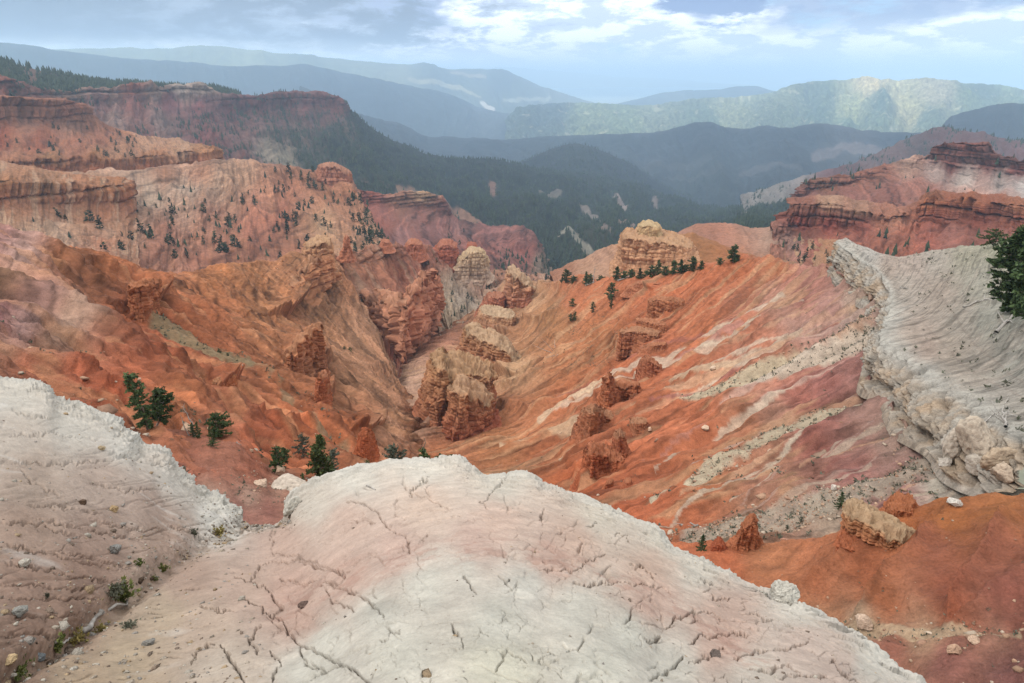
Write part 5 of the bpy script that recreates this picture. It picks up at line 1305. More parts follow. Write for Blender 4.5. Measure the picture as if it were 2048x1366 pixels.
def fin(name, label, cat, base, top, thick, cap, face, sheets, d=None, group=None, flute=0.085, ledge=0.022, batter=0.12, seed=0, shift=0.0, face2=None, capdrop=0.06):
    base = np.array(base, float); top = np.array(top, float)
    if d is None:
        ds = [depth_at(x, y, sheets) for x, y in base]
        ds = [q for q in ds if q]
        dd = np.full(len(base), float(np.median(ds))) if ds else np.full(len(base), 300.0)
        loc = [depth_at(x, y, sheets) or dd[i] for i, (x, y) in enumerate(base)]
        dd = 0.5 * dd + 0.5 * np.clip(np.array(loc), dd * 0.9, dd * 1.1)
    else:
        dd = np.interp(np.linspace(0, 1, len(base)), np.linspace(0, 1, np.size(d)), np.atleast_1d(d).astype(float))
    dd = dd + shift
    B = unproj(base[:, 0], base[:, 1], dd)
    ti = np.interp(np.linspace(0, 1, len(top)), np.linspace(0, 1, len(base)), dd)
    # tops stand above the base line: same ground distance, taken up the view ray
    hb = np.hypot(B[:, 0], B[:, 1])
    hb = np.interp(np.linspace(0, 1, len(top)), np.linspace(0, 1, len(base)), hb)
    T = unproj(top[:, 0], top[:, 1], 1.0)
    T = T * (hb / np.hypot(T[:, 0], T[:, 1]))[:, None]
    w = max(np.ptp(base[:, 0]), np.ptp(top[:, 0])); h = np.ptp(np.concatenate([base[:, 1], top[:, 1]]))
    na = int(np.clip((w + 20) * 3.0, 80, 520)); nh = int(np.clip(h * 1.3, 30, 220)); ncap = 10
    th = np.linspace(0, 2 * np.pi, na, endpoint=False)
    s = 0.5 - 0.5 * np.sign(np.cos(th)) * np.abs(np.cos(th))**0.8
    gq = 0.5 - 0.5 * np.sign(np.sin(th)) * np.abs(np.sin(th))**0.55
    Bs = pchip(B, s * (len(B) - 1)); Ts = pchip(T, s * (len(T) - 1))
    off = Bs.copy(); off[:, 2] = 0
    off /= np.linalg.norm(off, axis=1, keepdims=True)
    scale = float(np.mean(hb)) / F                       # metres per pixel here
    size = h * scale
    V = np.zeros((na, nh + ncap, 3))
    ctr = (Bs.mean(0) + off.mean(0) * thick / 2)
    for j in range(nh):
        f = -0.4 + 1.4 * j / (nh - 1)
        p = Bs + (Ts - Bs) * f + off * (gq * thick)[:, None]
        out = (p - (pchip(Bs[:na // 2], s * (na // 2 - 1)) * 0 + ctr)); out[:, 2] = 0
        V[:, j] = p + (gq - 0.5)[:, None] * off * thick * batter * 2 * (1 - f)
        flare = 0.05 * size * max(0.0, 0.3 - f)**1.6 * 6
        oo = out / (np.linalg.norm(out, axis=1, keepdims=True) + 1e-6)
        V[:, j] += oo * flare
        if f < 1:
            V[:, j] += (s - 0.5)[:, None] * (B[-1] - B[0])[None] * np.array((1, 1, 0)) * batter * 0.6 * (1 - f)
    mid = Ts + off * thick * 0.5
    for j in range(ncap):
        f = (j + 1) / ncap
        p = V[:, nh - 1] * (1 - f) + mid * f
        p[:, 2] += size * capdrop * math.sin(f * math.pi / 2) * 0.8
        V[:, nh + j] = p
    a = np.roll(V, -1, 0) - np.roll(V, 1, 0); b = np.gradient(V, axis=1)
    N = np.cross(a, b); N /= np.linalg.norm(N, axis=-1, keepdims=True) + 1e-9
    c = V.reshape(-1, 3).mean(0)
    if ((V - c) * N).sum(-1).mean() < 0:
        N = -N
    x, y, z = V[..., 0], V[..., 1], V[..., 2]
    u = size * 0.22
    wall = np.clip(1.2 - np.abs(N[..., 2]), 0, 1)
    ha = np.arctan2(V[..., 0] - c[0], V[..., 1] - c[1])
    along = x * 0.8 + y * 0.6
    al2 = x * 0.6 - y * 0.8
    fl = -np.abs(noise(along / u, al2 / u, z / (u * 7), 201 + seed)) * 2.4 + 0.5 * noise(along / u * 2.6, al2 / u * 2.6, z / (u * 3), 202 + seed) + 0.4
    lg = bands(z + 0.08 * size * noise(along / (size * .6), al2 / (size * .6), 0, 209), size * 0.16, 203 + seed, 4)
    rf = fbm(x / (size * .12), y / (size * .12), z / (size * .12), 4, 204 + seed)
    disp = size * (flute * 1.5 * fl + ledge * 1.6 * lg) * wall + size * 0.035 * rf
    ck = np.exp(-(np.abs(noise(along / (u * 1.5) + 0.3 * noise(z / u, al2 / u, 0, 212), al2 / (u * 1.5), z / (u * 9), 210 + seed)) / 0.07)**2)
    hk = np.exp(-(np.abs(noise(along / (size * .9), al2 / (size * .9), z / (size * 0.2), 211 + seed)) / 0.06)**2)
    disp = disp - size * (0.055 * ck + 0.03 * hk) * wall + size * 0.02 * fbm(x / (size * .035), y / (size * .035), z / (size * .035), 3, 213)
    pb, jb = blocks(along + 0.7 * al2, z + 0.05 * size * noise(along / size, al2 / size, 0, 214), size * 0.17, size * 0.13, 501 + seed, 0.08)
    disp = disp + size * (0.07 * pb - 0.03 * jb) * wall
    V2 = V + N * disp[..., None]
    # broken skyline
    hfac = np.clip((np.arange(nh + ncap) / nh), 0, 1)[None, :]**3
    V2[..., 2] += size * 0.3 * hfac * np.minimum(fbm(along / (size * .28), al2 / (size * .28), 0, 4, 205 + seed, .6) - 0.05, 0.03)
    fz = np.clip(np.linspace(-0.4, 1, nh), 0, 1)
    f2 = face2 or face
    colf = lin(f2)[None] * (1 - fz)[:, None] + lin(face)[None] * fz[:, None]
    col = np.concatenate([colf, np.repeat((0.2 * lin(cap) + 0.62 * lin(face))[None], ncap, 0)], 0)[None] * np.ones((na, 1, 1)) * K
    ctop = sstep(0.86, 1.0, np.concatenate([fz, np.ones(ncap)]) + 0.05 * 0)[None, :, None] * (0.6 + 0.8 * noise(along / u, z / u, 0, 207)[..., None]).clip(0, 1)
    col = col * (1 - 0.25 * ctop) + lin(cap) * K * 0.25 * ctop
    col *= (1 + (0.4 * pb - 0.25 * jb)[..., None] * wall[..., None] + 0.2 * lg[..., None] * wall[..., None] + 0.22 * noise(along / (u * .5), al2 / (u * .5), z / (u * 4), 208)[..., None])
    lum = (col * np.array((.3, .59, .11))).sum(-1, keepdims=True)
    col = np.clip(1.3 * (lum + (col - lum) * 0.92) * np.array((1.0, 1.06, 1.0)), 0.01, 0.6)
    nv = nh + ncap
    o = V2.reshape(-1, 3).mean(0); o[2] = V2[..., 2].min()
    ob = mesh_grid(name, V2 - o, M_ROCK, col, closed_u=True)
    ob.location = o
    tag(ob, label, cat, group)
    return ob


NR = ['orange_talus_slope', 'canyon_head_ground']
NL = ['orange_badland_slope', 'canyon_head_ground']
TAN, TANC, ORF, REDF = (184, 128, 90), (198, 168, 138), (176, 104, 70), (164, 86, 62)
FG = 'fluted rock fins along the canyon'
fin('rock_fin', 'largest fluted tan rock fin at the canyon edge right of the dry wash', 'rock fin', [(842, 852), (870, 852), (900, 846), (940, 834), (978, 820)], [(864, 742), (884, 741), (905, 748), (945, 752), (990, 768)], 30, (196, 160, 126), TAN, NR, face2=(176, 106, 76), seed=1, group=FG)
fin('rock_buttress', 'stubby rock buttress standing in front of the largest tan fin', 'rock fin', [(892, 888), (920, 886), (952, 864), (986, 850)], [(902, 792), (916, 786), (952, 796), (990, 815)], 20, (204, 172, 142), (184, 124, 88), NR, face2=(168, 90, 64), seed=2, group=FG)
fin('rock_fin', 'three-columned tan rock fin, next up the canyon from the largest fin', 'rock fin', [(916, 735), (942, 744), (966, 750), (1000, 752), (1036, 752)], [(930, 671), (948, 673), (972, 684), (1008, 702), (1048, 744)], 30, (206, 182, 156), TAN, NR, seed=3, face2=(172, 104, 76), group=FG)
fin('rock_fin', 'low pale-topped rock fin, two blocks wide, above the dry wash', 'rock fin', [(946, 667), (966, 670), (988, 672), (1026, 670)], [(962, 630), (978, 631), (996, 634), (1030, 640)], 30, (212, 188, 162), (188, 138, 104), NR, seed=4, face2=(176, 112, 82), group=FG)
fin('rock_fin', 'tall pale rock fin sloping down right at the far end of the orange slope', 'rock fin', [(1008, 624), (1022, 622), (1045, 612), (1062, 600)], [(1016, 550), (1026, 548), (1042, 560), (1066, 582)], 36, (214, 188, 160), (190, 136, 104), NR, seed=5, face2=(176, 104, 80), group=FG)
fin('rock_buttress', 'small reddish buttress left of the tall pale fin', 'rock fin', [(958, 630), (980, 630), (1008, 626)], [(968, 606), (985, 594), (1008, 596)], 20, (196, 140, 112), (178, 104, 78), NR, seed=6, group=FG)
NB = ['orange_hill_ground']
fin('rock_butte', 'broad tan butte base with layered ledges below the pale summit block', 'butte', [(1236, 536), (1262, 534), (1300, 530), (1345, 524), (1385, 518)], [(1242, 484), (1256, 477), (1295, 480), (1342, 488), (1385, 504)], 50, (204, 160, 124), (192, 138, 104), NB, seed=7, d=545, group=FG, capdrop=0.0, ledge=0.04)
fin('rock_block', 'pale summit block on top of the tan butte', 'butte', [(1270, 486), (1295, 488), (1324, 488)], [(1277, 455), (1297, 451), (1319, 458)], 26, (208, 180, 144), (198, 158, 118), NB, seed=8, d=560, group=FG, capdrop=0.0)
HG = 'weathered outcrops on the right orange slope'
for i, (lab, b, tp, tk, fc) in enumerate([
    ('ribbed orange outcrop, highest of the stack on the right orange slope', [(1296, 640), (1320, 637), (1345, 630), (1368, 614)], [(1296, 604), (1315, 600), (1338, 601), (1366, 606)], 8, (180, 112, 78)),
    ('ribbed outcrop with a grey rim below the highest stack', [(1238, 712), (1262, 699), (1288, 693), (1314, 688)], [(1240, 668), (1262, 664), (1290, 666), (1320, 670)], 8, (178, 108, 76)),
    ('low orange ledge outcrop just below the ridge pines', [(1248, 590), (1280, 587), (1312, 582)], [(1254, 577), (1284, 566), (1320, 569)], 6, (184, 112, 80)),
    ('tall narrow hoodoo with a ledge running right from its waist', [(1197, 824), (1220, 815), (1245, 797), (1278, 788)], [(1205, 776), (1216, 756), (1230, 770), (1278, 774)], 5, (178, 102, 68)),
    ('blocky outcrop beside the upper talus stripe', [(1272, 762), (1295, 753), (1320, 756)], [(1277, 732), (1296, 719), (1322, 738)], 5, (178, 104, 74)),
    ('tiny knob below the hoodoo ledge', [(1258, 812), (1275, 806)], [(1260, 796), (1274, 792)], 2.5, (176, 104, 74)),
    ('flat-topped outcrop leaning left above the lower talus stripe', [(1148, 884), (1178, 882), (1204, 850), (1222, 842)], [(1163, 830), (1184, 823), (1210, 832), (1228, 842)], 5, (178, 106, 74)),
    ('small grey-capped knob right of the leaning outcrop', [(1248, 872), (1272, 868), (1292, 858)], [(1252, 850), (1272, 846), (1294, 848)], 3.5, (180, 110, 78)),
    ('rounded standing stone with a grey cap', [(1221, 914), (1238, 917), (1254, 908)], [(1227, 878), (1239, 873), (1250, 880)], 3.5, (172, 96, 66)),
    ('lowest orange outcrop with a pointed left end, close above the white dome', [(1156, 976), (1184, 962), (1215, 945), (1244, 936)], [(1168, 914), (1188, 906), (1215, 914), (1246, 930)], 4.5, (176, 94, 60)),
    ('small orange lump under the lowest outcrop', [(1206, 984), (1226, 978)], [(1212, 970), (1226, 966)], 1.6, (178, 98, 64)),
    ('small orange lump right of the lowest outcrop', [(1244, 976), (1264, 974)], [(1248, 966), (1262, 965)], 1.6, (180, 100, 68)),
    ('cluster of ribs on the orange slope under the ridge skyline', [(1275, 656), (1300, 662), (1330, 668)], [(1272, 642), (1300, 645), (1332, 652)], 6, (184, 114, 80)),
    ('thin orange ledge above the blocky outcrop', [(1274, 715), (1300, 708), (1330, 700)], [(1280, 700), (1305, 692), (1332, 690)], 5, (182, 110, 78)),
]):
    fin('rock_outcrop', lab, 'outcrop', b, tp, tk, (196, 150, 118) if i in (1, 6, 7, 8) else (190, 124, 92), fc, NR, group=HG, seed=20 + i)
LG = 'rock fins on the left orange slope'
fin('rock_fin', 'square-ended orange fin with a sheer ribbed face, middle of the left slope', 'rock fin', [(564, 744), (592, 750), (622, 748), (650, 740)], [(566, 728), (594, 690), (622, 662), (648, 655)], 8, (200, 150, 118), (184, 112, 74), NL, face2=(172, 110, 80), seed=41, group=LG)
fin('rock_fin', 'long ribbed orange wall climbing to a castle-like block on the left ridge', 'rock fin', [(536, 636), (572, 640), (596, 612), (630, 572), (650, 555), (666, 550)], [(534, 612), (562, 598), (592, 560), (622, 522), (645, 508), (660, 510)], 9, (202, 152, 120), (188, 124, 88), NL, seed=42, group=LG)
fin('rock_block', 'castle-like tan block at the upper end of the long ribbed wall', 'rock fin', [(600, 545), (635, 552), (670, 552)], [(612, 500), (640, 486), (662, 487)], 30, (206, 168, 134), (190, 134, 98), NL, d=575, seed=43, group=LG)
fin('rock_fin', 'short orange fin end with a narrow ribbed face below the square-ended fin', 'rock fin', [(632, 812), (648, 812), (660, 804)], [(638, 758), (650, 754), (657, 758)], 6, (196, 136, 104), (178, 100, 66), NL, seed=44, group=LG)
fin('rock_outcrop', 'orange ledge outcrop high on the left slope', 'outcrop', [(264, 634), (290, 636), (316, 612)], [(260, 580), (290, 570), (320, 566)], 7, (190, 122, 86), (178, 106, 72), NL, seed=45, group=LG)
fin('rock_outcrop', 'tan-topped ledge with dark vertical clefts on the left slope', 'outcrop', [(422, 786), (450, 784), (474, 768)], [(426, 772), (450, 762), (472, 752)], 4, (204, 150, 112), (178, 104, 68), NL, seed=46, group=LG)
fin('rock_outcrop', 'round orange knob beside the dry wash', 'outcrop', [(714, 914), (735, 916), (754, 910)], [(720, 882), (733, 871), (749, 882)], 4, (184, 102, 66), (178, 92, 56), NL, seed=47, group=LG)
CG = 'hoodoo walls at the canyon head'
NC = ['canyon_head_ground', 'red_layered_ridge']
fin('rock_wall', 'cream hoodoo wall at the canyon head', 'rock wall', [(900, 560), (932, 562), (976, 552)], [(914, 528), (944, 504), (962, 506), (976, 522)], 30, (206, 170, 134), (202, 164, 132), NC, d=860, face2=(196, 160, 142), seed=61, group=CG)
fin('rock_tower', 'red knob behind the cream hoodoo wall', 'rock wall', [(932, 512), (956, 512)], [(936, 490), (952, 492)], 24, (180, 104, 80), (170, 92, 70), NC, d=900, seed=62, group=CG)
fin('rock_wall', 'ragged orange rock castle left of the cream hoodoo wall', 'rock wall', [(866, 540), (892, 545), (918, 538)], [(872, 502), (890, 490), (914, 496)], 40, (190, 124, 96), (176, 98, 76), NC, d=870, seed=63, group=CG)
fin('rock_wall', 'small orange castle on the canyon-head crest', 'rock wall', [(806, 512), (828, 514), (850, 512)], [(812, 494), (826, 487), (846, 492)], 30, (192, 128, 98), (180, 104, 78), NC, d=800, seed=64, group=CG)
fin('rock_spire', 'lone orange spire on the saddle left of the canyon head', 'rock wall', [(682, 510), (704, 510)], [(690, 474), (698, 476)], 10, (190, 120, 88), (184, 110, 80), NC, d=650, seed=65, group=CG)
fin('rock_tower', 'orange knob right of the lone spire', 'rock wall', [(758, 500), (786, 500)], [(764, 484), (780, 486)], 20, (192, 124, 96), (184, 110, 82), NC, d=755, seed=66, group=CG)
fin('rock_wall', 'deep red cliff wall above the narrow part of the wash', 'rock wall', [(704, 640), (740, 690), (780, 748), (800, 760)], [(706, 606), (745, 604), (790, 612), (815, 620)], 40, (206, 152, 122), (200, 130, 100), NC, d=[640, 600, 545, 520], seed=67, group=CG)
fin('rock_wall', 'red cliff wall facing the pale gully', 'rock wall', [(812, 745), (838, 730), (862, 690), (876, 640)], [(812, 610), (838, 580), (858, 562), (872, 560)], 40, (202, 142, 112), (194, 122, 94), NC, d=[545, 580, 640, 700], seed=68, group=CG)
fin('rock_tower', 'red castellated tower at the end of the tree-dotted slope', 'rock wall', [(632, 372), (665, 378), (706, 385)], [(638, 336), (665, 332), (702, 350)], 60, (190, 138, 112), (180, 116, 92), NC, d=1260, seed=69, group=CG)
NM = ['red_clay_mound', 'orange_talus_slope']
BG = 'outcrops on the red clay mound'
fin('rock_slab', 'big tilted block with a pale flat top on the red clay mound', 'outcrop', [(1676, 1094), (1700, 1098), (1740, 1110), (1795, 1121), (1838, 1128)], [(1684, 1036), (1704, 1036), (1748, 1058), (1795, 1084), (1838, 1110)], 2.6, (194, 182, 156), (184, 124, 86), NM, d=[52.5, 52, 51.5, 51, 51], seed=81, batter=-0.02, flute=0.03, ledge=0.03, face2=(176, 98, 64), group=BG, capdrop=0.2)
fin('rock_slab', 'orange layered block under the tilted pale-topped block', 'outcrop', [(1664, 1152), (1690, 1150), (1740, 1132)], [(1674, 1096), (1700, 1100), (1742, 1112)], 2.6, (176, 100, 66), (178, 96, 62), NM, d=[51.5, 51.2, 51], seed=82, flute=0.02, ledge=0.06, group=BG)
fin('rock_pinnacle', 'red crumbling pinnacle at the left end of the clay mound', 'outcrop', [(1450, 1106), (1482, 1108), (1520, 1102)], [(1480, 1082), (1489, 1052), (1503, 1048), (1512, 1070)], 1.6, (184, 112, 78), (180, 104, 70), NM, d=60, seed=83, group=BG)
fin('rock_outcrop', 'rounded red outcrop on the crest of the clay mound', 'outcrop', [(1752, 1056), (1788, 1066), (1836, 1072)], [(1768, 1034), (1790, 1020), (1822, 1028)], 3.0, (186, 112, 74), (180, 104, 68), NM, d=57, seed=84, group=BG)
fin('rock_lump', 'small red lump beside the little fir at the dome edge', 'outcrop', [(1418, 1112), (1438, 1114), (1452, 1112)], [(1424, 1096), (1436, 1090), (1448, 1098)], 1.2, (176, 92, 62), (172, 86, 56), NM, d=59, seed=85, group=BG)

# ------------------------------------------------------------------ trees
M_BARK = plain_mat('grey_bark', (0.10, 0.075, 0.055), (0.22, 0.18, 0.145), 9.0, bump=0.02)
M_DEAD = plain_mat('bleached_dead_wood', (0.20, 0.18, 0.16), (0.42, 0.39, 0.36), 7.0, bump=0.02)
M_NEED = plain_mat('dark_spruce_needles', (0.024, 0.046, 0.018), (0.075, 0.11, 0.040), 2.5, rough=0.7, per_object=0.25)
M_NEED2 = plain_mat('yellowish_pine_needles', (0.035, 0.055, 0.016), (0.095, 0.115, 0.038), 2.5, rough=0.7, per_object=0.2)
M_NEEDG = plain_mat('grey_green_needles', (0.06, 0.075, 0.05), (0.13, 0.14, 0.105), 2.5, rough=0.8, per_object=0.2)
M_FARN = plain_mat('distant_conifer_needles', (0.014, 0.024, 0.014), (0.04, 0.055, 0.028), 0.15, rough=0.8, per_object=0.35)
M_FOREST = plain_mat('forest_canopy', (0.013, 0.022, 0.015), (0.040, 0.056, 0.030), 0.03, rough=0.85)
M_SAGE = plain_mat('grey_green_scrub', (0.06, 0.065, 0.045), (0.15, 0.15, 0.11), 1.2, rough=0.85)
M_SHRUB = plain_mat('green_shrub_leaves', (0.05, 0.075, 0.02), (0.16, 0.17, 0.05), 14.0, rough=0.7)
M_DRY = plain_mat('yellow_dry_herbs', (0.16, 0.13, 0.05), (0.30, 0.24, 0.08), 14.0, rough=0.8)


def tube(pts, radii, sides=7):
    """swept tube -> V, quads"""
    pts = np.asarray(pts, float); n = len(pts)
    tg = np.gradient(pts, axis=0); tg /= np.linalg.norm(tg, axis=1, keepdims=True) + 1e-9
    ref = np.where(np.abs(tg[:, 2:3]) > 0.9, np.array([[1.0, 0, 0]]), np.array([[0, 0, 1.0]]))
    a = np.cross(tg, ref); a /= np.linalg.norm(a, axis=1, keepdims=True)
    b = np.cross(tg, a)
    th = np.linspace(0, 2 * np.pi, sides, endpoint=False)
    V = pts[:, None] + (a[:, None] * np.cos(th)[None, :, None] + b[:, None] * np.sin(th)[None, :, None]) * np.asarray(radii)[:, None, None]
    q = []
    for i in range(n - 1):
        for k in range(sides):
            q.append((i * sides + k, i * sides + (k + 1) % sides, (i + 1) * sides + (k + 1) % sides, (i + 1) * sides + k))
    return V.reshape(-1, 3), np.array(q)


def tubes(lst, sides=6):
    Vs, Qs, o = [], [], 0
    for p, r in lst:
        v, q = tube(p, r, sides)
        Vs.append(v); Qs.append(q + o); o += len(v)
    return np.concatenate(Vs), np.concatenate(Qs)


def needles(P, D, size, r, k=5):
    """k narrow leaf-like triangles around each point P heading roughly along D"""
    n = len(P)
    P = np.repeat(P, k, 0); D = np.repeat(D, k, 0)
    d = D + r.normal(size=P.shape) * 0.75
    d /= np.linalg.norm(d, axis=1, keepdims=True)
    w = np.cross(d, r.normal(size=P.shape)); w /= np.linalg.norm(w, axis=1, keepdims=True) + 1e-9
    L = size * r.uniform(0.6, 1.35, (len(P), 1))
    P = P + r.normal(size=P.shape) * size * 0.25
    V = np.stack([P - d * L * 0.35, P + w * L * 0.26 + d * L * 0.1, P + d * L * 0.75, P - w * L * 0.26 + d * L * 0.1], 1)
    return V.reshape(-1, 3), np.arange(len(P) * 4).reshape(-1, 4)


def conifer(name, foot, h, w, label, group=None, seed=0, lean=(0, 0), bare=0.1, shape='spire', mat=None, fill=1.0, dead_top=0.0, side=0.0, trunk_mat=None, sz=1.0):
    r = np.random.default_rng(1000 + seed)
    root = thing(name, foot, label, 'tree', group)
    n = 9
    tz = np.linspace(-0.12 * h / 5, h, n)
    bend = np.stack([lean[0] * (tz / h)**1.4 * h + 0.02 * h * r.normal(size=n), lean[1] * (tz / h)**1.4 * h + 0.02 * h * r.normal(size=n), tz], 1)
    bend[0, :2] = 0
    R = np.interp(tz, [0, h], [0.045 * h * 0.6, 0.004 * h]) + 0.004 * h
    parts = [(bend, R)]
    P, D = [], []
    nb = int(64 * fill)
    for i in range(nb):
        f = bare + (1 - bare - dead_top * 0.6) * ((i + r.uniform()) / nb)
        a = i * 2.399 + r.normal() * 0.5
        if shape == 'spire':
            L = w * 0.5 * (1 - f)**0.75 * (0.55 + 0.45 * min(1, (f - bare) / 0.15 + 0.3))
        elif shape == 'column':
            L = w * 0.5 * (0.9 - 0.5 * f)
        else:
            L = w * 0.5 * math.sin(math.pi * min(1, max(0.06, (f - bare) / (1 - bare) * 0.85 + 0.12)))**0.7
        L *= r.uniform(0.55, 1.2) * (1 + side * math.cos(a))
        if r.uniform() < 0.12:
            L *= 0.4
        p0 = np.array([np.interp(f * h, tz, bend[:, k]) for k in range(3)])
        dr = -0.25 + 0.55 * f + r.normal() * 0.15
        tip = p0 + L * np.array([math.cos(a), math.sin(a), dr])
        md = (p0 + tip) / 2 + np.array([0, 0, -0.05 * L])
        parts.append((np.array([p0, md, tip]), np.array([0.010, 0.007, 0.002]) * h * 0.8))
        nt = max(3, int(5 * L / (w * 0.25)))
        for t_ in np.linspace(0.22, 1.05, nt):
            q = p0 * (1 - t_)**2 + 2 * md * t_ * (1 - t_) + tip * t_**2
            P.append(q); D.append((tip - p0) / (L + 1e-6) + np.array([0, 0, 0.25]))
    if shape == 'spire' and not dead_top:
        for f in np.linspace(0.9, 1.0, 5):
            P.append(np.array([np.interp(f * h, tz, bend[:, k]) for k in range(3)])); D.append(np.array([0, 0, 1.0]))
    V, Q = tubes(parts, 5)
    mesh_np('trunk', V, Q, trunk_mat or M_BARK, root, True)
    V, Q = needles(np.array(P), np.array(D), 0.085 * (h * w)**0.5 * sz, r, 6)
    mesh_np('crown', V, Q, mat or M_NEED, root)
    return root


def snag(name, foot, h, label, group=None, seed=0, lean=(0.05, 0), nb=14, cat='dead tree', spread=0.16):
    r = np.random.default_rng(3000 + seed)
    n = 8
    tz = np.linspace(-0.05 * h, h, n)
    b = np.stack([lean[0] * tz + 0.02 * h * r.normal(size=n), lean[1] * tz + 0.02 * h * r.normal(size=n), tz], 1)
    parts = [(b, np.linspace(0.03 * h, 0.004 * h, n))]
    for i in range(nb):
        f = r.uniform(0.25, 0.95); a = r.uniform(0, 6.3)
        p0 = np.array([np.interp(f * h, tz, b[:, k]) for k in range(3)])
        L = h * spread * r.uniform(0.4, 1.3) * (1.2 - f * .7)
        parts.append((np.array([p0, p0 + L * np.array([math.cos(a), math.sin(a), r.uniform(-.1, .5)])]), np.array([0.008, 0.002]) * h))
    V, Q = tubes(parts, 5)
    o = mesh_np(name, V, Q, M_DEAD, None, True)
    o.location = foot
    return tag(o, label, cat, group)


def foot_at(px, py, names, d=None):
    if d is not None:
        return Vector(unproj(px, py, d))
    best, bd = None, 1e9
    for nme in names:
        sh = SHEETS[nme]
        d2 = (sh.fx - px)**2 + (sh.fy - py)**2
        d2 = np.where(sh.vr < -0.05, 1e9, d2)
        i = np.unravel_index(np.argmin(d2), d2.shape)
        s_ = float(np.linalg.norm(sh.P[i])) + d2[i] * 3
        if s_ < bd:
            bd, best = s_, Vector(sh.P[i])
    return best


def m_per_px(p):
    return p.length / F


NEARS = ['pink_clay_shoulder', 'orange_badland_slope', 'orange_talus_slope', 'red_clay_mound']
SG = 'conifers below the white dome edge'


def tree_px(px, py, hpx, wpx, label, seed, sheets=NEARS, group=SG, name='conifer_tree', d=None, **kw):
    p = foot_at(px, py, sheets, d)
    k = m_per_px(p) * 1.03
    return conifer(name, p, hpx * k, wpx * k, label, group, seed, **kw)


tree_px(297, 858, 100, 42, 'tall thin dark spruce leaning left, beside the silver-trunked tree', 1, name='spruce_tree', lean=(-0.14, 0), shape='column', bare=0.08, fill=0.9)
tree_px(318, 858, 76, 46, 'bushy dark tree with a forked silver trunk leaning right, beside the thin spruce', 2, name='pine_tree', lean=(0.16, 0), shape='bush', bare=0.25, side=0.3, trunk_mat=M_DEAD, fill=1.1)
p = foot_at(391, 872, NEARS); snag('dead_tree', p, 66 * m_per_px(p), 'bare grey snag with thin spikes standing between the low firs', SG, 1, (-0.12, 0), spread=0.1)
p = foot_at(378, 870, NEARS); snag('dead_tree', p, 42 * m_per_px(p), 'shorter bare leaning snag just left of the grey snag', SG, 2, (-0.22, 0), spread=0.1)
tree_px(387, 874, 26, 16, 'small green fir at the foot of the grey snag, left one', 3, shape='bush', bare=0.05, fill=0.6)
tree_px(398, 875, 30, 16, 'small green fir at the foot of the grey snag, right one', 4, bare=0.05, fill=0.6)
tree_px(437, 874, 44, 42, 'rounded bushy pine with a side branch poking right on the shoulder rim', 5, name='pine_tree', shape='bush', bare=0.1, side=0.3)
tree_px(426, 892, 40, 14, 'pale green sapling in front of the rounded bushy pine', 6, shape='column', bare=0.1, fill=0.5, mat=M_NEED2)
tree_px(424, 893, 11, 26, 'low green shrub at the foot of the pale sapling', 7, name='shrub', shape='bush', bare=0.0, fill=0.5)
tree_px(556, 946, 52, 30, 'two-topped dark fir above the pale stones in the gully', 8, shape='bush', bare=0.05, lean=(0.05, 0))
tree_px(570, 925, 32, 22, 'smaller right-hand top beside the two-topped fir', 9, shape='bush', bare=0.1, fill=0.8)
tree_px(606, 914, 44, 28, 'sparse grey-green fir left of the largest fir', 10, shape='bush', bare=0.15, fill=0.55, mat=M_NEEDG)
tree_px(646, 968, 97, 62, 'largest broad green fir behind the dome edge', 11, name='fir_tree', shape='spire', bare=0.04, fill=1.5, mat=M_NEED2)
tree_px(667, 955, 58, 32, 'paler half-bare fir against the right side of the largest fir', 12, name='fir_tree', shape='bush', bare=0.1, fill=0.6, mat=M_NEEDG)
tree_px(608, 978, 33, 15, 'tiny pointed fir beside the white ledge lump', 13, name='fir_tree', bare=0.02, fill=0.7)
tree_px(735, 936, 16, 18, 'small green bush peeping over the white dome edge', 14, name='shrub', shape='bush', bare=0.0, fill=0.5, d=30)
tree_px(790, 940, 50, 42, 'round grey-green bush half hidden by the dome crest', 15, name='shrub', shape='bush', bare=0.0, fill=0.9, mat=M_NEEDG, d=90)
tree_px(851, 945, 72, 28, 'thin grey-topped spire fir rising behind the dome crest', 16, name='fir_tree', shape='spire', bare=0.05, fill=0.7, dead_top=0.5, d=88)
tree_px(880, 935, 30, 22, 'small dark fir right of the grey-topped spire', 17, name='fir_tree', shape='bush', bare=0.0, fill=0.6, d=85)
tree_px(902, 930, 24, 18, 'smallest dark fir at the right end of the dome crest row', 18, name='fir_tree', shape='bush', bare=0.0, fill=0.5, d=84)
tree_px(1403, 1101, 33, 20, 'little pointed fir at the dome edge near the red pinnacle', 19, name='fir_tree', bare=0.02, fill=0.8, d=52)
tree_px(1680, 1013, 28, 20, 'lone small fir in the scrub-covered gully under the white cliff', 20, name='fir_tree', bare=0.02, fill=0.7, sheets=['orange_talus_slope'])
tree_px(2026, 622, 128, 66, 'big dark pine at the right edge of the white bench', 21, name='pine_tree', group=None, sheets=['white_limestone_rim'], shape='bush', bare=0.02, fill=2.2, lean=(-0.12, 0))
tree_px(2066, 640, 180, 70, 'second dark pine cut by the right picture edge behind the big pine', 22, name='pine_tree', group=None, sheets=['white_limestone_rim'], shape='bush', bare=0.05, fill=1.6)
tree_px(1984, 488, 22, 40, 'low dark bush on the crest of the white bench', 23, name='shrub', group=None, shape='bush', bare=0.0, fill=0.7, d=190)

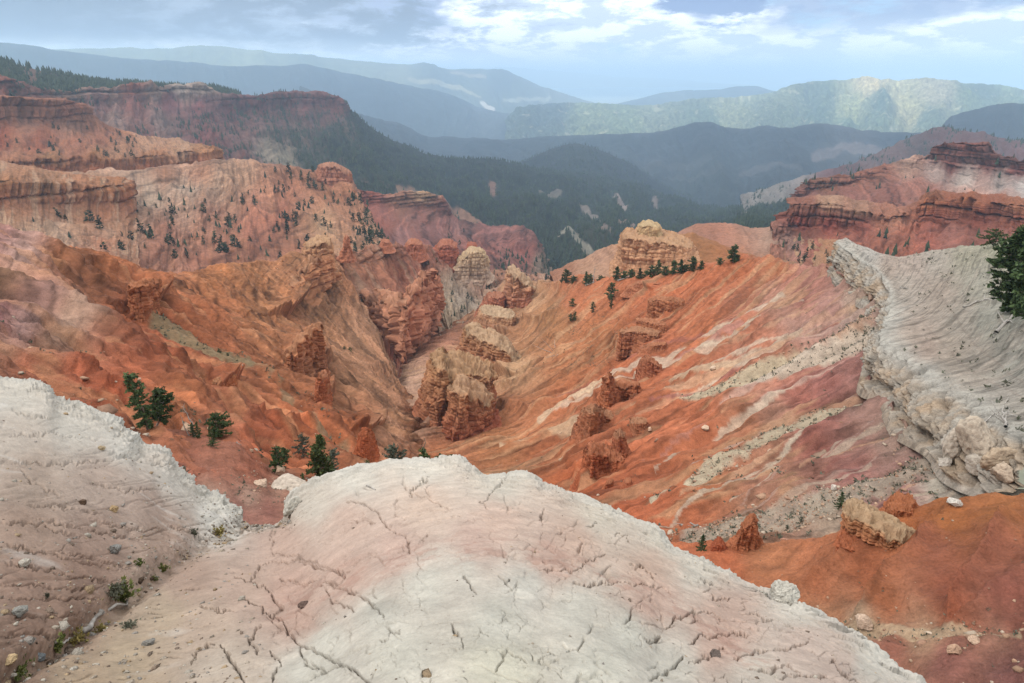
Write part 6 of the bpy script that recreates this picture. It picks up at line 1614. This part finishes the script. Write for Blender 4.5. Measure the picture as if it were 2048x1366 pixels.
# row of pines along the ridge and those dotted over the right slope
for i, (x, y, h, w) in enumerate([(1124, 566, 16, 9), (1137, 565, 24, 11), (1149, 566, 25, 13), (1170, 567, 24, 12), (1178, 567, 20, 10), (1200, 563, 20, 12), (1236, 556, 20, 16), (1250, 556, 18, 12), (1262, 555, 22, 13), (1276, 555, 17, 12),
                                  (1290, 553, 18, 12), (1304, 552, 22, 12), (1319, 551, 28, 13), (1332, 550, 30, 13), (1344, 548, 24, 12), (1358, 546, 30, 13), (1371, 543, 22, 12), (1386, 541, 24, 12), (1404, 536, 22, 13), (1438, 528, 16, 10), (1463, 524, 28, 14), (1475, 520, 15, 9)]):
    lab = ['slim dark pine in the row along the orange ridge crest', 'broad dark pine in the row along the orange ridge crest'][w > 12]
    tree_px(x + 3 * math.sin(i * 5.1), y + 1, h * (0.85 + 0.3 * math.sin(i * 2.3)), w * 1.45, lab, 40 + i, sheets=['orange_talus_slope'], group='pines along the orange ridge crest', name='ridge_pine', shape='spire' if i % 3 == 0 else 'bush', bare=0.03, fill=0.6, sz=1.35)
p = foot_at(1187, 566, ['orange_talus_slope']); snag('dead_tree', p, 34 * m_per_px(p), 'bleached dead pine among the ridge crest pines', None, 5, (0.04, 0), 22)
for i, (x, y, h, w, lab) in enumerate([(1219, 600, 34, 22, 'half-bare leaning pine on the slope under the ridge row'), (1145, 613, 16, 12, 'round pine beside the pale fin top on the slope'), (1185, 627, 24, 10, 'narrow pine left of the small tan ledge'),
                                       (1222, 618, 22, 8, 'narrow pine below the half-bare leaning pine'), (1141, 642, 14, 11, 'left of two little pines on the middle of the orange slope'), (1149, 640, 18, 9, 'right of two little pines on the middle of the orange slope')]):
    tree_px(x, y, h, w, lab, 70 + i, sheets=['orange_talus_slope'], group=None, name='slope_pine', shape='bush', bare=0.08, fill=0.5, sz=1.2, lean=(0.1 if i == 0 else 0, 0))
for i, (x, y, h, w, lab) in enumerate([(440, 713, 15, 8, 'left of two young firs in the scrubby gully on the left slope'), (457, 723, 16, 8, 'right of two young firs in the scrubby gully on the left slope'), (656, 708, 13, 6, 'single small fir right of the square-ended fin'),
                                       (690, 707, 14, 9, 'left of two bushy firs on the bank above the wash'), (700, 708, 14, 9, 'right of two bushy firs on the bank above the wash')]):
    tree_px(x, y, h, w, lab, 80 + i, sheets=NL, group=None, name='young_fir', shape='bush', bare=0.03, fill=0.5, sz=1.2)

# low-detail conifers for the slopes farther away: five shapes, copied
protos = []
for k in range(6):
    r = np.random.default_rng(400 + k)
    P, D = [], []
    spire = k < 4
    for i in range(15 if spire else 11):
        f = (i + 0.5) / 15
        rad = (0.20 * (1 - f)**0.8 + 0.02) if spire else 0.24 * math.sin(math.pi * (0.15 + 0.8 * i / 11))
        for j in range(3 if f < 0.7 else 2):
            a = r.uniform(0, 6.28)
            P.append((rad * 0.6 * math.cos(a), rad * 0.6 * math.sin(a), 0.06 + (f if spire else 0.85 * i / 11) * 0.94)); D.append((math.cos(a), math.sin(a), 0.35))
    V, Q = needles(np.array(P), np.array(D), 0.19, r, 2)
    tv, tq = tube(np.array([(0, 0, -0.08), (0, 0, 0.5), (0, 0, 0.95)]), [0.025, 0.015, 0.004], 4)
    Vv = np.concatenate([V, tv]); Qq = np.concatenate([Q, tq + len(V)])
    protos.append((Vv, Qq))
proto_me = []
for k, (Vv, Qq) in enumerate(protos):
    o = mesh_np('conifer_tree', Vv, Qq, M_FARN)
    proto_me.append(o.data)
    bpy.data.objects.remove(o)
n_ind = [0]


def slope_trees(sheet, n, hm, label, group, prob, seed, name='conifer_tree'):
    sh = SHEETS[sheet]
    r = np.random.default_rng(seed)
    inside = (sh.fx > 2) & (sh.fx < 2046) & (sh.vr > 0.02)
    w = prob(sh) * inside
    w = w / w.sum()
    idx = r.choice(w.size, n, replace=False, p=w.reshape(-1))
    P = sh.P.reshape(-1, 3)[idx]
    for p in P:
        o = bpy.data.objects.new(name, proto_me[int(r.integers(6))])
        S.collection.objects.link(o)
        o.location = p
        hgt = hm * r.uniform(0.5, 1.35)
        o.scale = (hgt * r.uniform(0.8, 1.5), hgt * r.uniform(0.8, 1.5), hgt)
        o.rotation_euler = (r.normal() * .04, r.normal() * .04, r.uniform(0, 6.28))
        tag(o, label, 'tree', group)
        n_ind[0] += 1


def clump(sh, sc, seed, lo=-0.1, hi=0.35):
    return sstep(lo, hi, fbm(sh.px / sc, sh.py / sc, 0, 3, seed))


def box(sh, x0, x1, y0, y1, f=15):
    return sstep(x0 - f, x0 + f, sh.px) * (1 - sstep(x1 - f, x1 + f, sh.px)) * sstep(y0 - f, y0 + f, sh.py) * (1 - sstep(y1 - f, y1 + f, sh.py))


slope_trees('tree_dotted_slope', 122, 11.5, 'small dark conifer scattered over the pale banded slope on the left', 'conifers scattered over the left slope', lambda s: (0.12 + clump(s, 60, 301)) * sstep(375, 400, s.py) * (1 - sstep(505, 530, s.py)) * (0.25 + sstep(150, 420, s.px)), 31)
slope_trees('tree_dotted_slope', 48, 12.0, 'dark conifer in the dense stand on the spur below the red tower', 'conifers on the spur', lambda s: box(s, 545, 655, 335, 395, 10) + box(s, 700, 770, 430, 505, 8), 32)
slope_trees('stepped_cliff_slope', 44, 9.0, 'small dark conifer on the orange stepped slope above the golden cliff', 'conifers on the stepped slope', lambda s: (0.1 + clump(s, 40, 303)) * sstep(245, 258, s.py) * (1 - sstep(312, 320, s.py)) * (1 - sstep(250, 330, s.px)), 33)
slope_trees('canyon_head_ground', 46, 6.0, 'small dark conifer on the ravine slopes at the canyon head', 'conifers at the canyon head', lambda s: (0.15 + clump(s, 30, 304)) * sstep(515, 530, s.py) * (1 - sstep(640, 670, s.py)) * sstep(700, 740, s.px), 34)
slope_trees('red_layered_ridge', 26, 10.0, 'dark conifer at the foot of the red layered ridge', 'conifers under the layered ridge', lambda s: box(s, 900, 960, 455, 500, 8) * .4 + box(s, 1000, 1100, 500, 540, 8) * 2, 35)
slope_trees('pale_foothill_ground', 14, 8.0, 'dark conifer on the pale foothill behind the orange ridge', 'conifers on the pale foothill', lambda s: box(s, 1540, 1665, 500, 535, 6), 36)


def forest(name, spec, mat, seed, sides=5):
    """one mesh of many small conifers; spec: (sheet, count, height, probability)"""
    r = np.random.default_rng(seed)
    Vs, Fs, o = [], [], 0
    a = np.linspace(0, 2 * np.pi, sides, endpoint=False)
    for sheet, n, hm, prob in spec:
        sh = SHEETS[sheet]
        w = prob(sh) * (sh.vr > -0.3) * (sh.fx > -30) * (sh.fx < 2080)
        # even spread over the hillside's area
        dx = np.linalg.norm(np.gradient(sh.P, axis=0), axis=-1) * np.linalg.norm(np.gradient(sh.P, axis=1), axis=-1)
        w = w * dx / (sh.d ** 1.5)
        w = w / w.sum()
        P = sh.P.reshape(-1, 3)[r.choice(w.size, n, p=w.reshape(-1))]
        P = P + r.normal(size=P.shape) * np.array((4, 4, 0.4))
        h = hm * r.uniform(0.5, 1.3, n)
        for lo, hi, rad in ((0.0, 0.65, 0.24), (0.38, 1.0, 0.16)):
            ang = a[None] + r.uniform(0, 6.28, (n, 1))
            rr_ = rad * h[:, None] * r.uniform(0.6, 1.3, (n, sides))
            ring = np.stack([np.cos(ang) * rr_, np.sin(ang) * rr_, (lo * h)[:, None] + 0.1 * h[:, None] * r.normal(size=(n, sides))], -1) + P[:, None]
            tip = P + np.stack([0 * h, 0 * h, hi * h], -1)
            V = np.concatenate([ring, tip[:, None]], 1).reshape(-1, 3)
            k = np.arange(n)[:, None] * (sides + 1)
            f = np.stack([k + np.arange(sides)[None], k + (np.arange(sides)[None] + 1) % sides, k + sides + 0 * np.arange(sides)[None]], -1).reshape(-1, 3)
            Vs.append(V); Fs.append(f + o); o += len(V)
    ob = mesh_np(name, np.concatenate(Vs), np.concatenate(Fs), mat)
    ob['kind'] = 'stuff'
    return tag(ob, 'dark conifer forest covering the valley sides beyond the red cliffs', 'forest')


darkness = lambda s: sstep(0.11, 0.05, s.col.mean(-1) / K)
forest('forest', [
    ('wooded_valley_ground', 15000, 15.0, lambda s: darkness(s) + 0.02),
    ('purple_rock_wall', 2600, 12.0, lambda s: darkness(s) * (1 + 2 * clump(s, 14, 311)) + 0.006 * clump(s, 18, 312) + 0.25 * box(s, 490, 560, 320, 350, 8) ** 2),
    ('wooded_rim_plateau', 2600, 17.0, lambda s: 0.15 + darkness(s)),
    ('blue_wooded_hill', 2500, 17.0, lambda s: 1.0 + 0 * s.px),
    ('tree_dotted_slope', 130, 9.0, lambda s: (0.25 + clump(s, 50, 305)) * sstep(350, 375, s.py) * (1 - sstep(510, 530, s.py)) * (0.3 + sstep(200, 450, s.px))),
    ('canyon_head_ground', 40, 4.5, lambda s: (0.15 + clump(s, 30, 306)) * sstep(515, 530, s.py) * (1 - sstep(640, 670, s.py))),
    ('red_layered_ridge', 60, 10.0, lambda s: box(s, 995, 1100, 505, 545, 8)),
    ('red_fluted_cliff', 24, 9.0, lambda s: 0.2 * clump(s, 30, 313) * sstep(455, 470, s.py)),
    ('red_butte_wall', 50, 9.0, lambda s: clump(s, 30, 314) * 0.3 + box(s, 1590, 1760, 345, 375, 6)),
    ('pink_far_badlands', 900, 14.0, lambda s: clump(s, 30, 315)),
], M_FOREST, 50)

# ------------------------------------------------------------------ scrub and gravel on the talus (uncountable)


def scatter_pts(sh, w, n, r):
    w = w * (sh.vr > 0.02) * (sh.fx > -10) * (sh.fx < 2060) * (sh.fy < 1375)
    w = w / w.sum()
    i = r.choice(w.size, n, p=w.reshape(-1))
    return sh.P.reshape(-1, 3)[i], sh.d.reshape(-1)[i]


def scrub(name, label, spec, mat, seed, k=6):
    r = np.random.default_rng(seed)
    Vs, Qs, o = [], [], 0
    for sheet, n, size, wf in spec:
        sh = SHEETS[sheet]
        P, d = scatter_pts(sh, wf(sh), n, r)
        s_ = size * r.uniform(0.5, 1.6, n)
        D = np.tile(np.array([[0, 0, 0.8]]), (n, 1))
        for q in range(2):
            off = r.normal(size=P.shape) * s_[:, None] * np.array((.35, .35, .12))
            rr2 = np.random.default_rng(seed + q)
            V, Q = needles(P + off + np.array((0, 0, 1)) * s_[:, None] * .15, D, 1.0, rr2, k // 2)
            V = V.reshape(n, -1, 3)
            c = (P + off + np.array((0, 0, 1)) * s_[:, None] * .15)[:, None]
            V = (c + (V - c) * s_[:, None, None] * 0.62).reshape(-1, 3)
            Vs.append(V); Qs.append(Q + o); o += len(V)
    ob = mesh_np(name, np.concatenate(Vs), np.concatenate(Qs), mat)
    ob['kind'] = 'stuff'
    return tag(ob, label, 'scrub')


def near_line(pts, wid):
    def f(s):
        d, tt = polydist(s.px, s.py, pts, 60)
        w0 = np.interp(tt, np.linspace(0, 1, len(wid)), wid)
        return (d < w0) / (s.d ** 0.5)
    return f


T1 = [(1740, 632), (1640, 690), (1500, 752), (1400, 790), (1340, 815)]
T2 = [(1745, 665), (1660, 710), (1560, 752), (1450, 800)]
T3 = [(1770, 775), (1690, 805), (1590, 850), (1480, 905), (1380, 955)]
T4 = [(1900, 895), (1790, 945), (1680, 985), (1580, 1020), (1480, 1052), (1350, 1075)]
scrub('scrub', 'low grey-green scrub dotting the pale talus chutes', [
    ('orange_talus_slope', 260, 0.5, near_line(T1, [18, 16, 12, 8, 5])), ('orange_talus_slope', 300, 0.5, near_line(T2, [22, 16, 10, 6])),
    ('orange_talus_slope', 200, 0.42, near_line(T3, [14, 12, 12, 8, 5])), ('orange_talus_slope', 330, 0.36, near_line(T4, [16, 26, 26, 22, 26, 24])),
    ('orange_talus_slope', 500, 0.6, lambda s: box(s, 1100, 1260, 620, 740, 25) * clump(s, 25, 321)), ('orange_talus_slope', 350, 0.5, lambda s: clump(s, 60, 322) / s.d),
    ('orange_badland_slope', 260, 0.8, near_line([(300, 640), (390, 700), (480, 740), (600, 800), (690, 890)], [9, 9, 9, 8, 8])), ('orange_badland_slope', 300, 0.4, lambda s: clump(s, 50, 323) / s.d),
    ('white_limestone_rim', 160, 0.5, lambda s: clump(s, 30, 324) * (s.vr < 2.8) * sstep(1780, 1840, s.px)), ('red_clay_mound', 110, 0.15, lambda s: box(s, 1700, 2048, 1250, 1290, 8) + 0.04),
    ('pink_clay_shoulder', 130, 0.2, lambda s: box(s, 400, 640, 950, 1010, 12) + 0.15 * clump(s, 20, 325)),
], M_SAGE, 60)


def ico(r, flat=0.6):
    """irregular pebble: jittered icosahedron"""
    t_ = (1 + 5 ** 0.5) / 2
    V = np.array([(-1, t_, 0), (1, t_, 0), (-1, -t_, 0), (1, -t_, 0), (0, -1, t_), (0, 1, t_), (0, -1, -t_), (0, 1, -t_), (t_, 0, -1), (t_, 0, 1), (-t_, 0, -1), (-t_, 0, 1)]) / 1.9
    Fc = np.array([(0, 11, 5), (0, 5, 1), (0, 1, 7), (0, 7, 10), (0, 10, 11), (1, 5, 9), (5, 11, 4), (11, 10, 2), (10, 7, 6), (7, 1, 8), (3, 9, 4), (3, 4, 2), (3, 2, 6), (3, 6, 8), (3, 8, 9), (4, 9, 5), (2, 4, 11), (6, 2, 10), (8, 6, 7), (9, 8, 1)])
    return V, Fc


def gravel(name, label, spec, seed):
    r = np.random.default_rng(seed)
    V0, F0 = ico(r)
    Vs, Fs, Cs, o = [], [], [], 0
    for sheet, n, size, wf, cols in spec:
        sh = SHEETS[sheet]
        P, d = scatter_pts(sh, wf(sh), n, r)
        s_ = size * np.exp(r.normal(size=n) * 0.45)
        V = V0[None] * (1 + 0.3 * r.normal(size=(n, 12, 1)))
        sc = r.uniform(0.6, 1.3, (n, 1, 3)) * np.array((1, 1, 0.6))
        th = r.uniform(0, 6.28, n); c_, s2 = np.cos(th), np.sin(th)
        V = V * sc
        V = np.stack([V[..., 0] * c_[:, None] - V[..., 1] * s2[:, None], V[..., 0] * s2[:, None] + V[..., 1] * c_[:, None], V[..., 2]], -1)
        V = V * s_[:, None, None] + P[:, None] + np.array((0, 0, 1)) * (s_ * 0.1)[:, None, None]
        cc = np.array([lin(c) for c in cols]) * K
        C = np.repeat(cc[r.integers(len(cols), size=n)] * r.uniform(0.75, 1.15, (n, 1)), 12, 0)
        Vs.append(V.reshape(-1, 3)); Cs.append(C)
        Fs.append((F0[None] + (np.arange(n) * 12)[:, None, None]).reshape(-1, 3) + o); o += n * 12
    ob = mesh_np(name, np.concatenate(Vs), np.concatenate(Fs), M_ROCK, cols=np.concatenate(Cs))
    ob['kind'] = 'stuff'
    return tag(ob, label, 'gravel')


gl_near = lambda s: np.exp(-(polydist(s.px, s.py, GULLY, 200)[0] / 26)**2) / s.d**0.3
PALE = [(206, 196, 182), (190, 176, 160), (176, 168, 160), (198, 172, 140), (150, 132, 118)]
gravel('gravel', 'loose pale gravel strewn over the white shoulder and its gully', [
    ('crusted_knoll_ground', 900, 0.007, lambda s: sstep(540, 480, s.px) / s.d * (s.vr > 0.15), PALE),
    ('crusted_knoll_ground', 60, 0.017, lambda s: sstep(540, 480, s.px) / s.d * (s.vr > 0.25), PALE),
    ('crusted_knoll_ground', 500, 0.011, gl_near, PALE + [(110, 92, 78)]),
    ('crusted_knoll_ground', 160, 0.004, lambda s: (s.px > 540) * sstep(0.4, 0.9, s.vr) / s.d, PALE),
], 70)
TALC = [(216, 180, 152), (206, 166, 138), (190, 150, 126), (222, 200, 178)]
gravel('talus_stones', 'small pale stones lying in the talus chutes and the dry wash', [
    ('orange_talus_slope', 700, 0.12, near_line(T1, [18, 16, 12, 8, 6]), TALC), ('orange_talus_slope', 500, 0.11, near_line(T3, [15, 13, 12, 9, 6]), TALC),
    ('orange_talus_slope', 1100, 0.09, near_line(T4, [22, 30, 30, 28, 30, 30]), TALC), ('orange_talus_slope', 500, 0.45, near_line([(800, 780), (806, 830), (800, 880), (790, 920)], [9, 12, 14, 14]), TALC + [(196, 170, 160)]),
    ('orange_badland_slope', 300, 0.2, lambda s: clump(s, 40, 331) / s.d, TALC), ('orange_talus_slope', 300, 0.2, lambda s: clump(s, 40, 332) / s.d, TALC), ('red_clay_mound', 150, 0.06, lambda s: 0.1 + box(s, 1700, 2048, 1245, 1290, 8), TALC),
    ('pink_clay_shoulder', 220, 0.05, lambda s: box(s, 400, 640, 940, 1010, 12) + 0.1, TALC),
], 71)

# ------------------------------------------------------------------ single stones, shrubs and dead wood


def boulder(p, w, h, label, group, seed, colr, name='boulder', dirt=None, blocky=0.5):
    """jointed, angular rock: a sphere pushed flat along random planes, then roughened"""
    r = np.random.default_rng(7000 + seed)
    nu, nv = 72, 44
    a = np.linspace(0, 2 * np.pi, nu, endpoint=False); b = np.linspace(-np.pi / 2, np.pi / 2, nv)
    D = np.stack([np.cos(b)[None] * np.cos(a)[:, None], np.cos(b)[None] * np.sin(a)[:, None], np.sin(b)[None] + 0 * a[:, None]], -1)
    R = np.ones((nu, nv)) * 1.3
    pl = r.normal(size=(13, 3)); pl /= np.linalg.norm(pl, axis=1, keepdims=True)
    for q in pl:
        dt = D @ q
        R = np.minimum(R, np.where(dt > 0.05, r.uniform(0.72, 1.05) / np.maximum(dt, 0.05), 9))
    V = D * R[..., None]
    nz = fbm(V[..., 0] * 3 + seed, V[..., 1] * 3, V[..., 2] * 3, 5, 71, 0.6)
    V = V * (1 + 0.13 * nz)[..., None]
    cr = np.exp(-(np.abs(noise(V[..., 0] * 1.6, V[..., 1] * 1.6 + seed, V[..., 2] * 2.2, 72)) / 0.05)**2)
    V = V * (1 - 0.07 * cr)[..., None]
    V = V * np.array((w / 2, w / 2 * r.uniform(0.7, 1.0), h / 2)) / 1.0
    V[..., 2] += h * 0.32
    c = lin(colr) * K * 1.2 * (1 + 0.35 * nz - 0.25 * cr)[..., None]
    ob = mesh_grid(name, V, M_ROCK, np.clip(c, 0.01, 0.7), closed_u=True)
    ob.location = p
    ob.rotation_euler = (0, 0, r.uniform(0, 6.28))
    return tag(ob, label, 'boulder' if w > 0.25 else 'stone', group)


def boulder_px(px, py, wpx, hpx, label, seed, sheets, group=None, colr=(210, 180, 154), d=None, **kw):
    p = foot_at(px, py, sheets, d)
    k = m_per_px(p)
    return boulder(p, wpx * k, hpx * k * 1.15, label, group, seed, colr, **kw)


DOME = ['crusted_knoll_ground']; SL = ['orange_talus_slope']; MD = ['red_clay_mound']; RM = ['white_limestone_rim']; SH = ['pink_clay_shoulder']
WHT = (216, 210, 198)
boulder_px(1566, 1203, 46, 34, 'white crumbly knob standing on the right rim of the white dome', 1, DOME, None, WHT)
boulder_px(1525, 1196, 14, 14, 'small white lump left of the crumbly knob on the dome rim', 2, DOME, None, WHT, name='stone')
boulder_px(584, 1022, 34, 24, 'white crusty lump at the left end of the dome rim beside the gully', 3, DOME, None, WHT)
for i, (x, y, w, h, lab) in enumerate([(232, 1106, 18, 18, 'grey stone, largest on the left white shoulder'), (52, 1130, 18, 9, 'pale flat stone near the left edge of the white shoulder'), (229, 1020, 16, 8, 'ochre flat stone on the left shoulder slope'), (165, 1007, 14, 9, 'dark brown stone on the left shoulder slope'),
                                       (40, 1228, 22, 14, 'grey stone low on the left shoulder near the picture edge'), (18, 1327, 22, 9, 'tan flat stone beside the gully at the bottom left'), (80, 1318, 16, 12, 'bluish grey stone in the gully at the bottom left'), (205, 900, 12, 7, 'small tan stone below the white rim of the left shoulder'),
                                       (608, 1212, 18, 8, 'dark flat stone on the pink crust of the dome'), (300, 1288, 18, 9, 'grey stone on the tan ground right of the gully'), (1430, 1312, 22, 6, 'dark flat chip on the right side of the dome'), (250, 1165, 12, 8, 'tan stone behind the green gully shrub')]):
    boulder_px(x, y, w, h, lab, 20 + i, DOME, 'single stones on the white crust', [(150, 148, 144), (196, 188, 176), (196, 168, 130), (104, 84, 70), (160, 158, 152), (190, 164, 128), (140, 146, 150), (186, 166, 136), (112, 92, 84), (150, 146, 140), (110, 98, 92), (182, 160, 134)][i], name='stone')
BX = 'boulders tumbled below the white cliff'
for i, (x, y, w, h, lab) in enumerate([(1904, 905, 40, 44, 'tall split white boulder at the left end of the tumbled rim rocks'), (1946, 900, 56, 54, 'biggest white boulder of the tumbled rim rocks'), (1952, 936, 30, 26, 'pale wedge boulder under the biggest rim boulder'),
                                       (1992, 926, 44, 36, 'layered tan boulder right of the biggest rim boulder'), (2012, 950, 34, 24, 'low tan boulder at the right end of the tumbled rim rocks'), (1888, 930, 22, 18, 'small white block in front of the split boulder')]):
    boulder_px(x, y + 4, w, h, lab, 40 + i, RM, BX, [(200, 186, 170), (196, 180, 162), (194, 182, 168), (192, 170, 146), (190, 170, 150), (202, 192, 180)][i])
for i, (x, y, w, h, lab, sh, c) in enumerate([
    (1424, 738, 12, 9, 'pale boulder on the upper talus chute', SL, (222, 196, 172)), (1412, 858, 14, 7, 'pale flat boulder beside the orange slope ribs', SL, (216, 186, 160)), (1668, 980, 12, 12, 'white block at the edge of the scrubby gully', SL, (220, 208, 196)),
    (1910, 1010, 20, 10, 'white boulder lying on the crest of the red mound', MD, (218, 210, 200)), (1726, 1252, 26, 18, 'pale split boulder at the left end of the gravel band under the mound', MD, (214, 186, 164)), (1908, 1305, 22, 15, 'square pale block on the dark red clay at the lower right', MD, (206, 168, 142)),
    (1568, 1084, 13, 8, 'pinkish boulder in the scrub between the pinnacle and the tilted block', SL, (208, 160, 136)), (1950, 1283, 16, 6, 'flat pale slab in the gravel band at the lower right', MD, (208, 176, 152)),
    (560, 950, 22, 20, 'pale boulder under the two-topped dark fir', SH, (208, 178, 154)), (522, 972, 20, 14, 'tan boulder on the pale ledge below the shoulder', SH, (208, 180, 158)), (580, 975, 70, 14, 'long pale ledge slab left of the tiny pointed fir', SH, (206, 190, 174)), (432, 988, 12, 8, 'small pink boulder at the foot of the white shoulder', SH, (200, 152, 134)),
    (1490, 742, 9, 6, 'white stone in the middle of the talus chute', SL, (222, 206, 190)), (1540, 905, 10, 6, 'pale stone between the lower talus stripes', SL, (214, 184, 160)), (1300, 862, 10, 6, 'pale stone right of the grey-capped knob', SL, (212, 176, 150))]):
    boulder_px(x, y, w, h, lab, 60 + i, sh, 'pale boulders on the red slopes', c)


def shrub(p, w, h, label, seed, mat, group=None, name='shrub', n=170):
    r = np.random.default_rng(8000 + seed)
    root = thing(name, p, label, 'shrub', group)
    tw = []
    P, D = [], []
    for i in range(14):
        a = r.uniform(0, 6.28); e = r.uniform(0.25, 1.3)
        tip = np.array([math.cos(a) * math.cos(e) * w / 2, math.sin(a) * math.cos(e) * w / 2, math.sin(e) * h]) * r.uniform(0.7, 1.05)
        tw.append((np.array([(0, 0, -0.02 * h), tip * 0.5 + np.array([0, 0, 0.08 * h]), tip]), np.array([0.02, 0.014, 0.005]) * h))
        for t_ in np.linspace(0.3, 1.0, max(3, n // 40)):
            P.append(tip * t_ + r.normal(size=3) * 0.06 * w); D.append(tip / (np.linalg.norm(tip) + 1e-6))
    V, Q = tubes(tw, 5)
    mesh_np('stem', V, Q, M_BARK, root, True)
    V, Q = needles(np.array(P), np.array(D), 0.17 * (w * h)**0.5, r, 7)
    mesh_np('foliage', V, Q, mat, root)
    return root


def shrub_px(px, py, wpx, hpx, label, seed, mat, sheets=DOME, group='small plants in the gully beside the dome', **kw):
    p = foot_at(px, py, sheets)
    k = m_per_px(p)
    return shrub(p, wpx * k, hpx * k, label, seed, mat, group, **kw)


shrub_px(245, 1200, 46, 40, 'bright green shrub, largest in the gully beside the driftwood', 1, M_SHRUB)
shrub_px(226, 1192, 44, 26, 'grey-green herb clump against the left side of the largest gully shrub', 2, M_SAGE)
shrub_px(438, 1070, 26, 18, 'olive yellow tuft at the top end of the gully', 3, M_DRY)
shrub_px(388, 1070, 20, 12, 'faint green tuft left of the top end of the gully', 4, M_SAGE)
shrub_px(328, 1142, 24, 14, 'green tuft halfway up the gully', 5, M_SHRUB)
shrub_px(310, 1162, 14, 9, 'tiny green tuft in the gully gravel', 6, M_SHRUB)
shrub_px(278, 1132, 22, 12, 'low green tuft on the shoulder side of the gully', 7, M_SHRUB)
shrub_px(150, 1285, 44, 24, 'yellow-green plant patch at the lower gully bank', 8, M_DRY)
shrub_px(112, 1298, 36, 24, 'dark olive plant at the lower gully bank', 9, M_SHRUB)
shrub_px(260, 1252, 36, 12, 'silvery low herb right of the driftwood', 10, M_SAGE)
shrub_px(40, 1345, 60, 14, 'grassy green tuft in the bottom left corner', 11, M_SHRUB)
shrub_px(96, 1195, 12, 9, 'tiny grey herb on the rills of the left shoulder', 12, M_SAGE)
shrub_px(205, 1262, 30, 12, 'reddish olive herb beside the lower end of the driftwood', 13, M_DRY)
shrub_px(560, 1070, 0.1, 0.1, 'x', 14, M_SAGE) if False else None


def log(pts, r0, label, seed, name='driftwood', branches=0, group=None, cat='dead wood', spread=0.3):
    """pts: world points along the wood"""
    r = np.random.default_rng(9000 + seed)
    pts = np.array(pts); n = 9
    q = pchip(pts, np.linspace(0, len(pts) - 1, n)) if len(pts) > 2 else np.linspace(0, 1, n)[:, None] * (pts[1] - pts[0]) + pts[0]
    L = np.linalg.norm(pts[-1] - pts[0])
    q = q + r.normal(size=q.shape) * r0 * 0.5
    parts = [(q, r0 * np.linspace(1.0, 0.35, n))]
    ax = (pts[-1] - pts[0]) / L
    for i in range(branches):
        f = r.uniform(0.25, 1.0)
        p0 = pchip(q, np.array([f * (n - 1)]))[0]
        dv = ax * r.uniform(0.2, 1.0) + r.normal(size=3) * 0.6; dv[2] = abs(dv[2]) * 0.6 + 0.1
        dv /= np.linalg.norm(dv)
        e = p0 + dv * L * spread * r.uniform(0.4, 1.2)
        parts.append((np.array([p0, (p0 + e) / 2 + r.normal(size=3) * 0.02 * L, e]), r0 * np.array([0.45, 0.3, 0.08])))
    V, Q = tubes(parts, 7)
    o0 = pts[0]
    ob = mesh_np(name, V - o0, Q, M_DEAD, None, True)
    ob.location = o0
    return tag(ob, label, cat, group)


def log_px(path, rpx, label, seed, sheets, up=0.6, **kw):
    P = [foot_at(x, y, sheets) for x, y in path]
    k = m_per_px(P[0])
    return log([np.array(p) + np.array((0, 0, rpx * k * up)) for p in P], rpx * k, label, seed, **kw)


log_px([(165, 1262), (205, 1235), (256, 1205)], 5.0, 'weathered grey driftwood stick lying along the gully', 1, DOME)
log_px([(120, 1290), (160, 1268)], 2.5, 'thin grey twig at the lower end of the driftwood stick', 2, DOME)
log_px([(733, 972), (742, 976), (753, 980)], 1.8, 'short dark stick lying on the dome near its crest', 3, DOME)
log_px([(1990, 668), (2020, 640), (2060, 600)], 3.2, 'fallen bleached tree trunk with stubs under the big dark pine', 4, RM, branches=12)
log_px([(1925, 615), (1960, 603), (1985, 598)], 1.6, 'thin bleached branch on the white bench left of the big pine', 5, RM, branches=8)
log_px([(2012, 862), (2008, 845), (2002, 822)], 2.6, 'bleached forked dead wood sticking up from the lower white bench', 6, RM, up=2.0, branches=9, spread=0.3)
log_px([(1964, 850), (1990, 828), (2000, 820)], 1.2, 'thin bleached branch lying left of the forked dead wood', 7, RM)
log_px([(1800, 575), (1812, 578)], 1.4, 'grey branched deadwood near the rim notch', 8, RM, branches=9, spread=0.7)
log_px([(1360, 1052), (1380, 1048), (1398, 1052)], 2.2, 'pale driftwood lying where the scrubby gully meets the dome edge', 9, SL, branches=5)
log_px([(1234, 562), (1250, 556), (1262, 550)], 1.6, 'bleached fallen trunk on the slope under the ridge pines', 10, SL, branches=3)
log_px([(1170, 572), (1188, 566)], 1.4, 'bleached log lying in front of the dead ridge pine', 11, SL, branches=4)
log_px([(1108, 716), (1116, 712)], 1.5, 'tangle of silver deadwood in the middle of the orange slope', 12, SL, branches=10, spread=0.8)
log_px([(480, 860), (500, 862)], 1.2, 'white dead stick on the crest of the pink shoulder', 13, ['pink_clay_shoulder'])
